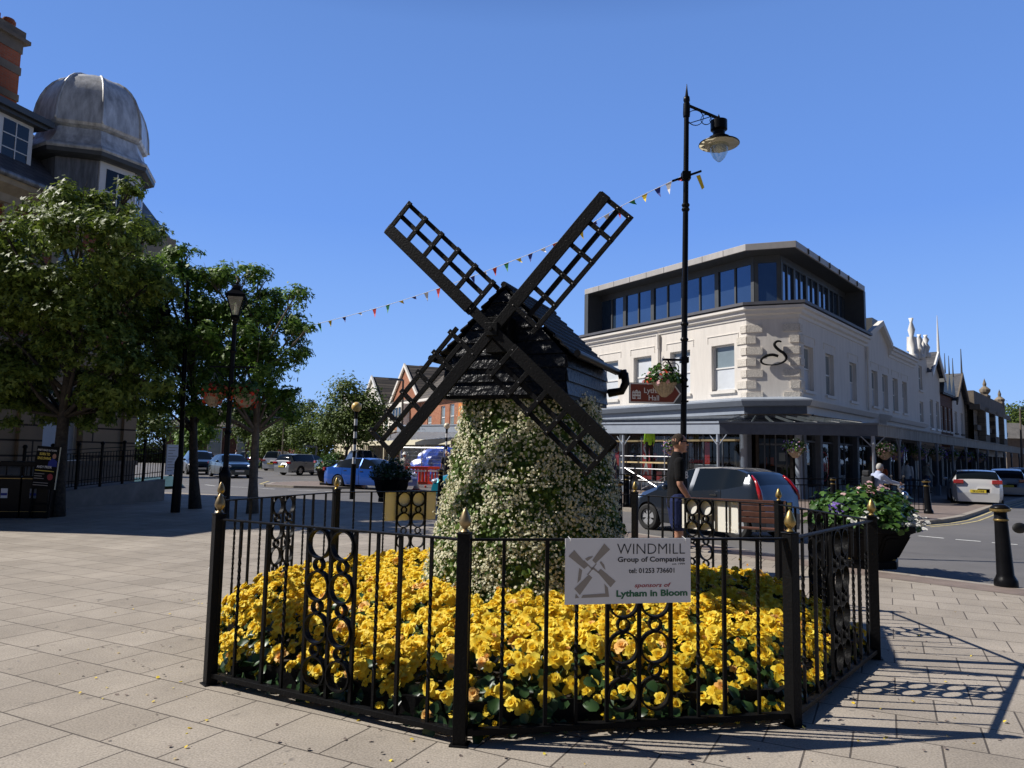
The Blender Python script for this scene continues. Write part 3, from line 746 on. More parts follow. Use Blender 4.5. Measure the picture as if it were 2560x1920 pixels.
def window(F, a, c, e, g, parent, rec=.14, fw_=.06, mt='white', glass='glasspale', style='sash', cols=1, sill=None, blind=0, sillm=None):
    b = MB(); o1, o0 = -rec+.05, -rec
    b.fbox(F, a, a+fw_, e, g, o0, o1); b.fbox(F, c-fw_, c, e, g, o0, o1); b.fbox(F, a+fw_, c-fw_, g-fw_, g, o0, o1-.003); b.fbox(F, a+fw_, c-fw_, e, e+fw_*1.2, o0, o1-.003)
    if style == 'sash': m = (e+g)/2; b.fbox(F, a+fw_, c-fw_, m-.03, m+.03, o0, o1+.01)
    if style == 'grid':
        for k in range(1, 4): z = e+(g-e)*k/4; b.fbox(F, a+fw_, c-fw_, z-.015, z+.015, o0, o1-.01)
    for k in range(1, cols): s = a+(c-a)*k/cols; b.fbox(F, s-.018, s+.018, e+fw_, g-fw_, o0, o1-.012)
    f = b.build('window', M[mt], parent)
    q = MB(); q.add([F.P(a, e, -rec+.012), F.P(c, e, -rec+.012), F.P(c, g, -rec+.012), F.P(a, g, -rec+.012)], [(0, 1, 2, 3)]); q.build('pane', M[glass], f, fixn=False)
    if blind:
        q = MB(); z_ = e+(g-e)*blind; q.fbox(F, a+fw_, c-fw_, e+fw_, z_, -rec+.014, -rec+.02); q.build('blind', M['blind'], f)
    if sill:
        q = MB(); q.fbox(F, a-.08, c+.08, e-.12, e-.0, -rec+.02, .09); q.build('sill', sillm or M[sill], f)
    return f
def pxrect(F, x0, y0, x1, y1):
    a, g = F.px(x0, y0); c, e = F.px(x1, y1)
    return (min(a, c), max(a, c), min(e, g), max(e, g))

# ---------------------------------------------------------------- white corner building
AL, AR = RD(-33), RD(40.2)
P1 = Vector((9.70, 30.3, 0)); P2 = Vector((11.62, 29.62, 0))
FL = Frame(P1, AL, -1); FR = Frame(P2, AR, 1); FC = Frame(P1, atan2(P2.x-P1.x, P2.y-P1.y), 1); LC = (P2-P1).length
if FL.n.y > 0: FL.n.negate()
if FC.n.y > 0: FC.n.negate()
wb = thing('corner_building', (P1.x, P1.y, 0), 'cream rendered corner shop building with dark glazed top storey, chamfered corner and grey awning', 'building')
ZT = 7.90; ZB = 3.25; RL = 23.; zledge = 7.90
def r6(x, y): return (x/2.765+1440, y/2.765+600)
opsL = []
for q in ((978, 735, 1097, 1035), (685, 765, 790, 1060), (435, 812, 521, 1085), (235, 848, 290, 1100)):
    x0, y0 = r6(q[0], q[1]); x1, y1 = r6(q[2], q[3]); opsL.append(pxrect(FL, x0, y0, x1, y1))
zt = sum(o[3] for o in opsL[:3])/3; zb = sum(o[2] for o in opsL[:3])/3
wL_ = [(o[0], o[0]+1.25, zb, zt) for o in opsL]; sp_ = wL_[2][0]-wL_[1][0]
wL_ += [(wL_[3][0]+sp_*k, wL_[3][0]+sp_*k+1.25, zb, zt) for k in (1, 2, 3)]
facade(FL, 0, RL, ZB, ZT, wL_, .22, 'wall', M['render'], wb)
opsR = []
def z81(x, y): return (x/4.424+2040, y/4.424+780)
cr = [(122, 465, 210, 940), (378, 545, 457, 1000), (628, 630, 690, 1045), (742, 688, 803, 1085), (856, 735, 914, 1110), (962, 775, 1015, 1130)]
cr0 = [r6(1590, 740)+r6(1645, 1055), r6(1737, 790)+r6(1787, 1085)]
for q in cr: opsR.append(pxrect(FR, *z81(q[0], q[1]), *z81(q[2], q[3])))
opsR = opsR
allR = [pxrect(FR, *q) for q in cr0]+opsR[1:]
ztR = sum(o[3] for o in allR[:4])/4; zbR = sum(o[2] for o in allR[:4])/4
wR_ = [(o[1]-1.15, o[1], zbR, ztR) for o in allR]
sE, _ = FR.px(2287, 1000); sD, _ = FR.px(2165, 900)
pk, zpk = FR.px(2196, 821); pa, za = FR.px(2166, 868); pb, zb_ = FR.px(2214, 873)
facade(FR, 0, sE, ZB, ZT, wR_, .22, 'wall', M['render'], wb, top=[(pa-.2, ZT), (pb+.6, ZT), (pk, max(zpk, ZT+.9))])
facade(FC, 0, LC, ZB, ZT, [], .2, 'wall', M['render'], wb)
for o in wL_: window(FL, *o, wb, .22, .07, blind=random.choice([.48, .48, .9]), sill='rendertrim')
for o in wR_: window(FR, *o, wb, .22, .07, blind=random.choice([0, .48, .48]), sill='rendertrim')
# hood mouldings incised over the windows
for F_, ws in ((FL, wL_), (FR, wR_)):
    for a, c, e, g in ws:
        b = MB(); b.fbox(F_, a-.22, c+.22, g+.40, g+.425, 0, .028)
        for sgn, x in ((-1, a-.22), (1, c+.195)): b.fbox(F_, x, x+.022, g+.12, g+.402, 0, .02)
        b.build('window_hood', M['rendertrim'], wb)
def band(F_, a, c, prof, name, mt, parent, ends=(0, 0)):
    """moulding: prof = list of (out,z) swept along the facade; ends = mitre extra per unit out"""
    b = MB(); n = len(prof)
    vs = [F_.P(a-ends[0]*o, z, o) for o, z in prof]+[F_.P(c+ends[1]*o, z, o) for o, z in prof]
    b.add(vs, [(i, (i+1) % n, n+(i+1) % n, n+i) for i in range(n)]+[tuple(range(n))[::-1], tuple(range(n, 2*n))])
    return b.build(name, mt, parent)
hm = math.tan((pi-abs((FC.d.angle(-FL.d))))/2) if False else .45
cp = [(0, ZT-.55), (.04, ZT-.55), (.06, ZT-.42), (.16, ZT-.36), (.18, ZT-.22), (.28, ZT-.18), (.28, ZT-.06), (.0, ZT-.02)]
lp = [(-.95, ZT-.01), (.34, ZT-.01), (.34, ZT+.11), (-.95, ZT+.16)]
mL = math.tan(FL.n.angle(FC.n)/2); mR = math.tan(FR.n.angle(FC.n)/2)
for F_, a, c, e in ((FL, 0, RL, (mL, 0)), (FC, 0, LC, (mL, mR)), (FR, 0, sD, (mR, 0))):
    band(F_, a, c, cp, 'cornice', M['rendertrim'], wb, e); band(F_, a, c, lp, 'parapet_ledge', M['ledge'], wb, e)
band(FR, pb+.5, sE, cp, 'cornice', M['rendertrim'], wb); band(FR, pb+.5, sE, [(-.3, ZT-.01), (.30, ZT-.01), (.30, ZT+.05), (-.3, ZT+.06)], 'parapet_ledge', M['rendertrim'], wb)
b = MB(); zp = max(zpk, ZT+.9)
for (s_, z_, s2, z2) in ((pa-.2, ZT-.1, pk, zp), (pk, zp, pb+.6, ZT-.1)):
    b.slab([FR.P(s_, z_, 0), FR.P(s2, z2, 0), FR.P(s2, z2+.28, 0), FR.P(s_, z_+.28, 0)], FR.n*.26)
b.build('gable_coping', M['rendertrim'], wb)
# quoins
for F_, fl in ((FL, 0), (FC, 0), (FC, 1), (FR, 0)):
    b = MB()
    for i in range(9):
        z = ZB+.75+i*.465; wd = (.62 if i % 2 == (0 if F_ is FC else 1) else .36)*(.8 if F_ is not FC else 1)
        if z+.3 > ZT-.62: break
        a, c = (0, wd) if not fl else (LC-wd, LC)
        b.fbox(F_, a+.0, c, z, z+.30, .0, .045)
    b.build('quoin', M.setdefault('verm', mat('vermiculated', (.68, .63, .55), .9, var=.28, vs=18, bump=.8, bs=30)), wb)
# script S
b = MB()
S_ = [(1420, 708), (1405, 702), (1385, 706), (1372, 722), (1380, 742), (1405, 765), (1435, 785), (1452, 808), (1450, 830), (1425, 850), (1385, 863), (1335, 866), (1295, 858), (1279, 840), (1290, 818), (1320, 802), (1355, 796), (1380, 800), (1398, 806)]
pts = []
for x, y in S_:
    a, z = FC.px(*r6(x, y)); pts.append(FC.P(a, z, .13))
sm = []
for i in range(len(pts)-1):
    p0, p1, p2, p3 = pts[max(i-1, 0)], pts[i], pts[i+1], pts[min(i+2, len(pts)-1)]
    for k in range(5):
        t = k/5; sm.append(.5*((2*p1)+(p2-p0)*t+(2*p0-5*p1+4*p2-p3)*t*t+(3*p1-p0-3*p2+p3)*t**3))
sm.append(pts[-1]); nn = len(sm)
b.tube(sm, [.022+.038*abs(sin(pi*1.6*i/nn+.2)) for i in range(nn)], 8)
b.build('script_letter', M['black'], wb, smooth=True)
# downpipes
for F_, px_ in ((FL, r6(577, 800)[0]), (FR, r6(2003, 950)[0])):
    a, _ = F_.px(px_, 900); b = MB(); b.tube([F_.P(a, ZB+.2, .08), F_.P(a, ZT-1.2, .08)], .05, 8); b.tube([F_.P(a, ZT-1.2, .08), F_.P(a, ZT-.55, .1)], .075, 8); b.build('downpipe', M['rendertrim'], wb, smooth=40)
# top storey
IN = .95
def inset(d, cF):   # plan corner moved in by d
    def isect(p, u, q, v):
        den = u.x*v.y-u.y*v.x; t = ((q.x-p.x)*v.y-(q.y-p.y)*v.x)/den; return p+u*t
    a = isect(FL.P(0, 0, -d), FL.d, FC.P(0, 0, -d), FC.d); b_ = isect(FC.P(0, 0, -d), FC.d, FR.P(0, 0, -d), FR.d); return a, b_
i1, i2 = inset(IN, 0)
GL_ = Frame(i1, AL, -1); GR = Frame(i2, AR, 1); GC = Frame(i1, atan2(i2.x-i1.x, i2.y-i1.y), 1)
for F_ in (GL_, GC, GR):
    F_.n = (FL if F_ is GL_ else FC if F_ is GC else FR).n.copy()
endL = FL.px(1469, 700)[0]; endR = sD+.2
gz0, gz1 = ZT+.12, ZT+2.05; LG = (i2-i1).length
def ribbon(F_, a, c, n, pair):
    b = MB(); b.fbox(F_, a, c, gz1, gz1+.33, -.10, .02); b.fbox(F_, a, c, gz0-.1, gz0+.06, -.1, .05)
    for k in range(n+1):
        s = a+(c-a)*k/n; h = .11 if k % 2 == 0 else .04
        if k in (0, n): h = .16
        b.fbox(F_, max(a, s-h), min(c, s+h), gz0+.06, gz1, -.09, .015+.025*(k % 2 == 0))
    f = b.build('window_band', M['darkmetal'], wb)
    for k in range(n):
        q = MB(); s = a+(c-a)*k/n; s2 = a+(c-a)*(k+1)/n; q.add([F_.P(s+.02, gz0, -.04), F_.P(s2-.02, gz0, -.04), F_.P(s2-.02, gz1, -.04), F_.P(s+.02, gz1, -.04)], [(0, 1, 2, 3)]); q.build('pane', M['glassblue'], f, fixn=False)
ribbon(GL_, 0, endL-.2, 10, 1); ribbon(GC, 0, LG, 1, 1); ribbon(GR, 0, endR-.4, 12, 1)
# roof slab with deep fascia
def rect(F_, a, o, z): return F_.P(a, z, o)
bL = endL+.25; bR = endR+.15; rz0, rz1 = ZT+2.38, ZT+2.66
foot = [FL.P(bL, 0, .0), FL.P(0, 0, .0), FR.P(0, 0, -.05), FR.P(bR, 0, -.05), FR.P(bR, 0, -9), FL.P(bL, 0, -9)]
b = MB(); b.prism([(p.x, p.y) for p in foot], rz0, rz1); b.build('flat_roof', M['zinc'], wb, bevel=.01)
b = MB(); b.prism([(p.x, p.y) for p in [FL.P(bL-.02, 0, -.06), FL.P(0, 0, -.06), FR.P(0, 0, -.11), FR.P(bR-.02, 0, -.11), FR.P(bR-.05, 0, -8.9), FL.P(bL-.05, 0, -8.9)]], rz0-.02, rz0-.004); b.build('soffit', M['darkmetal'], wb)
b = MB()
MB().fbox(FL, endL-.05, endL+.25, ZT+.1, rz0-.02, -2.5, .0).build('cheek_wall', M['darkmetal'], wb); b.fbox(FR, bR-.3, bR, ZT+.1, rz0-.02, -2.5, -.03); b.build('cheek_wall', M['darkmetal'], wb)
seam = MB()
for F_, L0, n in ((FL, bL, 9), (FR, bR, 7)):
    for k in range(1, n): s = L0*k/n; seam.fbox(F_, s-.008, s+.008, rz0+.01, rz1-.01, -.05, .008)
seam.build('seam', M['darkmetal'], wb)
b = MB()  # body behind
b.prism([(p.x, p.y) for p in [FL.P(RL, 0, -.3), FL.P(0, 0, -.3), FR.P(0, 0, -.3), FR.P(sE, 0, -.3), FR.P(sE, 0, -9), FL.P(RL, 0, -9)]], 3.0, ZT-.05); b.build('core', M['dark'], wb)
q = MB(); q.fbox(FL, endL+.3, RL, ZT-.2, ZT+.25, -9, -.3); q.build('rear_roof', M['slate'], wb)
cx_, cz_ = FL.px(1418, 815); q = MB(); cO = FL.P(cx_, 0, -2.5)
q.box((cO.x, cO.y, ZT+.7), (1.2, .7, 1.6), rz=.5)
ch = q.build('chimney', M['terracotta'], wb)
q = MB(); [q.lathe([(.16, 0), (.13, .5), (.17, .55)], (cO.x+k, cO.y+k*.5, ZT+1.5), 10) for k in (-.25, .25)]; q.build('chimney_pot', M['terracotta'], ch)
# ----- ground floor: recessed shopfronts under the wall
shop = [FL.P(RL, 0, -.25), FL.P(0, 0, -.25), FR.P(0, 0, -.25), FR.P(sE, 0, -.25)]
for F_, arr in ((FL, (0.05, 3.6, 7.5, 11.5, 15.5)), (FC, ()), (FR, (.15, 2.2, 4.6, 7.6, 10.6, 13.6, 16.6, 19.6, 22.6))):
    for s in arr: MB().fbox(F_, s, s+.32, .004, ZB-.5, -.3, .06).build('pilaster', M['greymid'], wb)
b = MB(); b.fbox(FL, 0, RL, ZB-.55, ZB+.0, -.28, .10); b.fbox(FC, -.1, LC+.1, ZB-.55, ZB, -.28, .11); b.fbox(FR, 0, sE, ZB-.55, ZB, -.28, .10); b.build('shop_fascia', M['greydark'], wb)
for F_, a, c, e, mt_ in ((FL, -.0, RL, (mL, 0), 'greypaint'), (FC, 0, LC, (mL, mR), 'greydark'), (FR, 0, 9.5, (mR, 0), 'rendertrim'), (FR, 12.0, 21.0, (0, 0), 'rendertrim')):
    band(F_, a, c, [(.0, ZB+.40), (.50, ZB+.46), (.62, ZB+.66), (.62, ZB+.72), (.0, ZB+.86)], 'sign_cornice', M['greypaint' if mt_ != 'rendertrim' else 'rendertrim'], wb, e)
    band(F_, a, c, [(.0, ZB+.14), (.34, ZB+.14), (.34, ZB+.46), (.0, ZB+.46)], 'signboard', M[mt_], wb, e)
q = MB()
for F_, s in ((FL, .25), (FR, .2), (FR, 9.4)): q.tube([F_.P(s, ZB+.05, .36), F_.P(s+.06, ZB+.12, .40), F_.P(s+.12, ZB, .40), F_.P(s+.03, ZB-.08, .40)], .04, 6)
q.build('scroll', M['greydark'], wb)
b = MB(); b.fbox(FL, 0, 3.6, .004, ZB-.5, -3.3, -3.2); b.fbox(FL, 3.6, RL, .004, ZB-.5, -2.2, -2.1); b.fbox(FR, 0, sE, .004, ZB-.5, -2.8, -2.7); b.fbox(FL, 0, RL, .004, .02, -3.2, 0); b.fbox(FR, 0, sE, .004, .02, -2.7, 0); b.prism([(p.x, p.y) for p in (FL.P(3.6, 0, -3.35), FL.P(.25, 0, -1.35), FR.P(.25, 0, -1.35), FR.P(3.6, 0, -2.85), FR.P(3.6, 0, -6), FL.P(3.6, 0, -6))], .02, ZB-.5); b.build('shop_interior', M['interior'], wb)
b = MB(); b.fbox(FL, 3.7, 11.5, .02, ZB-.5, -1.3, -1.25); b.build('slat_backdrop', wallmat('slats', (.12, .04, .02), (.075, .025, .014), (.012, .006, .004), FL.yaw, 40, .001, .0, .45, 0, .2) if False else M['woodslat'], wb)
b = MB()
for k in range(50): s = 3.75+k*.155; b.fbox(FL, s, s+.02, .03, ZB-.52, -1.25, -1.235)
b.build('slat_groove', M['dark'], wb)
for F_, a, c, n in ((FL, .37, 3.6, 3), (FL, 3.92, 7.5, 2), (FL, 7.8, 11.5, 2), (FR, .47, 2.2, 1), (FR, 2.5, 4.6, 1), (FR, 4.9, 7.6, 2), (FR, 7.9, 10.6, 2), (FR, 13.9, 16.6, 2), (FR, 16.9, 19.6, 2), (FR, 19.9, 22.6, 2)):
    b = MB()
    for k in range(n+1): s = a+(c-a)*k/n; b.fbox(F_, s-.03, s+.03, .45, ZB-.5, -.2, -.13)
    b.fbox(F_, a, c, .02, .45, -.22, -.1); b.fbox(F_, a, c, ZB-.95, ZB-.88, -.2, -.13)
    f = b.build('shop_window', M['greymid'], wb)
    q = MB(); q.add([F_.P(a, .45, -.16), F_.P(c, .45, -.16), F_.P(c, ZB-.5, -.16), F_.P(a, ZB-.5, -.16)], [(0, 1, 2, 3)]); q.build('pane', M['shopglass'], f, fixn=False)
b = MB(); b.fbox(FC, .35, LC-.35, .02, ZB-.6, -1.2, -1.12); b.fbox(FC, .3, .42, .02, ZB-.55, -1.1, -.2); b.fbox(FC, LC-.42, LC-.3, .02, ZB-.55, -1.1, -.2); b.build('entrance', M['interior'], wb)
b = MB()
for a in (.62, 1.05, 1.48): b.fbox(FC, a, a+.05, .02, ZB-.6, -.85, -.78)
b.fbox(FC, .4, LC-.4, 2.15, 2.22, -.85, -.78); b.fbox(FC, .4, LC-.4, .02, .2, -.85, -.78); b.build('door_frame', M['greymid'], wb)
b = MB(); b.add([FC.P(.4, .1, -.8), FC.P(LC-.4, .1, -.8), FC.P(LC-.4, ZB-.6, -.8), FC.P(.4, ZB-.6, -.8)], [(0, 1, 2, 3)]); b.build('door_glass', M['shopglass'], wb, fixn=False)
for a, z_, w_, m_ in ((.7, 1.3, .3, 'orangecloth'), (1.2, 1.5, .25, 'cardigan'), (.8, .6, .5, 'teak')): MB().fbox(FC, a, a+w_, z_, z_+.35, -1.1, -1.0).build('display_item', M[m_], wb)
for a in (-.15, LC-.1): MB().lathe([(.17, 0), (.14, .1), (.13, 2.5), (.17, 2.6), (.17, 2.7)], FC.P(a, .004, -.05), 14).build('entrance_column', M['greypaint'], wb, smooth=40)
# red posters and figures in the window
b = MB()
for xa_, xb_, z0_, z1_ in ((1566, 1590, .5, 2.3), (1715, 1729, 1.0, 2.3), (1512, 1532, .5, 2.2), (1644, 1656, .4, 1.4), (1600, 1612, .3, .9)):
    sa_, sb_ = sorted((FL.px(xa_, 1150)[0]-.5, FL.px(xb_, 1150)[0]-.5)); b.fbox(FL, sa_, sb_, z0_, z1_, -.62, -.60)
ps = b.build('sale_poster', M['red'], wb); ls_ = FL.px(1568, 1150)[0]-.5
text('S', 1.0, FL.P(ls_, 1.5, -.59), -FL.d, (0, 0, 1), FL.n, M['white'], 'lettering', ps, .02, .6)
text('A', 1.0, FL.P(ls_, .7, -.59), -FL.d, (0, 0, 1), FL.n, M['white'], 'lettering', ps, .02, .6)
text('50%', .55, FR.P(2.75, 1.1, -.12), FR.d, (0, 0, 1), FR.n, M['red'], 'window_lettering', wb, .02, .8)
b = MB(); b.tube([FR.P(3.15+.62*cos(t/10*pi), 1.3+.62*sin(t/10*pi), -.12) for t in range(21)], .02, 5); b.build('window_lettering', M['red'], wb)
text('WHISTLES', .26, FR.P(5.0, .72, -.12), FR.d, (0, 0, 1), FR.n, M['white'], 'window_lettering', wb, .02)
text('CLARINS', .2, FL.P(3.3, 1.36, -.12), -FL.d, (0, 0, 1), FL.n, M['redtext'], 'window_lettering', wb, .02)
b = MB(); b.fbox(FL, 1.9, 3.3, .5, 1.3, -.5, -.4); b.build('display_panel', M['blind'], wb)
# ---------------------------------------------------------------- awning (glass veranda) round the corner
CL_ = Vector((8.04, 28.5, 0)); CR2 = Vector((13.65, 27.5, 0))
VL = Frame(CL_, AL, -1); VR = Frame(CR2, AR, 1); VC = Frame(CL_, atan2(CR2.x-CL_.x, CR2.y-CL_.y), 1); VL.n = FL.n.copy(); VR.n = FR.n.copy(); VC.n = Vector((VC.d.y, -VC.d.x, 0))
if VC.n.y > 0: VC.n.negate()
LV = (CR2-CL_).length; ver = thing('glass_awning', (CL_.x, CL_.y, 0), 'grey iron and glass awning on slim posts wrapped round the cream corner building', 'awning')
zf0, zf1 = 2.50, 2.99; RV = 62.
rise = .02
b = MB()
def sweep(b, F_, a, c, z0a, z0c, h, o0, o1):
    vs = [F_.P(s, z, o) for s, zz in ((a, z0a), (c, z0c)) for z in (zz, zz+h) for o in (o0, o1)]
    b.add(vs, [(0, 1, 3, 2), (4, 6, 7, 5), (0, 4, 5, 1), (2, 3, 7, 6), (0, 2, 6, 4), (1, 5, 7, 3)])
sweep(b, VL, 0, 30, zf0, zf0+30*rise, .42, -.12, 0); sweep(b, VL, -.02, 30, zf0+.42, zf0+.42+30*rise, .07, -.14, .05)
b.build('fascia', M['greypaint'], ver)
b = MB(); b.fbox(VC, .0, LV, zf0, zf0+.42, -.12, 0); b.fbox(VC, -.03, LV+.03, zf0+.42, zf0+.49, -.14, .05); b.build('fascia', M['greydark'], ver)
b = MB(); nseg = 14
for k in range(nseg):
    s = k*RV/nseg; b.fbox(VR, s+.01, s+RV/nseg-.01, zf0, zf0+.42, -.1, 0)
b.fbox(VR, 0, RV, zf0+.42, zf0+.48, -.12, .04); b.build('fascia', M['weathered'], ver)
zr = ZB+.06
b = MB()
def rib(F_, s, G_, s2, z2=None): b.bar(F_.P(s, zf1-.06, -.05), G_.P(s2, zr if z2 is None else z2, .3), .05, .09)
for k in range(22): rib(VL, .3+k*.95, FL, .1+k*.95-.6 if k else .1)
b.build('rafter', M['greypaint'], ver); b = MB()
for k in range(7): rib(VC, .35+k*(LV-.7)/6, FC, LC*k/6)
b.build('rafter', M['white'], ver); b = MB()
for k in range(1, 9): rib(VR, k*1.4-.4, FR, k*1.4-.2)
b.build('rafter', M['greypaint'], ver)
b = MB()
b.add([VL.P(0, zf1-.02, -.05), VL.P(22, zf1+.38, -.05), FL.P(22, zr+.3, .3), FL.P(0, zr+.06, .3)], [(0, 1, 2, 3)])
b.add([VC.P(0, zf1-.02, -.05), VC.P(LV, zf1-.02, -.05), FC.P(LC, zr+.06, .3), FC.P(0, zr+.06, .3)], [(0, 1, 2, 3)])
b.add([VR.P(0, zf1-.02, -.05), VR.P(13, zf1-.02, -.05), FR.P(13, zr+.06, .3), FR.P(0, zr+.06, .3)], [(0, 1, 2, 3)])
b.build('glass_roof', M['canopyglass'], ver, fixn=False)
b = MB(); b.add([VR.P(13, zf1-.02, -.05), VR.P(RV, zf1-.02, -.05), FR.P(RV, zr+.1, .3), FR.P(13, zr+.1, .3)], [(0, 1, 2, 3)]); b.build('lead_roof', M['leaddark'], ver, fixn=False)
def vpost(F_, s, o=-.08, ext=0):
    b = MB(); p = F_.P(s, 0, o); b.box((p.x, p.y, .25), (.2, .2, .5), rz=F_.yaw); b.lathe([(.055, .5), (.055, zf0-.35), (.09, zf0-.3), (.07, zf0-.2), (.07, zf0+.02)], p, 10)
    for sg_ in (-1, 1): b.bar(F_.P(s, zf0-.45, o), F_.P(s+sg_*.42, zf0-.02, o), .03, .03)
    b.build('column', M['greypaint'] if F_ is not VR else M['greymid'], ver, smooth=40)
for s in (.15, 5.6, 11.0, 17): vpost(VL, s)
vpost(VC, LV-.15)
for s in [3.5, 7.2, 11, 15, 19, 23, 27, 31, 35, 39, 44, 49, 55, 61]: vpost(VR, s)

# ---------------------------------------------------------------- terrace along the right-hand street
def row_house(x0, x1, ytop, name, label, mt, gable=None, roofm='slate', wins=2, trim='rendertrim', ground='greymid', zshift=0., wm='white', out=0.):
    s0, _ = FR.px(x0, 1050); s1, _ = FR.px(x1, 1050)
    _, zt = FR.px(x0, ytop); t = thing(name, tuple(FR.P(s0, 0)), label, 'building', 'buildings in the row along the right-hand street')
    F_ = Frame(FR.P(s0, 0, out), AR, 1); F_.n = FR.n.copy(); Wd = s1-s0
    ops = []
    for fl_ in range(2):
        zc = ZB+.6+fl_*(zt-ZB-.6)/2; hh = (zt-ZB-.6)/2*.68
        for k in range(wins): a = Wd*(k+.5)/wins; ops.append((a-.5, a+.5, zc, zc+hh))
    if zt < 7.6: ops = [o for o in ops if o[2] < ZB+1]; ops = [(a, c, e, min(zt-.8, e+1.9)) for a, c, e, g in ops]
    top = [(0, zt), (Wd, zt), (Wd/2, zt+gable)] if gable else None
    facade(F_, 0, Wd, ZB-.6, zt, ops, .15, 'wall', mt, t, top=top)
    for o in ops: window(F_, *o, t, .15, .07, mt=wm, sill=trim)
    b = MB(); b.fbox(F_, 0, Wd, .004, ZB-.6, -.5, -.3); b.build('shopfront', M['interior'], t)
    for k in range(wins+1): a = .1+(Wd-.4)*k/wins; MB().fbox(F_, a, a+.2, .004, ZB-1., -.35, .02).build('pilaster', M[ground], t)
    b = MB(); b.fbox(F_, 0, Wd, ZB-1., ZB-.55, -.3, .06); b.build('shop_fascia', M[ground], t)
    b = MB(); b.fbox(F_, .02, Wd-.02, 0, zt-.02, -8, -.45)
    b.build('core', mt if name == 'stone_bank' else M['stonedark'], t)
    if gable:
        b = MB(); zg = zt+gable
        b.add([F_.P(-.2, zt-.1, .3), F_.P(Wd/2, zg+.12, .3), F_.P(Wd/2, zg+.12, -8), F_.P(-.2, zt-.1, -8)], [(0, 1, 2, 3)])
        b.add([F_.P(Wd+.2, zt-.1, .3), F_.P(Wd/2, zg+.12, .3), F_.P(Wd/2, zg+.12, -8), F_.P(Wd+.2, zt-.1, -8)], [(0, 1, 2, 3)])
        b.build('roof', M[roofm], t, fixn=False)
        b = MB()
        for (a, z_, c, z2) in ((-.2, zt-.1, Wd/2, zg+.12), (Wd/2, zg+.12, Wd+.2, zt-.1)): b.slab([F_.P(a, z_-.3, .3), F_.P(c, z2-.3, .3), F_.P(c, z2+.04, .3), F_.P(a, z_+.04, .3)], F_.n*.1)
        b.build('bargeboard', M[trim], t)
    return t, F_, Wd, zt
th, F_, Wd, zt = row_house(2287, 2322, 880, 'shop_house', 'white rendered house with a scrolled statue-topped gable next to the cream corner building', M['render'], None, wins=1)
zS = FR.px(2279, 802)[1]
b = MB(); b.slab([F_.P(-.1, zt, .05), F_.P(Wd, zt, .05), F_.P(Wd*.93, zt+.8, .05), F_.P(Wd*.75, zt+1., .05), F_.P(Wd*.62, zS-2.2, .05), F_.P(Wd*.38, zS-2.2, .05), F_.P(Wd*.25, zt+1., .05), F_.P(.05, zt+.9, .05)], F_.n*-.35); b.build('gable', M['rendertrim'], th)
for a, z_, h in ((-.1, zS-2.4, 2.4), (Wd*.5, zS-2.2, 1.3), (Wd-.1, zt, 1.2)):
    p = F_.P(a, z_, .0); MB().lathe([(.3, 0), (.3, .25), (.16, .35), (.26, .45+h*.2), (.12, .5+h*.38), (.22, .6+h*.5), (.08, .6+h*.7), (.14, .5+h*.85), (0, h)], p, 8).build('finial', M['white'], th, smooth=True)
b = MB(); b.fbox(F_, -6.5, Wd, ZT+.05, ZT+1.5, -6, -2); b.build('rear_wall', M['terracotta'], th)
b = MB(); b.add([F_.P(-9, ZT+1.5, -1.8), F_.P(0, ZT+1.5, -1.8), F_.P(0, ZT+3.9, -6), F_.P(-9, ZT+3.9, -6)], [(0, 1, 2, 3)]); b.build('roof', wallmat('slate2', (.16, .145, .12), (.24, .22, .18), (.08, .07, .06), FR.yaw, .55, .3, .012, .7), th, fixn=False)
b = MB(); b.fbox(F_, -4.6, -3.4, ZT+.9, ZT+2.0, -1.6, -1.1); b.fbox(F_, -4.05, -3.95, ZT, ZT+.9, -1.4, -1.3); b.build('extract_box', M['darkmetal'], th)
th, F_, W2, z2 = row_house(2322, 2352, 930, 'shop_house', 'white house with a steep gable and tall white spike finial on its bargeboards', M['render'], FR.px(2330, 880)[1]-FR.px(2330, 930)[1], wins=2, trim='white')
zt = z2; gb2 = FR.px(2330, 880)[1]-FR.px(2330, 930)[1]; b = MB(); b.tube([F_.P(W2/2, zt+gb2-.2, .35), F_.P(W2/2, zt+gb2+.8, .35), F_.P(W2/2, zt+gb2+2.6, .35)], [.10, .08, .015], 8); b.build('finial', M['white'], th)
bk = wallmat('brickdark', (.13, .055, .035), (.20, .085, .05), (.12, .10, .08), FR.yaw, .5, .16, .02)
th, F_, W3, z3 = row_house(2352, 2382, 985, 'shop_house', 'dark red brick house with small pointed dormers between the white gabled and grey houses', bk, None, wins=3, trim='rendertrim')
b = MB(); b.slab([F_.P(0, z3, .2), F_.P(W3, z3, .2), F_.P(W3, z3+3.6, -4), F_.P(0, z3+3.6, -4)], (0, 0, .12)); rfm = b.build('roof', M['slate'], th)
for k in range(3):
    a = W3*(k+.5)/3; b = MB(); b.slab([F_.P(a-.8, z3+.1, .25), F_.P(a+.8, z3+.1, .25), F_.P(a, z3+1.6, .25)], F_.n*-1.6); b.tube([F_.P(a, z3+1.5, .25), F_.P(a, z3+2.9, .25)], [.06, .02], 6); b.build('dormer', M['darkmetal'], rfm)
th, F_, W4, z4 = row_house(2382, 2412, 1000, 'shop_house', 'pale grey rendered house with a slate gable beside the stone bank', M['render'], FR.px(2402, 935)[1]-FR.px(2402, 1000)[1], wins=2, trim='stonedark')
b = MB(); b.tube([F_.P(W4/2, z4+FR.px(2402, 935)[1]-FR.px(2402, 1000)[1], .3), F_.P(W4/2, z4+2+FR.px(2402, 935)[1]-FR.px(2402, 1000)[1], .3)], [.08, .03], 6); b.build('finial', M['darkmetal'], th)
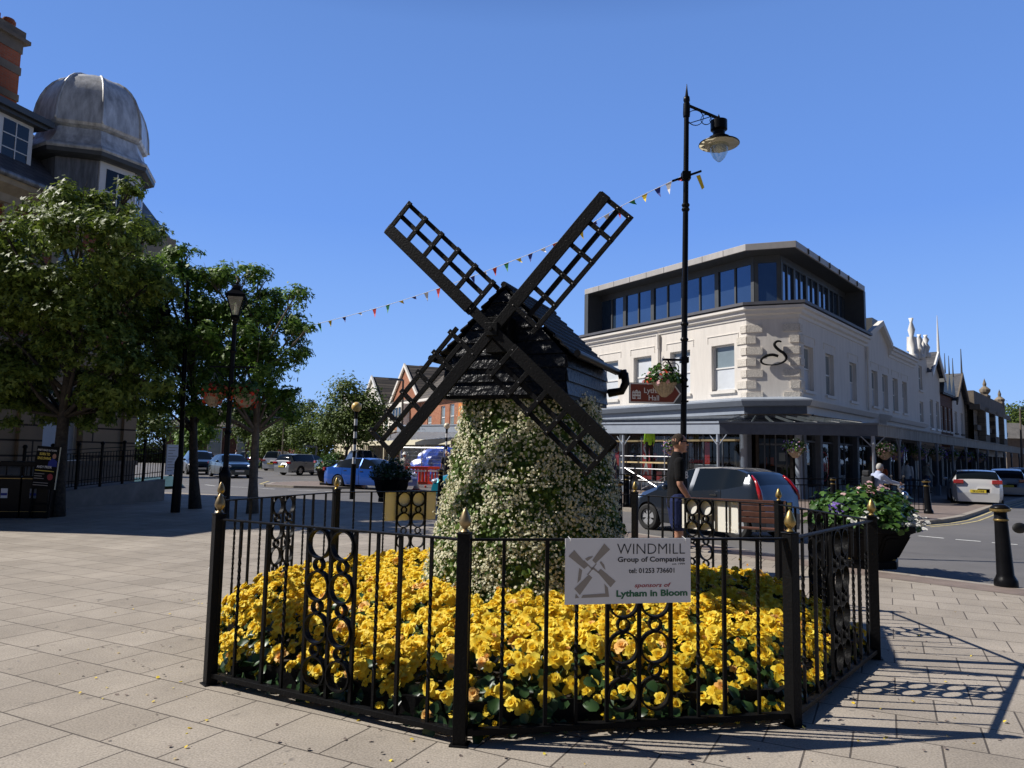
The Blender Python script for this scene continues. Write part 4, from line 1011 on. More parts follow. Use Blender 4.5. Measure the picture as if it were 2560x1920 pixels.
st = wallmat('ashlar', (.20, .165, .125), (.27, .225, .17), (.09, .075, .06), FR.yaw, .9, .35, .015, .9)
th, F_, W5, z5 = row_house(2412, 2492, 1012, 'stone_bank', 'brown sandstone building with urn finials at the far end of the right-hand row', st, None, wins=4, trim='stonedark', out=.6)
b = MB(); b.fbox(F_, -.3, W5+.3, z5-.4, z5+.0, -.2, .5); b.fbox(F_, -.1, W5+.1, z5, z5+1.1, -.5, .1); b.fbox(F_, 0, W5, z5-2., z5-1.6, 0, .25); b.build('cornice', M['stonedark'], th)
for a, zu_ in ((W5*.42, FR.px(2452, 950)[1]), (W5*.93, FR.px(2478, 970)[1])):
    b = MB(); b.fbox(F_, a-.9, a+.9, z5+1.1, max(z5+1.3, zu_-2.6), -.5, .15); b.fbox(F_, a-.6, a+.6, max(z5+1.3, zu_-2.6), zu_-1.8, -.4, .1); p = F_.P(a, zu_-1.8, -.15)
    b.lathe([(.3, 0), (.12, .2), (.4, .6), (.44, .8), (.12, 1.1), (.15, 1.3), (0, 1.8)], p, 10); b.build('urn', st, th)
for k in range(3): a = W5*(.12+.3*k); bo_ = MB().fbox(F_, a, a+2.2, ZB, ZB+2.9, 0, .5).build('bay', st, th); MB().fbox(F_, a+.35, a+1.85, ZB+.7, ZB+2.5, .48, .52).build('pane', M['glasspale'], bo_)
s6, _ = FR.px(2515, 1050); t = thing('lodge', tuple(FR.P(s6+10, 0)), 'low stone lodge with a pale hipped roof beyond the sandstone building', 'building')
p = V(2508, 1050, 95); zz = V(2508, 1098, 95).z; zr_ = V(2495, 1070, 95).z
b = MB(); b.box((p.x, p.y, zz/2), (5.5, 6, zz), rz=.2); b.build('wall', M['stonedark'], t)
b = MB(); b.box((p.x-.5, p.y, zz+(zr_-zz)/2+.3), (6.5, 7, zr_-zz+.6), rz=.2, taper=.45); b.build('roof', M['concrete'], t)

# ---------------------------------------------------------------- left corner building with the domed turret
A16 = RD(16); C0 = Vector((-12.25, 24., 0))
FG = Frame(C0, A16+pi); FG.n = Vector((cos(A16), -sin(A16), 0)); LG_ = 10.5
lb = thing('bank_building', tuple(C0), 'red brick and sandstone building with lead domed corner turret behind the left trees', 'building')
zstr = FG.px(213, 886)[1]; zeav = FG.px(60, 480)[1]
rs = wallmat('rusticated', (.30, .215, .135), (.34, .255, .165), (.05, .035, .025), FG.yaw, 4., .42, .03, .85, .5, 1.)
rb = wallmat('redbrick', (.30, .075, .035), (.36, .10, .05), (.25, .17, .12), FG.yaw)
o1 = pxrect(FG, 120, 930, 203, 1138); o2 = pxrect(FG, -75, 930, 20, 1160)
o1 = (o1[0], o1[0]+1.35, 1.15, zstr-.9); o2 = (o1[0]+3.1, o1[0]+4.45, 1.15, zstr-.9)
doo = (.55, 1.2, .9, zstr-.9)
gops = [o1, o2, (o2[0]+3., o2[0]+4.3, 1.15, zstr-.9)]
facade(FG, 0, LG_, 1.1, zstr-.3, gops, .3, 'ground_floor_wall', rs, lb)
b = MB(); b.fbox(FG, -.08, LG_, 0, 1.1, -.4, .10); b.fbox(FG, -.1, LG_, .98, 1.12, .08, .15); b.build('plinth', M['stonedark'], lb)
for o in gops: window(FG, *o, lb, .28, .09, sill='white', blind=.75, cols=1)
for a in (.0, 1.55, o1[1]+.3, o2[1]+.3): MB().fbox(FG, a, a+.5, 1.1, zstr-.35, 0, .10).build('pilaster', rs, lb)
band(FG, -.1, LG_, [(0, zstr-.35), (.12, zstr-.35), (.18, zstr-.1), (.34, zstr), (.34, zstr+.12), (0, zstr+.25)], 'string_course', mat('sandstone', (.36, .29, .20), .85, var=.25, vs=3, bump=.3), lb, (1, 0))
SST = bpy.data.materials['sandstone']
z1_ = zstr+.25; fops = []
f1 = pxrect(FG, -60, 575, 72, 790)
fops = [(f1[0], f1[0]+1.8, z1_+.6, zeav-1.0), (f1[0]+3.4, f1[0]+5.2, z1_+.6, zeav-1.0), (2.1, 3.3, z1_+.6, zeav-1.)]
fops = [o for o in fops if o[1] < LG_]
fops.sort(); 
if len(fops) > 2 and fops[0][1] > fops[1][0]: fops.pop(0)
facade(FG, 0, LG_, z1_, zeav-.35, fops, .22, 'wall', rb, lb)
for o in fops:
    window(FG, *o, lb, .2, .08, sill='rendertrim', cols=3)
    b = MB(); m = (o[0]+o[1])/2; b.slab([FG.P(m-.1, o[3]+.0, 0), FG.P(m+.1, o[3], 0), FG.P(m+.2, o[3]+.75, 0), FG.P(m-.2, o[3]+.75, 0)], FG.n*.09)
    b.fbox(FG, o[0]-.22, o[0], o[2], o[3], 0, .04); b.fbox(FG, o[1], o[1]+.22, o[2], o[3], 0, .04); b.build('window_surround', SST, lb)
b = MB(); b.fbox(FG, -.02, .5, z1_, zeav-.35, -.2, .06); b.build('quoin', SST, lb)
band(FG, -.1, LG_, [(0, zeav-.55), (.15, zeav-.5), (.2, zeav-.3), (.5, zeav-.12), (.55, zeav+.02), (.55, zeav+.08), (0, zeav+.1)], 'cornice', SST, lb, (1, 0))
b = MB(); b.prism([(p.x, p.y) for p in (FG.P(0.02, 0, -.3), FG.P(LG_-.02, 0, -.3), FG.P(LG_-.02, 0, -9), FG.P(.02, 0, -9))], 0, zeav); b.build('core', rb, lb)
b = MB(); b.slab([FG.P(-.3, zeav, .5), FG.P(LG_, zeav, .5), FG.P(LG_, zeav+3.2, -3.2), FG.P(-.3, zeav+3.2, -3.2)], FG.n*-.3-Vector((0, 0, .2)))
b.slab([FG.P(-.0, zeav, -9), FG.P(LG_, zeav, -9), FG.P(LG_, zeav+3.2, -3.2), FG.P(0, zeav+3.2, -3.2)], FG.n*.3-Vector((0, 0, .2)))
M['slate_l'] = wallmat('slate_l', (.075, .075, .085), (.12, .115, .12), (.03, .03, .035), FG.yaw, .32, .17, .01, .6)
rf_ = b.build('roof', M['slate_l'], lb)
b = MB(); [b.add([FG.P(a, zeav, .4), FG.P(a, zeav+3.1, -3.1), FG.P(a, zeav, -9)], [(0, 1, 2)]) for a in (0, LG_)]; b.build('gable_end', rb, lb, fixn=False)
# gutter
b = MB(); b.tube([FG.P(-.3, zeav+.1, .58), FG.P(LG_, zeav+.1, .58)], .09, 8); b.build('gutter', M['leaddark'], lb, smooth=True)
# dormer
FD = Frame(FG.P(0, 0, -.85), A16+pi); FD.n = FG.n.copy()
da, dz1 = FD.px(84, 320); dc = da+3.2; dz0 = FD.px(70, 438)[1]; dz1 = FD.px(84, 312)[1]
b = MB(); b.fbox(FD, da, dc, dz0, dz1, -2.5, 0); dm = b.build('dormer', M['leaddark'], rf_) if False else b.build('dormer', M['leaddark'], lb)
b = MB(); b.fbox(FD, da-.35, dc, dz1, dz1+.18, -2.8, .38); b.fbox(FD, da-.25, dc, dz1-.10, dz1+.0, -2.7, .25); b.build('dormer_roof', M['darkmetal'], dm)
for k in range(2):
    a = da+.16+k*1.05; q = MB(); q.fbox(FD, a-.14, a+1.0, dz0-.05, dz1-.08, -.02, .03); q.build('dormer_frame', M['white'], dm)
    b = MB(); b.add([FD.P(a, dz0+.12, .036), FD.P(a+.78, dz0+.12, .036), FD.P(a+.78, dz1-.2, .036), FD.P(a, dz1-.2, .036)], [(0, 1, 2, 3)]); b.build('pane', M['glassdark'], dm, fixn=False)
    b = MB(); b.fbox(FD, a+.375, a+.405, dz0+.12, dz1-.2, .036, .05)
    for j in (1, 2): z = dz0+.12+(dz1-dz0-.32)*j/3; b.fbox(FD, a, a+.78, z-.015, z+.015, .036, .048)
    b.build('glazing_bar', M['white'], dm)
# chimney
FK = Frame(FG.P(0, 0, -2.6), A16+pi); FK.n = FG.n.copy()
ca, _ = FK.px(40, 280); cz = FK.px(53, 108)[1]
bands = wallmat('chimneybrick', (.30, .075, .035), (.36, .10, .05), (.22, .14, .10), FG.yaw)
b = MB(); b.fbox(FK, ca, ca+1.6, zeav+1., cz, -1.1, 0); ch = b.build('chimney', bands, lb)
b = MB(); b.fbox(FK, ca-.03, ca+1.6, cz-1.05, cz-.80, -1.13, .03); b.fbox(FK, ca-.03, ca+1.6, cz-1.9, cz-1.68, -1.13, .03); b.fbox(FK, ca-.03, ca+1.6, cz-.35, cz, -1.13, .03); b.fbox(FK, ca-.18, ca+1.7, cz, cz+.12, -1.25, .16); b.fbox(FK, ca-.1, ca+1.7, cz+.12, cz+.4, -1.2, .02); b.build('stone_band', M['stonedark'], ch)
for k in (.1, .62):
    q = MB(); q.lathe([(.19, 0), (.17, .3), (.2, .32), (.2, .40), (.16, .42), (.16, .46), (.05, .5)], FK.P(ca+k, cz+.36, -.5), 14); q.build('chimney_pot', M['terracotta'], ch, smooth=40)
# turret
_t = V(232, 345, 22.75); TX = Vector((_t.x, 22.75, 0)); n8 = 8; r8o = A16+pi/8; zE_ = V(232, 380, 21.1).z; zB_ = V(232, 316, 21.4).z
def octo(b, prof, sm=False): b.lathe([(r_/cos(pi/8), z) for r_, z in prof], TX, 8, rot=r8o)
zT = V(243, 198, 22.75).z; zD = zE_+.52
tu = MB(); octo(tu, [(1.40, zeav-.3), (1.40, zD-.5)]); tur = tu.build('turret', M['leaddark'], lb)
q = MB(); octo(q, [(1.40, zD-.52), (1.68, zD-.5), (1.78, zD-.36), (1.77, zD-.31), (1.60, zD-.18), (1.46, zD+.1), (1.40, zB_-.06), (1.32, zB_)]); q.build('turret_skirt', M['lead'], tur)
q = MB(); octo(q, [(1.62, zD-.60), (1.74, zD-.54), (1.76, zD-.42), (1.5, zD-.5)]); q.build('turret_eave', M['darkmetal'], tur)
H_d = zT-zB_-.10; prof = [(1.36, 0), (1.47, .04), (1.52, .12), (1.50, .22)]
for i in range(1, 10):
    t = i/9*pi/2; prof.append((1.50*cos(t)**.72 if i < 9 else .0, .22+(H_d-.22)*sin(t)))
prof[-1] = (.30, H_d)
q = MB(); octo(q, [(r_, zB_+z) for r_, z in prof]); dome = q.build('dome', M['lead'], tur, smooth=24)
for k in range(8):
    a = r8o+k*pi/4; q = MB(); q.tube([(TX.x+(r_/cos(pi/8)+.01)*cos(a), TX.y+(r_/cos(pi/8)+.01)*sin(a), zB_+z) for r_, z in prof[2:]], .035, 6); q.build('dome_rib', M['lead'], dome, smooth=True)
q = MB(); q.lathe([(.42, zT-.20), (.46, zT-.12), (.36, zT-.04), (.2, zT+.02), (0, zT+.04)], TX, 16); q.build('dome_cap', M['lead'], dome, smooth=True)
for k in range(8):
    a = A16+k*pi/4+pi/4
    nn_ = Vector((cos(a), sin(a), 0)); dd_ = Vector((-sin(a), cos(a), 0)); Fk = LF(TX+nn_*1.40, dd_, nn_)
    # faces turned to the street have windows, those over the roof are lead clad
    if nn_.dot(Vector((cos(A16), -sin(A16), 0))) < .5 and nn_.y < .3: continue
    if nn_.y < -.5: continue
    b = MB(); b.fbox(Fk, -.56, .56, zD-2.3, zD-.55, 0, .06); wf = b.build('turret_window', M['white'], tur)
    b = MB(); b.add([Fk.P(-.36, zD-2.1, .066), Fk.P(.36, zD-2.1, .066), Fk.P(.36, zD-.78, .066), Fk.P(-.36, zD-.78, .066)], [(0, 1, 2, 3)]); b.build('pane', M['glassdark'], wf, fixn=False)
    b = MB(); b.fbox(Fk, -.02, .02, zD-2.1, zD-.85, .066, .085); b.fbox(Fk, -.36, .36, zD-1.5, zD-1.46, .066, .082); b.build('glazing_bar', M['white'], wf)
q = MB(); q.fbox(FG, -.5, .9, zeav-1.1, zeav+.05, -2.5, .75); q.fbox(FG, -.35, .9, zeav-1.5, zeav-1.1, -2.2, .5); q.build('corner_cornice', SST, lb)
b = MB(); b.slab([FG.P(-.5, zeav+.05, .6), FG.P(-.5, zeav+.05, -1.6), FG.P(-.5, zeav+1.7, -.9)], FG.d*.6); b.build('corner_gable', M['leaddark'], lb)

# ---------------------------------------------------------------- access ramp and railing by the left building
R0, R1 = Vector((*g2(60, 1278), 0)), Vector((*g2(410, 1251), 0)); rv = (R1-R0); FRm = Frame(R0, atan2(rv.x, rv.y)); LRm = rv.length
if FRm.n.x < 0: FRm.n.negate()
t = thing('ramp_wall', tuple(R0), 'low pale concrete ramp wall below the black railing in front of the left building', 'wall')
zr0, zr1 = .35, .62
b = MB(); b.slab([FRm.P(0, 0, 0), FRm.P(LRm, 0, 0), FRm.P(LRm, zr1, 0), FRm.P(0, zr0, 0)], FRm.n*-.25); b.build('wall', M['concrete'], t)
b = MB(); b.slab([FRm.P(-4, 0, -.25), FRm.P(LRm, 0, -.25), FRm.P(LRm, zr1-.1, -.25), FRm.P(-4, .2, -.25)], FRm.n*-1.7); b.build('ramp', M['concrete'], t)
t = thing('ramp_railing', tuple(FRm.P(0, zr0, -.12)), 'black ball-topped railing on the concrete ramp wall beside the left building', 'railing')
def zw(s): return zr0+(zr1-zr0)*s/LRm
npn = 6
b = MB()
for h in (.08, .22, .78, .92, 1.02): b.bar(FRm.P(0, zw(0)+h, -.12), FRm.P(LRm, zw(LRm)+h, -.12), .035 if h > 1 else .022, .02)
b.build('rail', M['black'], t)
nb = 46; b = MB()
for k in range(1, nb): s = LRm*k/nb; b.bar(FRm.P(s, zw(s)+.08, -.12), FRm.P(s, zw(s)+.92, -.12), .014, .014, (1, 0, 0))
b.build('bars', M['black'], t)
for k in range(npn+1):
    s = LRm*k/npn; b = MB(); p = FRm.P(s, zw(s)-.05, -.12); b.box((p.x, p.y, p.z+.58), (.05, .05, 1.16), rz=FRm.yaw); b.ell(p+Vector((0, 0, 1.2)), (.055, .055, .055), 10, 6); b.build('post', M['black'], t)
t = thing('notice_board', tuple(FRm.P(LRm, zw(LRm), 0)), 'narrow white notice hanging on the right end of the black ramp railing', 'notice')
b = MB(); b.fbox(FRm, LRm-.02, LRm+.5, .75, 1.65, -.02, .01); b.build('board', M['signwhite'], t)
b = MB()
for k in range(9): b.fbox(FRm, LRm+.04, LRm+.44-(.1*(k % 3)), 1.55-k*.085, 1.57-k*.085, .01, .013)
b.build('print', M['signgrey'], t)

# ---------------------------------------------------------------- far row across the side street
FBo = V(1215, 1100, 50.5); AB_ = RD(-27.1); FB = Frame(FBo, AB_, -1)
if FB.n.y > 0: FB.n.negate()
def z3(x, y): return (x/4.607+880, y/4.607+880)
def far_house(xa, xb, name, label, mt, ytop, xtop, roofh, wins, gable=None, wm='white'):
    sa, sb = FB.px(xa, 1100)[0], FB.px(xb, 1100)[0]; sa, sb = min(sa, sb), max(sa, sb); zt = FB.px(xtop, ytop)[1]
    F_ = Frame(FB.P(sa, 0), AB_, -1); F_.n = FB.n.copy(); Wd = sb-sa
    t = thing(name, tuple(F_.P(0, 0)), label, 'building', 'buildings across the side street')
    ops = []
    for x0, y0, x1, y1 in wins:
        q = pxrect(F_, *z3(x0, y0), *z3(x1, y1)); ops.append(q)
    ops = [q for q in ops if q[0] > .1 and q[1] < Wd-.1 and q[3] < zt-.1]
    facade(F_, 0, Wd, 3.3, zt, ops, .14, 'wall', mt, t)
    for o in ops: window(F_, *o, t, .13, .08, sill='rendertrim')
    b = MB(); b.fbox(F_, 0, Wd, 0, zt-.02, -8, -.3); b.fbox(F_, 0, Wd, 3.1, 3.3, -.3, .1); b.build('core', M['cream'], t)
    b = MB(); b.slab([F_.P(0, zt, .3), F_.P(Wd, zt, .3), F_.P(Wd, zt+roofh, -3.8), F_.P(0, zt+roofh, -3.8)], (0, 0, .14)); b.slab([F_.P(0, zt, -8), F_.P(Wd, zt, -8), F_.P(Wd, zt+roofh, -3.8), F_.P(0, zt+roofh, -3.8)], (0, 0, .14)); rf = b.build('roof', M['slate_f'], t)
    b = MB(); [b.add([F_.P(a, zt, 0), F_.P(a, zt+roofh-.05, -3.8), F_.P(a, zt, -8)], [(0, 1, 2)]) for a in (.02, Wd-.02)]; b.build('gable_end', mt, t, fixn=False)
    b = MB(); b.fbox(F_, 0, Wd, zt-.15, zt+.05, 0, .4); b.build('gutter', M['rendertrim'], t)
    if gable:
        a, c, za_ = gable; a, c = FB.px(a, 1000)[0]-sa, FB.px(c, 1000)[0]-sa; a, c = min(a, c), max(a, c)
        a = max(a, -1.); b = MB(); b.slab([F_.P(a, 3.3, .05), F_.P(c, 3.3, .05), F_.P(c, zt, .05), F_.P((a+c)/2, za_, .05), F_.P(a, zt, .05)], F_.n*-.3); g = b.build('gable', mt, t)
        b = MB(); m = (a+c)/2
        for x in (a-.2, c+.2): b.slab([F_.P(x, zt-.2, .12), F_.P(m, za_+.1, .12), F_.P(m, za_+.1, -4), F_.P(x, zt-.2, -4)], (0, 0, .12))
        b.build('gable_roof', M['slate_f'], t)
        b = MB(); b.slab([F_.P(a-.1, zt-.1, .1), F_.P(m, za_, .1), F_.P(m, za_+.35, .1), F_.P(a-.1, zt+.25, .1)], F_.n*.15); b.slab([F_.P(c+.1, zt-.1, .1), F_.P(m, za_, .1), F_.P(m, za_+.35, .1), F_.P(c+.1, zt+.25, .1)], F_.n*.15); b.build('coping', M['rendertrim'] if mt is not M['render'] else M['white'], t)
    return t, F_, Wd, zt
M['slate_f'] = wallmat('slate_f', (.085, .075, .065), (.14, .12, .10), (.03, .03, .03), FB.yaw, .4, .32, .03, .7)
bf = wallmat('brickfar', (.34, .12, .06), (.42, .17, .09), (.28, .20, .15), FB.yaw, .3, .1, .01, .9, .5, .2, 0, .2)
th, F_, Wd, zt = far_house(972, 1300, 'brick_shop', 'orange brick shop with slate roof and sash windows seen left of the windmill tower', bf, 985, 1150, 2.9,
    [(868, 740, 912, 895), (1025, 625, 1066, 885), (1126, 600, 1172, 875)], gable=(979, 1051, FB.px(1010, 920)[1]))
bay = MB(); a0 = FB.px(z3(535, 0)[0], 1000)[0]-FB.px(1300, 1100)[0]; a1 = FB.px(z3(690, 0)[0], 1000)[0]-FB.px(1300, 1100)[0]
sa = FB.px(1300, 1100)[0]; a0, a1 = sorted((FB.px(z3(535, 0)[0], 1000)[0]-sa, FB.px(z3(672, 0)[0], 1000)[0]-sa)); zb0, zb1 = F_.px(*z3(600, 850))[1], F_.px(*z3(600, 605))[1]
bay.fbox(F_, a0, a1, zb0, zb1, .0, .8); bo = bay.build('bay_window', M['rendertrim'], th)
bay = MB(); nb_ = 4
for k in range(nb_): s = a0+(a1-a0)*(k+.12)/nb_; bay.fbox(F_, s, s+(a1-a0)/nb_*.76, zb0+.5, zb1-.35, .8, .83)
bay.build('pane', M['glassdark'], bo)
sx_, sz_ = F_.px(*z3(1303, 738)); sx2, _ = F_.px(*z3(1250, 738))
text('PI', 1.35, F_.P(max(sx_, sx2), sz_, .2), -F_.d, (0, 0, 1), F_.n, M['orange'], 'shop_lettering', th, .03, 1.)
b = MB(); q0, q1 = F_.px(*z3(1305, 750)), F_.px(*z3(1240, 740)); b.fbox(F_, min(q0[0], q1[0]), max(q0[0], q1[0]), sz_-.5, sz_-.25, .05, .15); b.build('shop_lettering', M['blind'], th)
th2, F2_, W2_, zt2 = far_house(890, 972, 'white_house', 'white house with steep gable and dark tiled roof next to the orange brick shop', M['render'], 1022, 960, 2.6,
    [(375, 735, 410, 910), (420, 660, 440, 880), (455, 655, 490, 880)], gable=(905, 960, FB.px(930, 948)[1]))
b = MB(); q = F2_.P(1.5, zt2+2.2, -3.6); b.tube([q, q+Vector((0, 0, 2.2))], [.35, .3], 10); b.build('chimney', M['terracotta'], th2)
th3, F3_, W3_, zt3 = far_house(828, 890, 'white_house', 'further white house half hidden behind the street tree', M['render'], 1045, 860, 3.2, [(100, 700, 130, 860)], gable=(850, 885, FB.px(880, 985)[1]))
# verandas
def veranda(xa, xb, label, mt, z_hi, z_lo, out, ends):
    sa, sb = sorted((FB.px(xa, 1100)[0], FB.px(xb, 1100)[0])); t = thing('shop_veranda', tuple(FB.P(sa, 0, out)), label, 'veranda')
    b = MB(); b.slab([FB.P(sa, z_hi, .12), FB.P(sb, z_hi, .12), FB.P(sb, z_lo, out), FB.P(sa, z_lo, out)], (0, 0, .05)); b.build('roof', mt, t)
    b = MB(); n = int((sb-sa)/.7)
    for k in range(n+1): s = sa+(sb-sa)*k/n; b.bar(FB.P(s, z_hi+.07, .1), FB.P(s, z_lo+.07, out), .04, .05)
    b.build('glazing_rib', M['white'], t)
    b = MB(); b.fbox(FB, sa, sb, z_lo-.32, z_lo+.05, out-.06, out+.04); b.build('fascia', M['cream'], t)
    for k in range(5): s = sa+.15+(sb-sa-.3)*k/4; b = MB(); b.fbox(FB, s-.07, s+.07, 0, z_lo-.3, out-.12, out); b.build('column', M['cream'], t)
    b = MB(); n = 8
    for k in range(n): s = sa+(sb-sa)*k/n; b.fbox(FB, s+.1, s+(sb-sa)/n-.1, .5, 2.4, .02, .05)
    b.build('shop_pane', M['glasspale'], t)
veranda(1005, 1240, 'long pale grey glass veranda along the front of the orange brick shop', M['greypaint'], 3.4, 2.5, 3.2, 0)
veranda(968, 1003, 'cream veranda in front of the gabled end of the brick shop', M['cream'], 3.6, 2.6, 3.2, 0)
veranda(905, 966, 'cream fronted veranda below the white gabled house', M['offwhite'], 3.3, 2.5, 2.8, 0)
b = MB(); sa, sb = sorted((FB.px(830, 1100)[0], FB.px(1240, 1100)[0])); b.slab([FB.P(sa, 0, 7), FB.P(sb, 0, 7), FB.P(sb, 0, 0), FB.P(sa, 0, 0)], (0, 0, -.3)); o = b.build('pavement', M['redpave']); o['kind'] = 'structure'
# dark brick hall far left
bkd = wallmat('brickhall', (.085, .035, .03), (.12, .05, .04), (.09, .07, .06), RD(8), .5, .16, .02)
HP = V(560, 1100, 84); th = thing('brick_hall', tuple((HP.x, HP.y, 0)), 'dark brick hall with arched windows and a slate roof far behind the parked cars', 'building')
FHh = Frame((HP.x-6.5, HP.y), RD(82)); FHh.n = Vector((sin(RD(172)), cos(RD(172)), 0)); zt = V(560, 1068, 84).z
ops = [(1.0, 2.3, 1.4, 3.4), (4.4, 6.0, 1.0, 4.0), (7.6, 8.8, 1.0, 4.0), (9.5, 10.8, 1.4, 3.4), (8.2, 9.2, 4.9, 7.2 if zt > 7.5 else zt-.5), (2.2, 3.2, 4.6, 6.2 if zt > 6.6 else zt-.4)]
ops = [o for o in ops if o[3] < zt and o[3] > o[2]]
facade(FHh, 0, 11.6, 0, zt, ops, .15, 'wall', bkd, th)
for o in ops: window(FHh, *o, th, .15, .1, sill='rendertrim')
b = MB(); b.fbox(FHh, 0, 11.6, 0, zt, -8, -.3); b.build('core', bkd, th)
b = MB(); b.slab([FHh.P(-.3, zt, .3), FHh.P(11.9, zt, .3), FHh.P(9.5, zt+2.3, -4), FHh.P(2, zt+2.3, -4)], (0, 0, .1)); b.slab([FHh.P(11.9, zt, .3), FHh.P(11.9, zt, -8), FHh.P(9.5, zt+2.3, -4)], (0, 0, .1)); b.build('roof', M['slate_f'], th)

# ================================================================== TREES
MAPLE = []
for sdd in range(3):
    r = random.Random(sdd); v = []; f = []
    for a, L_ in ((0, 1.), (.95, .8), (-.95, .8)):
        n0 = len(v); c_, s_ = cos(a), sin(a); dr = r.uniform(-.2, .1)
        for x, y, z in ((0, 0, 0), (.5*L_, -.2, .05), (L_, 0, dr), (.5*L_, .2, .05)): v.append((x*c_-y*s_, x*s_+y*c_, z))
        f.append((n0, n0+1, n0+2, n0+3))
    MAPLE.append((np.array(v), np.array(f)))
BGL = [(np.array([(0, 0, 0), (.5, -.35, .08), (1, 0, -.1), (.5, .35, .08)]), np.array([(0, 1, 2, 3)]))]
def tree(name, label, base, clumps, r0, leafm, leaf, dens, group, templ=MAPLE, barkm='bark', trunk_top=None, bend=.15, seed=1, cat='tree', sub=.27):
    rn = random.Random(seed); base = Vector(base); t = thing(name, tuple(base), label, cat, group)
    cen = sum((c for c, r in clumps), Vector())/len(clumps); zt = trunk_top or cen.z
    tt = Vector((cen.x*.6+base.x*.4, cen.y*.6+base.y*.4, zt)); b = MB(); tr = []
    for i in range(7):
        q = i/6; p = base.lerp(tt, q); p += Vector((sin(q*5+seed)*bend*.4, cos(q*4+seed)*bend*.4, 0))*q; tr.append(p)
    b.tube([base-Vector((0, 0, .05))]+tr[1:], [r0*1.35]+[r0*(1-.55*i/6) for i in range(1, 7)], 10)
    for c, r in clumps:
        zc = base.z+(zt-base.z)*max(.42, min(1, (c.z-r-base.z)/(zt-base.z+.01)*.75)); q = (zc-base.z)/(zt-base.z); i = min(5, int(q*6)); st = tr[i].lerp(tr[i+1], q*6-i) if q < 1 else tr[-1]
        mid = st.lerp(c, .5)+Vector((rn.uniform(-.2, .2), rn.uniform(-.2, .2), rn.uniform(-.1, .2)))*r
        b.tube([st, mid, c], [r0*.38, r0*.25, r0*.12], 6)
        for k in range(5):
            d = Vector((rn.gauss(0, 1), rn.gauss(0, 1), rn.gauss(.3, .7))).normalized(); b.tube([mid.lerp(c, .6), c+d*r*.5, c+d*r*.95], [r0*.1, r0*.06, r0*.02], 4)
    b.build('trunk', M[barkm], t, smooth=True)
    T = []; N_ = []
    for c, r in clumps:
        m = max(8, int(14*(r/.8)**1.2))
        for k in range(m):
            d = Vector((rn.gauss(0, 1), rn.gauss(0, 1), rn.gauss(0.1, .8))).normalized(); sc = c+d*r*rn.uniform(.5, .98); cnt = int(dens*r*r/m*rn.uniform(.5, 1.5)); sg = sub*r*rn.uniform(.7, 1.2)
            for j in range(cnt):
                o = Vector((rn.gauss(0, 1), rn.gauss(0, 1), rn.gauss(0, .6)))*sg; T.append(sc+o); nn_ = (o*.8/sg+d*.6+Vector((0, 0, 1.0))); N_.append(nn_+Vector((rn.gauss(0, .5), rn.gauss(0, .5), rn.gauss(0, .4))))
    T = np.array([tuple(p) for p in T]); N_ = np.array([tuple(p) for p in N_]); n = len(T)
    scatter('crown', templ, T, rotz_to(N_, rng.uniform(0, 6.28, n)), rng.uniform(leaf*.65, leaf*1.2, n), M[leafm], t)
    return t
def pc(lst, Y, dj=1., seed=0):
    r = random.Random(seed); return [(V(x, y, Y+r.uniform(-dj, dj)), q) for x, y, q in lst]
gt = 'maple trees on the left pavement'
tree('maple_tree', 'tallest maple tree in front of the domed building at the left edge', G(139, 1291), pc([(328, 470, .3), (285, 510, .5), (200, 505, .55), (120, 510, .5), (75, 600, .65), (200, 610, .85), (310, 610, .7), (375, 590, .35), (60, 720, .85), (170, 720, .95), (290, 720, .9), (370, 710, .6), (0, 660, .65), (-30, 790, .8), (90, 840, .85), (200, 840, .85), (310, 840, .8), (395, 830, .5), (10, 920, .6), (100, 950, .5), (210, 950, .5), (290, 930, .55), (165, 1030, .3), (270, 1010, .38), (350, 930, .5), (20, 600, .5), (-50, 700, .6), (240, 1030, .4), (60, 1000, .45), (-30, 900, .7), (330, 1000, .45), (150, 880, .7), (380, 900, .45), (120, 1010, .5), (20, 1010, .5), (200, 1000, .5), (300, 1000, .5), (390, 960, .5), (250, 960, .6), (60, 940, .6)], 16.5, 1.2, 3), .15, 'maple', .125, 1900, gt, trunk_top=5.2, seed=3)
tree('maple_tree', 'slim maple tree between the domed building and the lantern lamp post', G(488, 1271), pc([(455, 640, .45), (410, 690, .55), (485, 700, .6), (440, 780, .8), (500, 800, .65), (420, 880, .75), (485, 900, .75), (440, 970, .55), (390, 960, .5), (520, 960, .4), (385, 780, .5), (400, 1010, .3), (405, 830, .7), (430, 1010, .45), (480, 1010, .35), (520, 860, .5)], 19.3, 1.0, 4), .13, 'maple2', .12, 1700, gt, trunk_top=4.6, seed=4)
tree('maple_tree', 'maple tree with mottled trunk right of the lantern lamp post', G(631, 1283), pc([(525, 700, .5), (590, 690, .5), (645, 705, .4), (560, 770, .8), (640, 780, .8), (700, 745, .42), (738, 740, .3), (600, 850, .85), (690, 830, .65), (748, 815, .36), (545, 890, .7), (640, 910, .75), (715, 890, .5), (585, 980, .5), (680, 975, .5), (728, 985, .28), (530, 960, .4), (500, 840, .5), (770, 822, .16), (600, 1025, .42), (690, 1025, .4), (550, 1040, .35), (650, 1050, .3), (510, 1020, .35), (735, 1030, .25)], 18.2, .9, 5), .12, 'maple2', .12, 1700, gt, barkm='barklight', trunk_top=4.6, seed=5)
gb = 'trees beyond the side street'
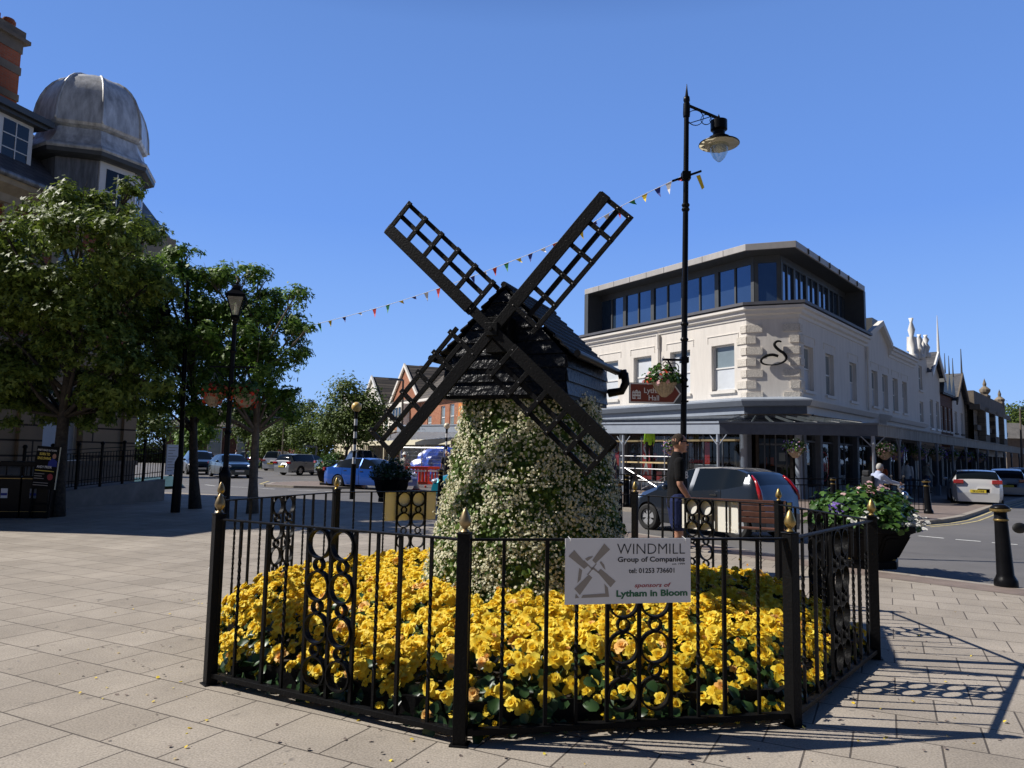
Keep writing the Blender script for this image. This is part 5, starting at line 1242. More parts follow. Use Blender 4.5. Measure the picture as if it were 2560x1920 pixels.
def bgtree(name, label, x0, y0, x1, y1, Y, leafm, leaf, dens, seed, gx=None, n=10, group=gb, cat='tree'):
    rn = random.Random(seed); k = CF/Y; cl = []; W_ = (x1-x0)/2; Hh = (y1-y0)/2; cx, cy = (x0+x1)/2, (y0+y1)/2
    for i in range(n):
        a = rn.uniform(0, 2*pi); q = rn.random()**.5*.66; r = rn.uniform(.42, .62)*min(W_, Hh)/k
        cl.append((V(cx+cos(a)*q*W_, cy+sin(a)*q*Hh*1.12+Hh*.08, Y+rn.uniform(-1, 1)*W_/k*.6), r))
    p = V(gx or cx, 1150, Y); tree(name, label, (p.x, p.y, -.1), cl, max(.08, .02*(y1-y0)/k*1.), leafm, leaf, dens, group, BGL, 'bark', seed=seed, cat=cat, sub=.32)
bgtree('street_tree', 'light green street tree beside the amber beacon in front of the white house', 795, 920, 958, 1140, 50, 'bgleaf', .22, 420, 11, gx=861, n=16)
bgtree('street_tree', 'round green tree left of the amber beacon above the grey pickup', 722, 985, 850, 1160, 62, 'bgleaf', .26, 330, 12, n=13)
bgtree('garden_tree', 'bushy green tree behind the small white car', 628, 1050, 740, 1165, 68, 'bgleaf', .26, 330, 13, n=12)
bgtree('dark_tree', 'tall dark evergreen rising behind the round green tree', 620, 955, 770, 1150, 92, 'darkleaf', .38, 200, 14, n=14)
bgtree('garden_tree', 'tree between the brick hall and the mottled maple trunk', 570, 990, 660, 1160, 74, 'bgleaf', .3, 260, 15, n=12)
bgtree('garden_tree', 'green tree right of the domed building above the parked estate car', 430, 1010, 545, 1135, 60, 'maple2', .3, 300, 16, n=12)
bgtree('garden_tree', 'ivy clad green tree just right of the domed building', 320, 985, 440, 1130, 44, 'bgleaf', .24, 330, 17, gx=430, n=13)
bgtree('dark_tree', 'dark tree behind the brick hall roof', 470, 1005, 560, 1120, 100, 'darkleaf', .4, 190, 18, n=10)
bgtree('dark_tree', 'dark evergreen behind the light green street tree', 745, 985, 800, 1120, 98, 'darkleaf', .38, 200, 19, n=9)
bgtree('red_shrub', 'red leaved shrub behind the small white car', 682, 1122, 722, 1148, 66, 'redleaf', .2, 420, 21, n=7, cat='shrub', group='red shrubs beyond the parked cars')
bgtree('red_shrub', 'red leaved shrub left of the grey estate car', 722, 1120, 755, 1150, 66, 'redleaf', .2, 420, 22, n=7, cat='shrub', group='red shrubs beyond the parked cars')
bgtree('green_shrub', 'green shrub behind the grey estate car', 752, 1122, 815, 1165, 64, 'maple2', .2, 380, 23, n=9, cat='shrub')
gr_ = 'trees at the far end of the right-hand street'
bgtree('park_tree', 'large green tree behind the sandstone building at the right edge', 2478, 985, 2600, 1190, 125, 'bgleaf', .5, 130, 31, n=16, group=gr_)
bgtree('park_tree', 'darker green tree lower down at the right edge behind the stone lodge', 2500, 1075, 2620, 1200, 112, 'darkleaf', .45, 150, 32, n=14, group=gr_)
bgtree('park_tree', 'tree top peeping over the roof of the sandstone building', 2420, 1000, 2500, 1110, 135, 'bgleaf', .5, 130, 33, n=9, group=gr_)
# low hedges / walls closing the far side of the side street
def hedge(x0, y0, x1, y1, Y, leafm, label, n, sc):
    a, c = V(x0, 1150, Y), V(x1, 1150, Y); t = thing('hedge', (a.x, a.y, -.1), label, 'hedge'); h = V(x0, y0, Y).z
    b = MB(); b.box(((a.x+c.x)/2, (a.y+c.y)/2, h*.42), (c.x-a.x, 1.0, h*.84+.1)); b.build('core', M['soil'], t)
    T = np.stack([rng.uniform(a.x, c.x, n), rng.uniform(Y-.8, Y+.8, n), rng.uniform(0, h, n)+rng.normal(0, .12, n)], 1)
    scatter('foliage', BGL, T, rotz_to(rng.normal(0, 1, (n, 3))+[0, -.6, .8], rng.uniform(0, 6, n)), rng.uniform(sc*.6, sc*1.2, n), M[leafm], t)
hedge(300, 1110, 640, 1165, 88, 'darkleaf', 'long dark hedge behind the parked cars at the left', 5000, .45)
hedge(630, 1128, 860, 1165, 72, 'bgleaf', 'green hedge behind the parked cars right of the brick hall', 4000, .32)
hedge(2480, 1110, 2700, 1200, 145, 'darkleaf', 'dark hedge closing the far end of the right-hand street', 3000, .7)
sheet('grass_base', [g2(330, 1222), g2(460, 1214), g2(430, 1190), g2(300, 1196)], .01, M['bleaf'])

# ================================================================== STREET LAMPS
LB = G(1706, 1366)
tl = thing('street_lamp', tuple(LB), 'tall black street lamp with a bell shaded lantern right of the windmill', 'street lamp')
top = V(1717, 214, LB.y); lean = Vector(((top.x-LB.x)/top.z, 0, 0)); PT = lambda z, dx=0., dy=0.: LB+Vector((lean.x*z+dx, dy, z))
b = MB(); b.tube([PT(0), PT(.05), PT(1.1), PT(1.2), PT(1.25)], [.11, .10, .095, .08, .062], 14); b.tube([PT(1.2), PT(5.4), PT(8.0)], [.056, .052, .046], 12)
for z in (2.9, 3.9, 3.62, 6.0, 6.08): b.tube([PT(z-.03), PT(z), PT(z+.03)], [.06, .075, .06], 12)
b.tube([PT(7.75), PT(7.8), PT(8.0)], [.062, .066, .062], 12); b.tube([PT(8.0), PT(8.06), PT(8.12), PT(8.15), PT(8.38)], [.04, .062, .055, .03, .004], 10)
b.build('column', M['blackgloss'], tl, smooth=50)
za = V(1722, 262, LB.y).z; ex = V(1797, 296, LB.y); b = MB()
A0 = PT(za); A1 = Vector((ex.x, LB.y, ex.z)); b.tube([A0, A1], .028, 8); b.tube([PT(za-.37), Vector((A1.x-.12, LB.y, A1.z+.04))], .008, 6)
Fl = LF(LB, Vector((1, 0, 0)), Vector((0, -1, 0)))
for q, r_ in ((.16, .145), (.355, .095), (.48, .055)):
    zc_ = A0.z-(A0.z-A1.z)*q/(A1.x-A0.x)-.03-r_*1.02
    Fl.n = Vector((0, -1, 0)); b.ring(Vector((A0.x+q, LB.y, zc_)), r_, .005, Fl, 24, .008)
b.build('arm', M['blackgloss'], tl, smooth=40)
c = (A1.x+.0, LB.y); b = MB(); zl = A1.z
b.lathe([(.0, .14), (.02, .08), (.035, .05), (.02, .02), (.15, -.0), (.15, -.17), (.11, -.2), (.105, -.27), (.19, -.32), (.19, -.37), (.36, -.43), (.365, -.445), (.33, -.435), (.17, -.40)], (c[0], c[1], zl-.05), 28)
lh = b.build('lantern', M['blackgloss'], tl, smooth=40)
b = MB(); b.lathe([(.355, -.448), (.17, -.405), (.165, -.40)], (c[0], c[1], zl-.055), 28); b.build('reflector', M['offwhite'], lh, smooth=True)
b = MB(); b.lathe([(.165, -.41), (.168, -.48), (.15, -.60), (.10, -.70), (.03, -.765), (0, -.77)], (c[0], c[1], zl-.055), 20); b.build('glass', M['lampglass'], lh, smooth=True)
b = MB(); b.ell((c[0], c[1], zl-.56), (.05, .05, .1), 10, 8); b.build('bulb', M['offwhite'], lh, smooth=True)
# bunting bracket
zb_k = V(1706, 440, LB.y).z; b = MB(); b.bar(PT(zb_k, -.25, 0)+Vector((0, 0, -.10)), PT(zb_k, .28, 0)+Vector((0, 0, .10)), .03, .035); b.box(PT(zb_k), (.15, .15, .14)); b.build('bunting_bracket', M['black'], tl)
# flower bracket + basket
def basket(c, label, mats, parent_h=.0, R_=.26, grp='hanging baskets', ncol=260, cone=True, trail=.3, seed=1, nl=450):
    rn = np.random.default_rng(seed); t = thing('hanging_basket', tuple(c), label, 'hanging basket', grp)
    c = Vector(c); b = MB(); b.lathe([(.04, -.3*R_/.26), (.10*R_/.26, -.28*R_/.26), (R_*.72, -.16*R_/.26), (R_, 0), (R_*.96, 0), (R_*.6, -.14)], c, 22)
    b2 = MB()
    bs = b.build('bowl', M['wicker'], t, smooth=40)
    for k in range(20): a = k/20*2*pi; b2.tube([c+Vector((.05*cos(a), .05*sin(a), -.3*R_/.26)), c+Vector((R_*.76*cos(a), R_*.76*sin(a), -.16*R_/.26)), c+Vector((R_*1.02*cos(a), R_*1.02*sin(a), .01))], .009, 4)
    b2.build('weave', M['wicker'], bs)
    b = MB()
    for k in range(3): a = k*2*pi/3; b.tube([c+Vector((R_*cos(a), R_*sin(a), 0)), c+Vector((0, 0, .48))], .004, 4)
    b.build('chain', M['steel'], t)
    def pts(n, lo):
        d = rn.normal(0, 1, (n, 3)); d /= np.linalg.norm(d, axis=1)[:, None]; d[:, 2] = np.where(d[:, 2] < 0, d[:, 2]*lo, d[:, 2]); r = rn.uniform(.6, 1.15, n)[:, None]
        return d*r*np.array([R_*1.25, R_*1.25, R_*.95])+np.array(c)+[0, 0, .07], d+[0, 0, .3]
    T, N_ = pts(nl, trail); n = len(T); scatter('foliage', [leaf_t(.4, .1, .3)], T, rotz_to(N_+rn.normal(0, .6, (n, 3)), rn.uniform(0, 6, n)), rn.uniform(.05, .11, n), M['plantleaf'], t)
    per = ncol//len(mats)
    for i, mm in enumerate(mats):
        T, N_ = pts(per, trail*1.6); T = T+(rn.normal(0, 1, 3)*[.06, .02, .05]); n = len(T)
        scatter('flowers', WB, T, rotz_to(N_+rn.normal(0, .3, (n, 3)), rn.uniform(0, 6, n)), rn.uniform(.05, .085, n), M[mm], t, kind='stuff')
    return t
bz = V(1655, 899, LB.y); bx0 = bz.x-PT(bz.z).x; b = MB()
b.bar(PT(bz.z, .02), PT(bz.z, bx0), .03, .04); b.bar(PT(bz.z-.52, -.03), PT(bz.z, bx0+.1), .02, .03); Fl.o = LB
b.ring(PT(bz.z-.14, -.18), .085, .006, Fl, 20, .01); b.ring(PT(bz.z-.085, -.33), .045, .006, Fl, 16, .01); b.ring(PT(bz.z-.30, -.13), .05, .006, Fl, 16, .01)
b.box(PT(bz.z), (.14, .14, .1)); b.build('basket_bracket', M['blackgloss'], tl)
bc = V(1658, 958, LB.y)
basket(bc, 'white fluted basket with red flowers hanging from the tall lamp over the brown sign', ['redfl', 'whitefl', 'pinkfl'], seed=3, R_=.235, ncol=90)
rn_ = np.random.default_rng(8); 
# brown tourist sign on the same column
sp0 = V(1571, 957, LB.y); sp1 = V(1699, 1008, LB.y)
ts = thing('tourist_sign', (sp0.x, LB.y, sp1.z), 'brown direction sign with a white mansion symbol and arrow point on the tall lamp post', 'sign')
FT = LF((LB.x, LB.y-.075, 0), (1, .0, 0), (0, -1, 0)); x0, x1 = sp0.x-LB.x, sp1.x-LB.x+.02; zb0, zb1 = sp1.z-.02, sp0.z; zm = (zb0+zb1)/2
b = MB(); b.slab([FT.P(x0, zb0), FT.P(x1, zb0), FT.P(x1, zb1), FT.P(x0, zb1)], (0, .02, 0)); b.build('backing', M['darkmetal'], ts)
b = MB(); b.slab([FT.P(x0+.006, zb0+.006, .002), FT.P(x1-.14, zb0+.006, .002), FT.P(x1-.01, zm, .002), FT.P(x1-.14, zb1-.006, .002), FT.P(x0+.006, zb1-.006, .002)], (0, .0015, 0)); b.build('border', M['white'], ts)
b = MB(); b.slab([FT.P(x0+.028, zb0+.028, .005), FT.P(x1-.15, zb0+.028, .005), FT.P(x1-.04, zm, .005), FT.P(x1-.15, zb1-.028, .005), FT.P(x0+.028, zb1-.028, .005)], (0, .0015, 0)); b.build('face', M['brown'], ts)
b = MB(); hx = x0+.055; hw_ = .15
def wr(mb, a, c, e, g, o=.008): mb.add([FT.P(a, e, o), FT.P(c, e, o), FT.P(c, g, o), FT.P(a, g, o)], [(0, 1, 2, 3)])
wr(b, hx, hx+hw_, zb0+.075, zb0+.20); b.add([FT.P(hx+.035, zb0+.205, .008), FT.P(hx+hw_-.035, zb0+.205, .008), FT.P(hx+hw_/2, zb0+.24, .008)], [(0, 1, 2)]); b.add([FT.P(hx, zb0+.205, .008), FT.P(hx+.03, zb0+.205, .008), FT.P(hx+.028, zb0+.225, .008)], [(0, 1, 2)]); b.add([FT.P(hx+hw_, zb0+.205, .008), FT.P(hx+hw_-.03, zb0+.205, .008), FT.P(hx+hw_-.028, zb0+.225, .008)], [(0, 1, 2)])
b.build('house_symbol', M['white'], ts, fixn=False)
b = MB()
for k in range(5): wr(b, hx+.012+k*.028, hx+.026+k*.028, zb0+.15, zb0+.18, .010)
for k in (0, 1, 3, 4): wr(b, hx+.012+k*.028, hx+.026+k*.028, zb0+.095, zb0+.125, .010)
wr(b, hx+.06, hx+.09, zb0+.078, zb0+.125, .010); b.build('house_windows', M['brown'], ts, fixn=False)
text('Lytham', .13, FT.P(hx+hw_+.05, zb0+.185, .008), (1, 0, 0), (0, 0, 1), (0, -1, 0), M['white'], 'lettering', ts, .012, .95)
text('Hall', .13, FT.P(hx+hw_+.13, zb0+.055, .008), (1, 0, 0), (0, 0, 1), (0, -1, 0), M['white'], 'lettering', ts, .012, .95)
b = MB(); [b.box((LB.x+lean.x*z, LB.y-.05, z), (.13, .06, .03)) for z in (zb0+.05, zb1-.05)]; b.build('clamp', M['black'], ts)

# lantern lamp at left
LL = G(556, 1300); tp = V(593, 714, LL.y); lnx = (tp.x-LL.x)/tp.z
ll = thing('lantern_post', tuple(LL), 'black victorian lantern post with two flower baskets between the left maple trees', 'street lamp')
P2_ = lambda z, dx=0., dy=0.: LL+Vector((lnx*z+dx, dy, z))
zb_ = V(590, 792, LL.y).z
b = MB(); b.tube([P2_(0), P2_(.15), P2_(.9), P2_(1.0), P2_(1.05), P2_(1.15)], [.15, .135, .12, .14, .10, .065], 14); b.tube([P2_(1.1), P2_(3.8), P2_(zb_)], [.06, .05, .045], 12)
for z in (1.9, 3.7, zb_-.1): b.tube([P2_(z-.05), P2_(z), P2_(z+.05)], [.055, .08, .055], 12)
b.tube([P2_(zb_-.12), P2_(zb_-.03), P2_(zb_)], [.05, .11, .05], 12); b.bar(P2_(3.35, -.5), P2_(3.35, .5), .03, .04)
for sg_ in (-1, 1): b.bar(P2_(2.95, 0), P2_(3.33, sg_*.4), .02, .02)
b.build('column', M['blackgloss'], ll, smooth=50)
b = MB(); c = P2_(zb_); hgl = .44
for k in range(4):
    a = pi/4+k*pi/2+.25; a2 = a+pi/2; b.bar(c+Vector((.1*cos(a), .1*sin(a), .03)), c+Vector((.26*cos(a), .26*sin(a), hgl)), .02, .02); b.bar(c+Vector((.26*cos(a), .26*sin(a), hgl)), c+Vector((.26*cos(a2), .26*sin(a2), hgl)), .025, .025)
b.lathe([(.12, 0), (.12, .03)], c, 4, rot=pi/4+.25); b.lathe([(.31, hgl), (.29, hgl+.05), (.14, hgl+.16), (.13, hgl+.2), (.10, hgl+.22)], c, 4, rot=pi/4+.25); b.lathe([(.09, hgl+.2), (.1, hgl+.26), (.03, hgl+.3), (.035, hgl+.33), (0, hgl+.38)], c, 12)
lf = b.build('lantern_frame', M['blackgloss'], ll)
b = MB(); b.lathe([(.105, .03), (.245, hgl)], c, 4, rot=pi/4+.25); b.build('glass', M['lampglass'], lf)
b = MB(); b.tube([c+Vector((0, 0, .05)), c+Vector((0, 0, .28))], .03, 8); b.build('bulb', M['offwhite'], lf)
gbk = 'baskets on the lantern post'
basket(V(534, 985, LL.y), 'orange flowered basket hanging on the left side of the lantern post', ['orangefl', 'redfl'], seed=5, R_=.24, ncol=170, grp=gbk, trail=.9)
basket(V(614, 987, LL.y), 'orange flowered basket hanging on the right side of the lantern post', ['orangefl', 'redfl'], seed=6, R_=.24, ncol=170, grp=gbk, trail=.9)
# swan-necked lamp hidden in the trees
LS = G(438, 1281); ls = thing('street_lamp', tuple(LS), 'tall black lamp post rising through the maple crowns beside the ramp wall', 'street lamp')
hd = V(411, 795, LS.y); tpx = V(470, 700, LS.y); b = MB()
b.tube([LS, LS+Vector((.02, 0, 1.2)), Vector((LS.x+.05, LS.y, 1.35)), Vector((tpx.x, LS.y, tpx.z))], [.11, .10, .06, .045], 12); b.build('column', M['blackgloss'], ls, smooth=50)
b = MB(); b.tube([Vector((tpx.x-.02, LS.y, tpx.z-.1)), Vector((hd.x, LS.y, hd.z+.3))], .025, 8); b.lathe([(.02, .3), (.13, .22), (.13, .08), (.09, .05), (.09, 0), (.17, -.05), (.30, -.12), (.14, -.1)], hd, 18); b.build('lantern', M['blackgloss'], ls, smooth=40)
# distant lamp columns
for (x, yb, yt, nm, lab) in ((705, 1150, 1045, 'lamp_column', 'thin concrete lamp column behind the small white car'), (1002, 1190, 950, 'lamp_column', 'rusty lamp column in front of the orange brick shop'), (2556, 1190, 1022, 'lamp_column', 'rusty column with a pale lamp head at the right edge'), (786, 1165, 1117, 'signal_post', 'short grey post behind the grey estate car')):
    Y = {705: 62, 1002: 46, 2556: 60, 786: 58}[x]; p = V(x, yb, Y); q = V(x+(6 if x < 2000 else -6), yt, Y); t = thing(nm, (p.x, p.y, -.1), lab, 'lamp column')
    b = MB(); b.tube([(p.x, p.y, -.1), tuple(q)], [.10, .06], 8); b.build('column', M['stonedark'] if x != 786 else M['greymid'], t)
    b = MB(); b.bar(q, q+Vector((-.9 if x < 2000 else 1.2, 0, .05)), .2, .12); b.build('lamp_head', M['greymid'], t)
# belisha beacons
def beacon(px, py, mt, lab, h=3.1):
    p = G(px, py); t = thing('beacon', tuple(p), lab, 'beacon', 'zebra crossing beacons'); b = MB(); n = 9; sw = []
    for k in range(n):
        b.mi = k % 2; z0_ = .0 if k == 0 else 1.15+(k-1)*.21; z1__ = 1.15+k*.21
        b.tube([p+Vector((.01*z0_, 0, z0_)), p+Vector((.01*z1__, 0, z1__))], .055 if k else .085, 12)
    b.build('striped_pole', [M['black'], M['white']], t); top_ = p+Vector((.03, 0, 1.15+8*.21))
    b = MB(); b.tube([top_, top_+Vector((0, 0, .06))], .07, 12); b.build('collar', M['black'], t); b = MB(); b.ell(top_+Vector((0, 0, .19)), (.165, .165, .165), 20, 14); b.build('globe', M[mt], t, smooth=True)
beacon(880, 1248, 'globe_amber', 'amber globe beacon on a black and white pole in front of the blue saloon')
beacon(1112, 1209, 'globe_cream', 'cream globe beacon on a black and white pole beside the bald man')

# ================================================================== BUNTING
bn = thing('bunting', (LB.x, LB.y, 5.), 'string of small coloured pennants strung from the tall street lamp to the maple tree', 'bunting')
ctrl = [(1702, 442, 13.0), (1560, 512, 13.6), (1400, 602, 14.3), (1248, 665, 15.1), (1108, 717, 16.0), (950, 768, 16.9), (785, 812, 18.0)]
cp3 = [V(*c_) for c_ in ctrl]; line = []
for i in range(len(cp3)-1):
    p0, p1, p2, p3 = cp3[max(i-1, 0)], cp3[i], cp3[i+1], cp3[min(i+2, len(cp3)-1)]
    for k in range(6):
        t = k/6; line.append(.5*((2*p1)+(p2-p0)*t+(2*p0-5*p1+4*p2-p3)*t*t+(3*p1-p0-3*p2+p3)*t**3))
line.append(cp3[-1]); b = MB(); b.tube(line, .006, 4); b.build('string', M['white'], bn)
for k_, c_ in dict(bun_red=(.60, .03, .02), bun_green=(.01, .20, .06), bun_yellow=(.75, .55, .03), bun_blue=(.015, .03, .25), bun_white=(.75, .75, .78)).items(): mk(k_, c_, .7, var=.05)
tot = len(line)-1; cols_ = ['bun_red', 'bun_white', 'bun_blue', 'bun_yellow', 'bun_green']
rn = random.Random(4)
NFL = 30
for k in range(NFL):
    u = (k+.4)/NFL*tot; i = int(u); p = line[i].lerp(line[i+1], u-i); q = line[i].lerp(line[i+1], min(1, u-i+.20)) if u-i < .8 else line[min(i+1, tot)]
    d = (line[i+1]-line[i]).normalized(); w_ = .125; dn = Vector((rn.uniform(.05, .7)*.6, rn.uniform(-.3, .3), -1)).normalized()*rn.uniform(.15, .24)
    if rn.random() < .25: dn = dn*.5+d*-.08
    a_, c2 = p-d*w_/2, p+d*w_/2; tip = p+dn; mid = (a_+c2)/2+dn*.5+Vector((0, .03, 0))
    b = MB(); b.add([a_, c2, mid+d*w_*.22, mid-d*w_*.22, tip], [(0, 1, 2, 3), (3, 2, 4)]); b.build('pennant', M[cols_[k % 5]], bn, fixn=False)
p = PT(zb_k, .2); b = MB(); b.add([p+Vector((-.02, -.02, 0)), p+Vector((.06, 0, .03)), p+Vector((.14, .02, -.2)), p+Vector((.09, 0, -.25))], [(0, 1, 2, 3)]); b.build('pennant', M['bun_yellow'], bn, fixn=False)

# ================================================================== CARS
def car(name, label, c, head, paint, L=4.2, W=1.72, H=1.45, wb=2.5, wr=.31, top=None, belt=None, glassx=None, group=None, tail='std', cat='car', pills=(.5,), fronto=None, plate=True, pickup=False, rimn=5, zc=.2, local_light=True, rear_glass=True):
    """x forward. top = roofline [(x,z)] from tail to nose (fractions of L, metres)"""
    t = thing(name, (c[0], c[1], -.1), label, cat, group, rz=head)
    top = top or [(0, .62), (.01, .95), (.06, 1.08), (.17, 1.40), (.30, H), (.52, H-.01), (.62, 1.32), (.76, .96), (.90, .80), (.98, .66), (1, .5)]
    belt = belt or [(0, .9), (.1, .96), (.5, .92), (.76, .88), (1, .6)]
    gx = glassx or (.08, .735); n = int(L/.055)+1; fo = fronto or .5-wb/L/2-.01
    xf = L*(1-fo)-0; xr = xf-wb; xs = [L*i/(n-1) for i in range(n)]
    tx, tz = [a*L for a, _ in top], [z for _, z in top]; bx_, bz_ = [a*L for a, _ in belt], [z for _, z in belt]
    NS = 6; NG = 3; rows = []; V_ = []
    for x in xs:
        zt = float(np.interp(x, tx, tz)); zb = min(float(np.interp(x, bx_, bz_)), zt-.03); e = abs(2*x/L-1); w = W/2*(1-.10*e**3-.13*max(0, e-.86)/.14)
        zl = zc
        for xw in (xf, xr):
            dd = wr+.055
            if abs(x-xw) < dd: zl = max(zl, wr+sqrt(dd*dd-(x-xw)**2)-.0)
        zl = min(zl, zb-.06); row = []
        for k in range(NS+1):
            z = zl+(zb-zl)*k/NS; q = (z-.55)/.5; row.append((w*(1-.035*q*q-(.03 if z < .3 else 0)), z))
        g = max(0, zt-zb); wt = w*(1-.05)-min(.30, g*.48)
        for k in range(1, NG+1): q = k/NG; row.append((row[NS][0]+(wt-row[NS][0])*q, zb+(zt-.035-zb)*q))
        row.append((wt*.82, zt-.012)); row.append((wt*.4, zt)); row.append((0, zt+.004)); rows.append((x, row))
    m = len(rows[0][1]); off = L/2
    for x, row in rows:
        for sgn in (1, -1):
            for (y, z) in row: V_.append((x-off, y*sgn, z))
    body = MB(); side = MB(); side2 = MB(); ws = MB(); rw_ = MB(); body.v = list(V_); side.v = list(V_); side2.v = list(V_); ws.v = list(V_); rw_.v = list(V_)
    def gi(i, s_, k): return i*2*m+s_*m+k
    for i in range(n-1):
        xm = (xs[i]+xs[i+1])/2; fx = xm/L; zt0 = float(np.interp(xs[i], tx, tz)); zt1 = float(np.interp(xs[i+1], tx, tz)); sl = (zt1-zt0)/(xs[i+1]-xs[i]); zbm = float(np.interp(xm, bx_, bz_)); gh = (zt0+zt1)/2-zbm
        for s_ in (0, 1):
            for k in range(m-1):
                f = [gi(i, s_, k), gi(i+1, s_, k), gi(i+1, s_, k+1), gi(i, s_, k+1)]
                if s_: f = f[::-1]
                tgt = body
                if NS <= k < NS+NG-0 and gx[0] < fx < gx[1] and gh > .13:
                    pil_ = any(abs(fx-p_) < .010 for p_ in pills)
                    if not pil_ and abs(sl) < (1.2) and not (k == NS+NG-1 and gh < .2): tgt = side2 if s_ else side
                    if abs(fx-gx[0]) < .012 or abs(fx-gx[1]) < .008: tgt = body
                if k >= NS+NG and gh > .06:
                    if sl < -.30 and fx > .5 and gh > .06: tgt = ws
                    if sl > .30 and fx < .4 and rear_glass: tgt = rw_
                tgt.f.append(f); tgt.m.append(0)
    for i, r_ in ((0, 1), (n-1, 0)):
        loop = [gi(i, 0, k) for k in range(m)]+[gi(i, 1, k) for k in range(m-2, -1, -1)]
        body.f.append(loop if r_ == 0 else loop[::-1]); body.m.append(0)
    def clean(mb, nm, mt, par=t, sm=True):
        if not mb.f: return None
        o = mb.build(nm, mt, par, smooth=35, local=True, fixn=False); bm = bmesh.new(); bm.from_mesh(o.data); bmesh.ops.remove_doubles(bm, verts=bm.verts, dist=.0005)
        bmesh.ops.delete(bm, geom=[v for v in bm.verts if not v.link_faces], context='VERTS'); bm.to_mesh(o.data); bm.free(); return o
    bo = clean(body, 'body', M[paint]); clean(side, 'side_window', M['glassdark']); clean(side2, 'side_window', M['glassdark']); clean(ws, 'windscreen', M['glassdark']); clean(rw_, 'rear_window', M['glassdark'])
    u = MB(); u.box((0, 0, .42), (L*.93, W*.80, .40)); u.box((0, 0, .24), (L*.9, W*.9, .10)); u.build('underbody', M['mattblack'], t, local=True)
    # shut lines and handles
    b = MB()
    for fx in (.5, .275):
        x = fx*L-off; zb = float(np.interp(fx*L, bx_, bz_))
        for s_ in (1, -1):
            i = int(fx*(n-1)); r_ = rows[i][1]; b.tube([(x, s_*(r_[k][0]+.002), r_[k][1]) for k in range(0, NS+1)], .005, 4)
            b.box((x+.18 if fx < .4 else x+.14, s_*(r_[NS][0]+.012), zb-.12), (.17, .03, .03))
    b.build('door_seam', M['mattblack'], t, local=True)
    for xw in (xf, xr):
        for s_ in (1, -1):
            b = MB(); y0_ = s_*(W/2-.20); y1_ = s_*(W/2-.015); n2 = 28
            prof = [(wr*.60, y1_-s_*.03), (wr*.66, y1_-s_*.0), (wr*.9, y1_), (wr, y1_-s_*.025), (wr, y0_), (wr*.6, y0_)]
            vs = [(xw-off+r_*cos(a), y, wr+r_*sin(a)) for (r_, y) in prof for a in [2*pi*j/n2 for j in range(n2)]]
            b.add(vs, [(i*n2+j, i*n2+(j+1) % n2, (i+1)*n2+(j+1) % n2, (i+1)*n2+j) for i in range(len(prof)-1) for j in range(n2)]); wh = b.build('wheel', M['tyre'], t, local=True, smooth=40)
            b = MB(); yr = y1_-s_*.035
            b.add([(xw-off, yr-s_*.03, wr)]+[(xw-off+wr*.62*cos(a), yr-s_*.05, wr+wr*.62*sin(a)) for a in [2*pi*j/n2 for j in range(n2)]], [(0, 1+j, 1+(j+1) % n2) for j in range(n2)]); b.build('hub', M['mattblack'], wh, local=True, fixn=False)
            b = MB()
            for j in range(rimn):
                a = 2*pi*j/rimn+.3; da_ = .40*5/rimn
                b.slab([(xw-off+wr*.10*cos(a-.9), yr, wr+wr*.10*sin(a-.9)), (xw-off+wr*.60*cos(a-da_*1.1), yr, wr+wr*.60*sin(a-da_*1.1)), (xw-off+wr*.62*cos(a+da_), yr, wr+wr*.62*sin(a+da_)), (xw-off+wr*.10*cos(a+.9), yr, wr+wr*.10*sin(a+.9))], (0, -s_*.02, 0))
            for j in range(n2):
                a, a2 = 2*pi*j/n2, 2*pi*(j+1)/n2; b.slab([(xw-off+wr*q_*cos(c_), yr+.001*s_, wr+wr*q_*sin(c_)) for q_, c_ in ((.57, a), (.64, a), (.64, a2), (.57, a2))], (0, -s_*.03, 0))
            b.lathe([(0, 0)], (0, 0, 0)) if False else b.box((xw-off, yr, wr), (.07, .03, .07)); b.build('rim', M['alloy'], wh, local=True)
    zn = float(np.interp(.985*L, tx, tz))
    for s_ in (1, -1):
        b = MB(); b.ell((off-.14, s_*(W/2-.27), zn-.0), (.16, .17, .085), 12, 8); b.build('headlight', M['headlight'], t, local=True, smooth=True)
        zt_ = float(np.interp(.02*L, bx_, bz_)); b = MB()
        if tail == 'std': b.box((-off+.045, s_*(W/2-.26), zt_-.05), (.13, .34, .15))
        if tail == 'tall':
            ptl = [(-off+.02, .86, .80), (-off+.16, .84, 1.02), (-off+.42, .78, 1.32), (-off+.36, .70, 1.33), (-off+.10, .72, 1.02), (-off-.02, .72, .80)]
            b.slab([(x, s_*(y*W/1.63+.0), z) for x, y, z in ptl], (0, 0, .0)) if False else b.tube([(-off+.06, s_*.69, .80), (-off+.10, s_*.685, .98), (-off+.22, s_*.615, 1.18), (-off+.34, s_*.57, 1.30)], [.04, .05, .035, .015], 8)
        b.build('taillight', M['taillight'], t, local=True, bevel=.02 if tail == 'std' else 0, smooth=(tail == 'tall'))
        i = int(.685*(n-1)); xx = rows[i][0]-off; b = MB(); b.ell((xx, s_*(W/2+.07), rows[i][1][NS][1]+.08), (.07, .10, .07), 10, 6); b.build('mirror', M[paint], t, local=True, smooth=True)
    b = MB(); b.box((off-.03, 0, .42), (.05, W*.62, .16)); b.box((-off+.03, 0, .33), (.05, W*.7, .10)); b.build('grille', M['mattblack'], t, local=True)
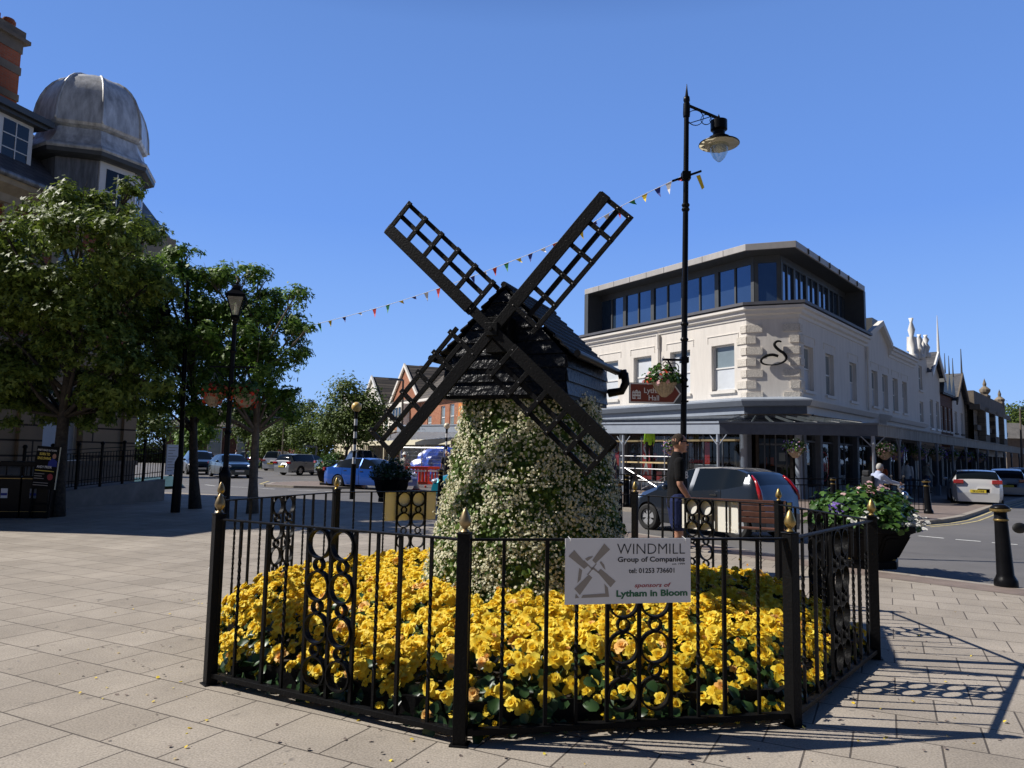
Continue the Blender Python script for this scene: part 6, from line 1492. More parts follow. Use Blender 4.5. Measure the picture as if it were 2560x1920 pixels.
    if plate:
        b = MB(); b.box((-off-.012, 0, .60 if tail == 'std' else .70), (.02, .52, .115)); pr = b.build('plate', M['plate'], t, local=True)
        if plate is not True:
            q = text(plate, .10, (0, 0, 0), (0, -1, 0), (0, 0, 1), (-1, 0, 0), M['blacktext'], 'plate_lettering', pr, .01, .9, 'CENTER', thick=0); q.location = (0, 0, 0)
            for v in q.data.vertices: v.co = Vector((-off-.025, v.co.y+t.location.y, v.co.z+t.location.z+.565))
        b = MB(); b.box((off+.0, 0, .42), (.02, .52, .11)); b.build('front_plate', M['white'], t, local=True)
    b = MB(); b.tube([(-off+.1+.2, 0, 0)]*0+[(-.1*L, 0, H), (-.14*L, 0, H+.18)], .006, 5); b.build('aerial', M['mattblack'], t, local=True)
    return t
HB = lambda H: [(0, .55), (.006, .80), (.02, .95), (.06, 1.18), (.115, 1.36), (.2, H-.02), (.34, H), (.52, H-.02), (.62, H-.10), (.80, 1.0), (.93, .86), (.985, .70), (1, .5)]
pf, pr_ = G(1627, 1324, -.1), G(1851, 1350, -.1); hv = (pf-pr_).normalized(); cen = (pf+pr_)/2+Vector((-hv.y, hv.x, 0))*-.72
cen = (pf+pr_)/2 + Vector((hv.y, -hv.x, 0))*.70
car('parked_car', 'dark blue-grey hatchback with tall red tail-lights behind the man and the bench', cen, atan2(hv.y, hv.x), 'car_dark', L=3.43, W=1.62, H=1.46, wb=2.34, wr=.29, top=HB(1.46), belt=[(0, .98), (.08, 1.12), (.25, 1.0), (.5, .93), (.78, .90), (1, .6)], glassx=(.12, .78), tail='tall')
SED = [(0, .62), (.01, .86), (.04, .95), (.12, 1.0), (.26, 1.32), (.36, 1.39), (.52, 1.40), (.60, 1.34), (.76, .95), (.92, .82), (.985, .68), (1, .5)]
p = G(845, 1221, -.1); hb = RD(-27); cb = p+Vector((cos(hb), sin(hb), 0))*1.2+Vector((-sin(hb), cos(hb), 0))*.75
car('car', 'bright blue saloon crossing behind the amber beacon and dark planter', cb, hb, 'car_blue', L=4.25, W=1.68, H=1.40, wb=2.45, wr=.30, top=SED, glassx=(.17, .73))
p = G(1128, 1256, -.1); car('parked_car', 'turquoise car mostly hidden behind the flowered windmill tower', p+Vector((1.25, .75, 0)), RD(180), 'car_turquoise', L=3.9, W=1.7, H=1.5, wb=2.45, top=HB(1.5))
grc = 'cars parked along the right-hand street'
def rear_car(px, py, label, paint, L, W, H, hd, group, top=None, **k):
    p = G(px, py, -.1); h_ = RD(hd); return car('parked_car', label, p+Vector((cos(h_), sin(h_), 0))*L*.5, h_, paint, L=L, W=W, H=H, wb=L*.61, group=group, top=top or HB(H), **k)
rear_car(2447, 1268, 'white hatchback seen from behind with red tail-lights parked at the right kerb', 'car_white', 4.3, 1.77, 1.42, 62, grc, belt=[(0, 1.0), (.1, 1.02), (.5, .95), (.78, .9), (1, .6)], glassx=(.1, .76), plate='YK13 KRE')
rear_car(2520, 1246, 'silver hatchback parked just beyond the white hatchback', 'car_silver', 4.4, 1.8, 1.45, 58, grc, glassx=(.1, .76))
rear_car(2554, 1232, 'dark navy car parked third in line at the right edge', 'car_navy', 4.4, 1.8, 1.5, 56, grc, glassx=(.1, .76))
rear_car(2590, 1222, 'dark estate car with pale roof furthest along the right kerb', 'car_grey', 4.6, 1.85, 1.75, 56, grc, glassx=(.1, .76))
gl = 'cars parked across the side street'
def lcar(x0, x1, yb, label, paint, hd, L=4.3, W=1.75, H=1.48, **k):
    p = G((x0+x1)/2, yb, -.1); car('parked_car', label, p+Vector((0, 1.2, 0)), RD(hd), paint, L=L, W=W, H=H, wb=L*.6, group=gl, **k)
lcar(511, 597, 1194, 'dark teal saloon with an open door facing the camera left of the lantern post', 'car_teal', -55, L=4.5, top=SED, glassx=(.17, .73))
lcar(470, 522, 1171, 'silver estate car half hidden behind the slim maple trunk', 'car_silver', -70, top=HB(1.48))
lcar(448, 500, 1186, 'black car behind the slim maple trunk', 'car_black', -60, H=1.6, top=HB(1.6))
lcar(592, 622, 1166, 'pale blue car behind the mottled maple trunk', 'car_silver', -80, H=1.6, top=HB(1.6))
lcar(608, 632, 1168, 'dark car directly behind the mottled maple trunk', 'car_black', -80, top=HB(1.48))
lcar(642, 676, 1171, 'navy estate car right of the mottled maple trunk', 'car_navy', 75, H=1.6, top=HB(1.6))
lcar(666, 718, 1177, 'white boxy car with black rear window in front of the red shrubs', 'car_white', 80, L=4.0, W=1.8, H=1.62, top=[(0, .55), (.006, .9), (.02, 1.2), (.06, 1.52), (.1, 1.62), (.5, 1.62), (.62, 1.5), (.78, 1.05), (.95, .9), (1, .5)], glassx=(.08, .77))
lcar(722, 781, 1188, 'grey estate car between the white boxy car and the pickup', 'car_silver', 62, L=4.7, top=[(0, .55), (.01, .9), (.05, 1.25), (.09, 1.42), (.2, 1.47), (.52, 1.46), (.62, 1.38), (.78, .98), (.93, .84), (.985, .7), (1, .5)], glassx=(.06, .75))
p = G(805, 1195, -.1); t = car('pickup_truck', 'dark grey pickup truck parked behind the blue saloon and planter', p+Vector((2.0, 1.2, 0)), RD(35), 'car_grey', L=5.3, W=1.9, H=1.82, wb=3.2, wr=.40, top=[(0, .7), (.005, 1.12), (.40, 1.14), (.405, 1.3), (.43, 1.75), (.47, 1.82), (.62, 1.80), (.72, 1.22), (.95, 1.12), (1, .7)], belt=[(0, 1.05), (.5, 1.12), (1, 1.0)], glassx=(.43, .70), group=None, zc=.36, rear_glass=True)

# ================================================================== BOLLARDS, PLANTERS, BENCH, GUARD RAILS
def bollard(p, lab, lean=0., s=1., grp='black bollards with gold bands', parent_only=False):
    t = thing('bollard', tuple(p), lab, 'bollard', grp); t.rotation_euler = (0, lean, 0); t.scale = (s, s, s)
    b = MB(); b.lathe([(.135, 0), (.135, .07), (.12, .10), (.11, .12), (.098, .15), (.075, .82), (.082, .83), (.082, .85), (.076, .86), (.072, .93), (.08, .94)], (0, 0, 0), 24); b.build('shaft', M['blackgloss'], t, local=True, smooth=35)
    b = MB(); b.lathe([(.084, .825), (.088, .83), (.088, .845), (.084, .85)], (0, 0, 0), 24); b.lathe([(.078, .935), (.118, .95), (.12, .975), (.10, .985)], (0, 0, 0), 24); b.build('gold_band', M['gold'], t, local=True, smooth=35)
    b = MB(); b.lathe([(.112, .978), (.105, 1.0), (.07, 1.03), (0, 1.04)], (0, 0, 0), 24); b.build('cap', M['blackgloss'], t, local=True, smooth=True)
    return t
bollard(G(2516, 1466), 'large leaning black bollard with gold cap band on the plaza edge at the right', RD(-2.2), .98)
bollard(G(1567, 1267), 'black bollard in the guard rail between the windmill tower and the man')
bollard(G(2322, 1284), 'black bollard at the right end of the guard rail beside the pavement corner', RD(-3))
bollard(G(2218, 1279), 'black bollard behind the mobility scooter rider’s hands'.replace('’', ''), 0)
bollard(G(2084, 1278), 'black bollard in the guard rail left of the scooter rider')
bollard(G(1100, 1252), 'black bollard just left of the windmill tower beside the turquoise car')
bollard(G(1545, 1330), 'black bollard with gold rim close against the right side of the flowered tower')
def guard(p0, p1, lab, bars=True):
    p0, p1 = Vector(p0), Vector(p1); t = thing('guard_rail', tuple(p0), lab, 'guard rail', 'black guard rails along the far kerb'); Lg = (p1-p0).length; d = (p1-p0).normalized(); n = max(1, round(Lg/2))
    b = MB()
    for h in (1.0, .82, .10): b.bar(p0+Vector((0, 0, h)), p1+Vector((0, 0, h)), .035, .03)
    b.build('rail', M['black'], t)
    for k in range(n+1): q = p0.lerp(p1, k/n); MB().bar(q, q+Vector((0, 0, 1.02)), .05, .05, (1, 0, 0)).build('post', M['black'], t)
    m = int(Lg/.12); b = MB()
    for k in range(m): q = p0.lerp(p1, (k+.5)/m); b.bar(q+Vector((0, 0, .1)), q+Vector((0, 0, .82)), .014, .014, (1, 0, 0))
    b.build('infill_bars', M['black'], t)
guard(G(1400, 1258), G(1560, 1268), 'black guard rail behind the right side of the windmill tower')
guard(G(1577, 1269), G(1830, 1281), 'black guard rail in front of the shop with the red posters')
guard(G(1845, 1282), G(2074, 1283), 'black guard rail in front of the corner shop entrance')
guard(G(2094, 1280), G(2210, 1281), 'black guard rail behind the scooter rider')
guard(G(2228, 1281), G(2314, 1283), 'short black guard rail right of the scooter rider')
def planter(p, rz, lab, S=1., cols=('plantleaf',), fl=(), h=.78, seed=1, leafn=900, dome=.45, gold=True, dead=False):
    t = thing('planter', tuple(p), lab, 'planter', 'black octagonal flower planters'); t.rotation_euler = (0, 0, rz); r_ = random.Random(seed); rg = np.random.default_rng(seed); k8 = 8; ro = pi/8
    b = MB(); b.lathe([(.42, 0), (.42, .10), (.40, .13), (.58, h-.12), (.66, h-.08), (.66, h), (.58, h), (.55, h-.06)], (0, 0, 0), 8, rot=ro); b.build('tub', M['black'], t, local=True, bevel=.008)
    for k in range(8):
        a = k*pi/4; cz_ = h*.5; q0 = .475*cos(pi/8)+.0; n_ = Vector((cos(a), sin(a), .0)); d_ = Vector((-sin(a), cos(a), 0)); sl_ = (.58-.40)/(h-.25)*cos(pi/8)
        def pp(u, z, o): R__ = (.40+(z-.13)*(.58-.40)/(h-.25))*cos(pi/8)+o; return n_*R__+d_*u+Vector((0, 0, z))
        b = MB()
        for (a0_, r1_) in ((.015, 1.), (.028, .72)):
            b.slab([pp(-.13*r1_, cz_-.17*r1_+.04, a0_), pp(-.09*r1_, cz_-.21*r1_, a0_), pp(.09*r1_, cz_-.21*r1_, a0_), pp(.13*r1_, cz_-.17*r1_+.04, a0_), pp(.14*r1_, cz_+.15*r1_, a0_), pp(.10*r1_, cz_+.19*r1_, a0_), pp(-.10*r1_, cz_+.19*r1_, a0_), pp(-.14*r1_, cz_+.15*r1_, a0_)], n_*-.02)
        b.build('panel', M['black'], t, local=True)
    if gold: MB().lathe([(.408, .125), (.414, .13), (.414, .14), (.408, .145)], (0, 0, 0), 8, rot=ro).build('gold_line', M['gold'], t, local=True)
    MB().lathe([(0, h-.05), (.57, h-.05)], (0, 0, 0), 16).build('compost', M['soil'], t, local=True, fixn=False)
    d = rg.normal(0, 1, (leafn, 3)); d /= np.linalg.norm(d, axis=1)[:, None]; d[:, 2] = np.abs(d[:, 2]); rr = rg.uniform(.55, 1.1, leafn)[:, None]*(1+.18*np.sin(d[:, 0:1]*7+seed)*np.cos(d[:, 1:2]*6))
    T = d*rr*[.60, .60, dome]+[0, 0, h-.03]
    M4 = np.array(Matrix.Rotation(rz, 3, 'Z')); 
    o = scatter('foliage', [leaf_t(.42, .12, .25), leaf_t(.5, .2, .1)], T, rotz_to(d+rg.normal(0, .5, (leafn, 3))+[0, 0, .5], rg.uniform(0, 6, leafn)), rg.uniform(.06, .11, leafn), M[cols[0]], None); o.parent = t
    for (mm, n, cx_, cy_, cz2, sp_) in fl:
        T = rg.normal(0, 1, (n, 3))*[sp_, sp_, sp_*.5]+[cx_, cy_, cz2]; o = scatter('flowers', WB, T, rotz_to(rg.normal(0, .4, (n, 3))+[0, -.5, 1], rg.uniform(0, 6, n)), rg.uniform(.04, .08, n), M[mm], None, kind='stuff'); o.parent = t
    return t
PLS = True
pR = G(2226, 1427)+Vector((-.14, .50, 0))
planter(pR, .25, 'large black octagonal planter with green foliage and pink and white flowers right of the railing', leafn=2300, dome=.50, h=.62, fl=(('pinkfl', 34, .05, -.1, 1.1, .12), ('whitefl', 110, .30, -.45, .66, .11), ('purplefl', 30, .42, -.35, .62, .08), ('purplefl', 22, -.5, -.2, .85, .08), ('whitefl', 40, -.4, -.5, .72, .08)), seed=2).scale = (1.15, 1.15, 1)
pL = G(952, 1256)+Vector((.25, .4, 0))
planter(pL, .1, 'black octagonal planter of dark foliage in front of the blue saloon', cols=('bleaf',), leafn=1300, dome=.55, fl=(('whitefl', 26, .3, -.3, .95, .2), ('whitefl', 14, -.2, -.4, .95, .15)), seed=3)
p = G(830, 1213)+Vector((-.25, .3, 0)); planter(p, .3, 'black planter of green foliage on the traffic island behind the blue saloon', leafn=500, dome=.7, seed=4, h=.75)
# bench
bp_ = G(1838, 1384); bh = RD(248)
bench = thing('park_bench', tuple(bp_), 'wooden slatted bench with black iron ends behind the railing near the dark hatchback', 'bench'); bench.rotation_euler = (0, 0, bh-pi/2)
BLn = 1.55  # local: faces +y, x along
ends = [(-BLn/2, ''), (BLn/2, '')]
for x, _ in ends:
    b = MB()
    b.tube([(x, .28, 0), (x, .24, .20), (x, .22, .42), (x, .24, .62)], [.028, .024, .022, .022], 8); b.tube([(x, -.30, 0), (x, -.20, .22), (x, -.18, .42), (x, -.26, .70), (x, -.34, .84)], [.028, .024, .022, .022, .018], 8)
    b.tube([(x, .30, .62), (x, .10, .66), (x, -.20, .66)], .024, 8); b.tube([(x, .24, .40), (x, .0, .38), (x, -.2, .42)], .024, 8); b.tube([(x, .25, .1), (x, .05, .26), (x, -.22, .12)], .02, 8)
    b.box((x, .29, .015), (.07, .12, .03)); b.box((x, -.31, .015), (.07, .12, .03)); b.build('bench_end', M['black'], bench, local=True, smooth=50)
for k in range(4): b = MB(); b.box((0, .20-.115*k, .435-.008*k), (BLn, .095, .032)); b.build('seat_slat', M['teak'], bench, local=True, bevel=.006)
for k in range(4): b = MB(); b.box((0, -.205-.042*k, .53+.095*k), (BLn, .03, .082), M=Matrix.Rotation(.0, 3, 'X')); b.build('back_slat', M['teak'], bench, local=True, bevel=.006)
# bins and poster at the left
p = G(40, 1293); t = thing('litter_bin', tuple(p), 'pair of black litter bins with gold lines in the shade at the left edge', 'litter bin'); t.rotation_euler = (0, 0, .15)
for k in (0, 1):
    x = -.12+k*.56; b = MB(); b.box((x, 0, .44), (.53, .5, .88)); b.box((x, 0, 1.14), (.56, .53, .10)); [b.box((x+i*.25, j*.23, .99), (.03, .03, .22)) for i in (-1, 1) for j in (-1, 1)]; bb = b.build('bin_body', M['blackgloss'], t, local=True, bevel=.012)
    MB().box((x, -.253, .83), (.53, .006, .012)).box((x, -.253, .14), (.53, .006, .010)).build('gold_line', M['gold'], bb, local=True)
    MB().box((x-.03, -.256, .52), (.13, .005, .20)).build('sticker', M['signwhite'] if k == 0 else M['greymid'], bb, local=True)
    MB().box((x-.03, -.260, .50), (.12, .003, .05)).build('sticker_print', M['bun_blue'], bb, local=True)
p = G(101, 1296); ps_ = thing('event_poster', tuple(p), 'black event poster on a stand leaning by the trunk of the tallest maple', 'poster'); ps_.rotation_euler = (0, 0, .12)
TL, TR = (-.20+.035, 1.53), (.27+.01, 1.53); th_ = RD(3.5)
Rm_ = Matrix.Rotation(th_, 3, 'Y')
def pq(x, z, o=0.): v = Rm_ @ Vector((x, 0, z)); return Vector((v.x, -.06-o, v.z))
b = MB(); b.slab([pq(-.24, .62), pq(.22, .62), pq(.22, 1.52), pq(-.24, 1.52)], (0, .02, 0)); b.build('panel', M['black'], ps_, local=True)
b = MB(); b.slab([pq(.215, .62), pq(.228, .62), pq(.228, 1.52), pq(.215, 1.52)], (0, .03, 0)); b.build('edge', M['cream'], ps_, local=True)
b = MB(); [b.bar(pq(x, .02), pq(x, .64), .04, .03) for x in (-.2, .16)]; b.bar(pq(-.2, .3), pq(.16, .3), .03, .03); b.build('stand', M['black'], ps_, local=True)
def ptext(s_, x, z, sz, mt, bold=.02, sx=.8):
    o = text(s_, sz, (0, 0, 0), (1, 0, 0), (0, 0, 1), (0, -1, 0), mt, 'lettering', ps_, bold, sx, thick=0)
    for v in o.data.vertices: w_ = Vector(v.co)+ps_.location; v.co = pq(x+w_.x, z+w_.z, .004)
ptext("ANDY'S BACK IN TOWN", -.22, 1.42, .055, M['white'], .01, .62); ptext('BORN TO', -.17, 1.33, .075, M['yellow'], .03, .62); ptext('SING SWING', -.20, 1.24, .075, M['yellow'], .03, .62); ptext('ANDY PRIOR', -.19, 1.06, .07, M['white'], .02, .72)
b = MB(); b.slab([pq(-.22, 1.0, .003), pq(.16, .99, .003), pq(.16, 1.005, .003), pq(-.22, 1.015, .003)], (0, .001, 0)); b.build('rule', M['yellow'], ps_, local=True)
b = MB(); b.add([pq(.02, 1.10, .003), pq(.20, 1.10, .003), pq(.20, 1.22, .003), pq(.10, 1.28, .003), pq(.03, 1.20, .003)], [(0, 1, 2, 3, 4)]); b.build('suit_print', M['bun_blue'], ps_, local=True, fixn=False)
b = MB(); b.add([pq(.13+.04*cos(a), 1.32+.055*sin(a), .004) for a in [k*pi/5 for k in range(10)]], [tuple(range(10))]); b.build('face_print', M['pinkprint'] if 'pinkprint' in M else M['skin'], ps_, local=True, fixn=False)
b = MB()
for z, w_, mt in ((.93, .2, 0), (.88, .16, 0), (.83, .2, 0), (.74, .3, 0), (.69, .3, 0)): b.add([pq(-.22, z, .003), pq(-.22+w_, z, .003), pq(-.22+w_, z+.015, .003), pq(-.22, z+.015, .003)], [(0, 1, 2, 3)])
b.build('small_print', M['signgrey'], ps_, local=True, fixn=False)
b = MB(); b.add([pq(.10+.06*cos(a), .88+.07*sin(a), .003) for a in [k*pi/5 for k in range(10)]], [tuple(range(10))]); b.build('badge_print', M['redtext'], ps_, local=True, fixn=False)

# ================================================================== SCAFFOLD, BARRIERS, TARPAULIN
scf = thing('scaffold', tuple(VL.P(4., 0, .3)), 'steel tube scaffold with timber boards under the left side of the glass awning', 'scaffold')
s0_, s1_ = VL.px(1560, 1180)[0], VL.px(1640, 1180)[0]; s0_, s1_ = sorted((s0_, s1_)); s1_ = s0_+2.6
for s in (s0_, s1_):
    for o in (-1.6, -.5): MB().tube([VL.P(s, .004, o), VL.P(s, 2.45, o)], .028, 8).build('upright', M['steel'], scf)
b = MB()
for z in (.5, 1.05, 1.6):
    for o in (-1.6, -.5): b.tube([VL.P(s0_-.2, z, o), VL.P(s1_+.2, z, o)], .024, 6)
b.tube([VL.P(s0_, .1, -.5), VL.P(s1_, 1.1, -.5)], .022, 6); b.tube([VL.P(s0_+.1, 1.1, -1.6), VL.P(s1_, .1, -1.6)], .022, 6); b.tube([VL.P(s0_-.5, .05, -.2), VL.P(s0_+1.4, .75, -.3)], .03, 6); b.tube([VL.P(s1_-.9, .7, -.1), VL.P(s1_+.9, .1, .1)], .03, 6); b.build('brace', M['steel'], scf)
b = MB(); b.fbox(VL, s0_-.2, s1_+.3, 1.30, 1.36, -1.5, -.6); b.build('board', M['plank'], scf)
b = MB(); b.fbox(VL, .6, 9, 2.28, 2.36, -1.9, -1.7); b.build('beam', M['plank'], scf)
def rx(x): return VL.px(x, 1180)[0]
# mesh fence and barriers by the brick shop
def at(px, yb, z=0.): return G(px, yb, z)
p0, p1 = V(1001, 1190, 40), V(1108, 1190, 38); mf = thing('mesh_fence', (p0.x, p0.y, -.1), 'temporary steel mesh fence around the street works by the brick shop', 'fence'); b = MB(); n = 2
for k in range(n+1): q = p0.lerp(p1, k/n); b.tube([(q.x, q.y, -.1), (q.x, q.y, 1.9)], .03, 6)
for z in (.05, 1.85): b.tube([(p0.x, p0.y, z), (p1.x, p1.y, z)], .03, 6)
b.build('frame', M['steel'], mf); b = MB()
for k in range(40): q = p0.lerp(p1, k/40); b.tube([(q.x, q.y, .05), (q.x, q.y, 1.85)], .006, 3)
for k in range(10): b.tube([(p0.x, p0.y, .1+k*.19), (p1.x, p1.y, .1+k*.19)], .006, 3)
b.build('mesh', M['steel'], mf)
def barrier(px, Y, lab, w_=1.25, rz=0.):
    p = V(px, 1190, Y); t = thing('barrier', (p.x, p.y, -.1), lab, 'barrier', 'red plastic barriers at the street works', rz)
    b = MB(); b.box((0, 0, .95), (w_, .05, .12)); b.box((0, 0, .22), (w_, .05, .14)); [b.box((-w_/2+.04+k*(w_-.08)/7, 0, .57), (.075, .04, .76)) for k in range(8)]; [b.box((x, 0, .05), (.08, .5, .08)) for x in (-w_/2+.1, w_/2-.1)]; b.build('frame', M['barrier'], t, local=True, bevel=.01)
    MB().box((0, -.03, .80), (w_*.8, .01, .07)).build('reflector', M['white'], t, local=True)
barrier(1037, 36, 'red plastic barrier nearest the blue saloon bonnet', rz=.15); barrier(1068, 36.5, 'red plastic barrier right of the mesh fence post', rz=-.2)
for px, Y, lab in ((1041, 34, 'small red cone with white band beside the barriers'),):
    p = V(px, 1200, Y); t = thing('traffic_cone', (p.x, p.y, -.1), lab, 'traffic cone'); MB().lathe([(.15, .03), (.03, .5)], (0, 0, 0), 12).build('cone', M['white'], t, local=True, smooth=True); MB().box((0, 0, .015), (.34, .34, .03)).build('base', M['barrier'], t, local=True)
p = V(1095, 1180, 41); t = thing('tarpaulin', (p.x, p.y, -.1), 'crumpled bright blue tarpaulin heaped over building works beside the windmill tower', 'tarpaulin')
b = MB(); n1, n2_ = 26, 16; vs = []
rr = random.Random(9)
for j in range(n2_):
    for i in range(n1):
        a = 2*pi*i/n1; z = 2.0*j/(n2_-1); r_ = (1.55*(1-z/2.0)**.5*.75+.45)*(1 if j < n2_-1 else .5); r_ *= 1+.16*sin(a*5+z*4)+.08*sin(a*11-z*7); vs.append((r_*1.1*cos(a)+.35*z*.3, r_*.7*sin(a), z+.12*sin(a*3)*z*.3))
b.add(vs, [(j*n1+i, j*n1+(i+1) % n1, (j+1)*n1+(i+1) % n1, (j+1)*n1+i) for j in range(n2_-1) for i in range(n1)]+[tuple((n2_-1)*n1+i for i in range(n1))]); b.build('sheet', M['bluetarp'], t, local=True, smooth=25)
# baskets along the canopies
gvb = 'flower baskets hanging from the glass awning'
for k, (px, py, F_, o, ms, lab) in enumerate([(1668, 1125, VL, -.3, ['purplefl', 'pinkfl'], 'purple and pink basket hanging left of the man’s head'), (1992, 1125, VC, -.3, ['purplefl', 'pinkfl', 'whitefl'], 'purple and pink basket hanging in front of the corner shop entrance'), (2232, 1130, VR, -.3, ['whitefl', 'pinkfl'], 'cream and pink basket at the near end of the right-hand awning'), (2260, 1132, VR, -.3, ['purplefl'], 'purple basket second along the right-hand awning'), (2312, 1138, VR, -.3, ['purplefl', 'pinkfl'], 'pink and purple basket third along the right-hand awning'), (2358, 1143, VR, -.3, ['purplefl', 'whitefl'], 'white and purple basket fourth along the right-hand awning'), (2395, 1145, VR, -.3, ['purplefl', 'whitefl'], 'basket fifth along the right-hand awning'), (2430, 1148, VR, -.3, ['purplefl'], 'basket sixth along the right-hand awning'), (2462, 1150, VR, -.3, ['purplefl'], 'basket furthest along the right-hand awning')]):
    s, z = F_.px(px, py); c = F_.P(s, 1.98, o); basket(c, lab.replace('’', "'"), ms, seed=20+k, R_=.30, grp=gvb, ncol=220, trail=.8, nl=380)

# ================================================================== PEOPLE
def person(loc, heading, H, label, top, bottom, legs='trousers', vox=.022, pose=None, hair='hair', hat=None, extra=None, glasses=False, sleeves='short', fine=False, shoes='darkcloth', name='person', skin='skin', group=None, hairlen=0, build=1., shirtz=.86, z=0.):
    """local frame: +x forward, +y left.  pose overrides joints"""
    k = H/1.78; t = thing(name, (loc[0], loc[1], z), label, 'person' if name == 'person' else name, group, rz=heading)
    J = dict(hipL=(0, .095, .93), hipR=(0, -.095, .93), kneeL=(.02, .10, .50), kneeR=(.02, -.10, .50), anL=(0, .10, .09), anR=(0, -.10, .09), pel=(0, 0, .96), waist=(0, 0, 1.10), chest=(0, 0, 1.30), neck=(.0, 0, 1.50), head=(.02, 0, 1.665),
             shL=(-.01, .19, 1.43), shR=(-.01, -.19, 1.43), elL=(-.02, .24, 1.14), elR=(-.02, -.24, 1.14), wrL=(.06, .25, .90), wrR=(.06, -.25, .90))
    J.update(pose or {}); J = {a: Vector(b_)*k for a, b_ in J.items()}
    def T_(mb, pts, rs, n=12): 
        mb.tube([Vector(p) for p in pts], [r*k for r in rs], n)
        for p, r in ((pts[0], rs[0]), (pts[-1], rs[-1])): mb.ell(p, (r*k*.98,)*3, 10, 8)
    def torso(mb, g=0., lo=None):
        # elliptical trunk from stacked ellipsoids
        P0, P1_, P2__ = J['pel'], J['chest'], J['neck']
        for q in range(26):
            u = q/25; p = P0.lerp(P1_, min(1, u*1.35)) if u < .74 else P1_.lerp(P2__, (u-.74)/.26)
            wy = np.interp(u, [0, .3, .62, .82, 1], [.155, .135, .165, .16, .075])*build; wx = np.interp(u, [0, .3, .62, .82, 1], [.115, .10, .118, .10, .065])*build
            mb.ell(p, ((wx+g)*k, (wy+g)*k, .085*k), 14, 8)
    def leg(mb, s_, g=0., frac=1., a_=.088, b__=.058, c_=.042):
        h, kn, an = J['hip'+s_], J['knee'+s_], J['an'+s_]
        if frac >= 1: T_(mb, [h, h.lerp(kn, .5), kn, kn.lerp(an, .35), an], [a_+g, a_*.85+g, b__+g, b__*.98+g, c_+g])
        else: T_(mb, [h, h.lerp(kn, .5), h.lerp(kn, frac)], [a_+g, a_*.92+g, a_*.86+g*1.2])
    body = MB(); torso(body)
    hd = J['head']; body.ell(hd+Vector((0, 0, .01))*k, (.098*k, .076*k, .115*k), 18, 14); body.ell(hd+Vector((.022, 0, -.062))*k, (.066*k, .056*k, .062*k), 14, 10); body.ell(hd+Vector((-.02, 0, .03))*k, (.09*k, .078*k, .085*k), 14, 10)
    T_(body, [J['neck']-Vector((0, 0, .04))*k, hd-Vector((.015, 0, .07))*k], [.062, .054])
    if fine:
        body.tube([hd+Vector((.088, 0, .025))*k, hd+Vector((.118, 0, -.018))*k, hd+Vector((.098, 0, -.028))*k], [.010*k, .016*k, .010*k], 8)      # nose
        body.ell(hd+Vector((.088, 0, -.055))*k, (.016*k, .024*k, .010*k), 10, 6); body.ell(hd+Vector((.078, 0, -.098))*k, (.022*k, .024*k, .02*k), 10, 6); body.ell(hd+Vector((.072, 0, .045))*k, (.020*k, .055*k, .03*k), 10, 6)
        for s_ in (1, -1): body.ell(hd+Vector((-.008, s_*.080, -.008))*k, (.020*k, .010*k, .032*k), 10, 8)
    else:
        body.ell(hd+Vector((.10, 0, -.015))*k, (.016*k, .014*k, .02*k), 8, 6)
    for s_, sg_ in (('L', 1), ('R', -1)):
        sh, el, wr_ = J['sh'+s_], J['el'+s_], J['wr'+s_]
        T_(body, [sh, sh.lerp(el, .4), el], [.055, .050, .041]); T_(body, [el, el.lerp(wr_, .3), wr_], [.041, .042, .027])
        d = (wr_-el).normalized(); y_ = Vector((0, sg_, 0)); f_ = d.cross(y_); f_ = (f_ if f_.x > 0 else -f_).normalized()
        palm = wr_+d*.05*k
        body.tube([wr_, palm, wr_+d*.095*k], [.026*k, .036*k, .030*k], 10, flat=.55)
        for i in range(4):
            o = f_*(.028-.018*i)*k; L_ = (.070, .080, .074, .058)[i]*k; p0 = wr_+d*.085*k+o; p1 = p0+d*L_*.5-y_*.008*k; p2 = p0+d*L_*.95-y_*.028*k
            body.tube([p0, p1, p2], [.0105*k, .0095*k, .0075*k], 6)
        body.tube([wr_+d*.03*k+f_*.024*k, wr_+d*.07*k+f_*.05*k-y_*.01*k, wr_+d*.10*k+f_*.052*k-y_*.02*k], [.013*k, .011*k, .009*k], 6)
        leg(body, s_); an = J['an'+s_]
        body.ell(an+Vector((.05, 0, -.04))*k, (.12*k, .042*k, .04*k), 10, 6)
    bo = fuse(body, 'body', M[skin], t, vox, 1 if fine else 1)
    # clothing
    c = MB(); torso(c, .014)
    for s_ in 'LR':
        sh, el, wr_ = J['sh'+s_], J['el'+s_], J['wr'+s_]
        if sleeves == 'short': T_(c, [sh, sh.lerp(el, .35), sh.lerp(el, .72)], [.070, .068, .066])
        elif sleeves == 'long': T_(c, [sh, sh.lerp(el, .5), el], [.072, .066, .056]); T_(c, [el, wr_], [.056, .040])
    if bottom and shirtz < .9:
        for q in (0., .5, 1): c.ell(J['pel'].lerp(J['hipL'].lerp(J['hipR'], .5), q)+Vector((0, 0, -.02-.04*q))*k, (.128*k*build, .165*k*build, .07*k), 14, 8)
    fuse(c, 'top', M[top], t, vox, 6 if fine else 2)
    c = MB()
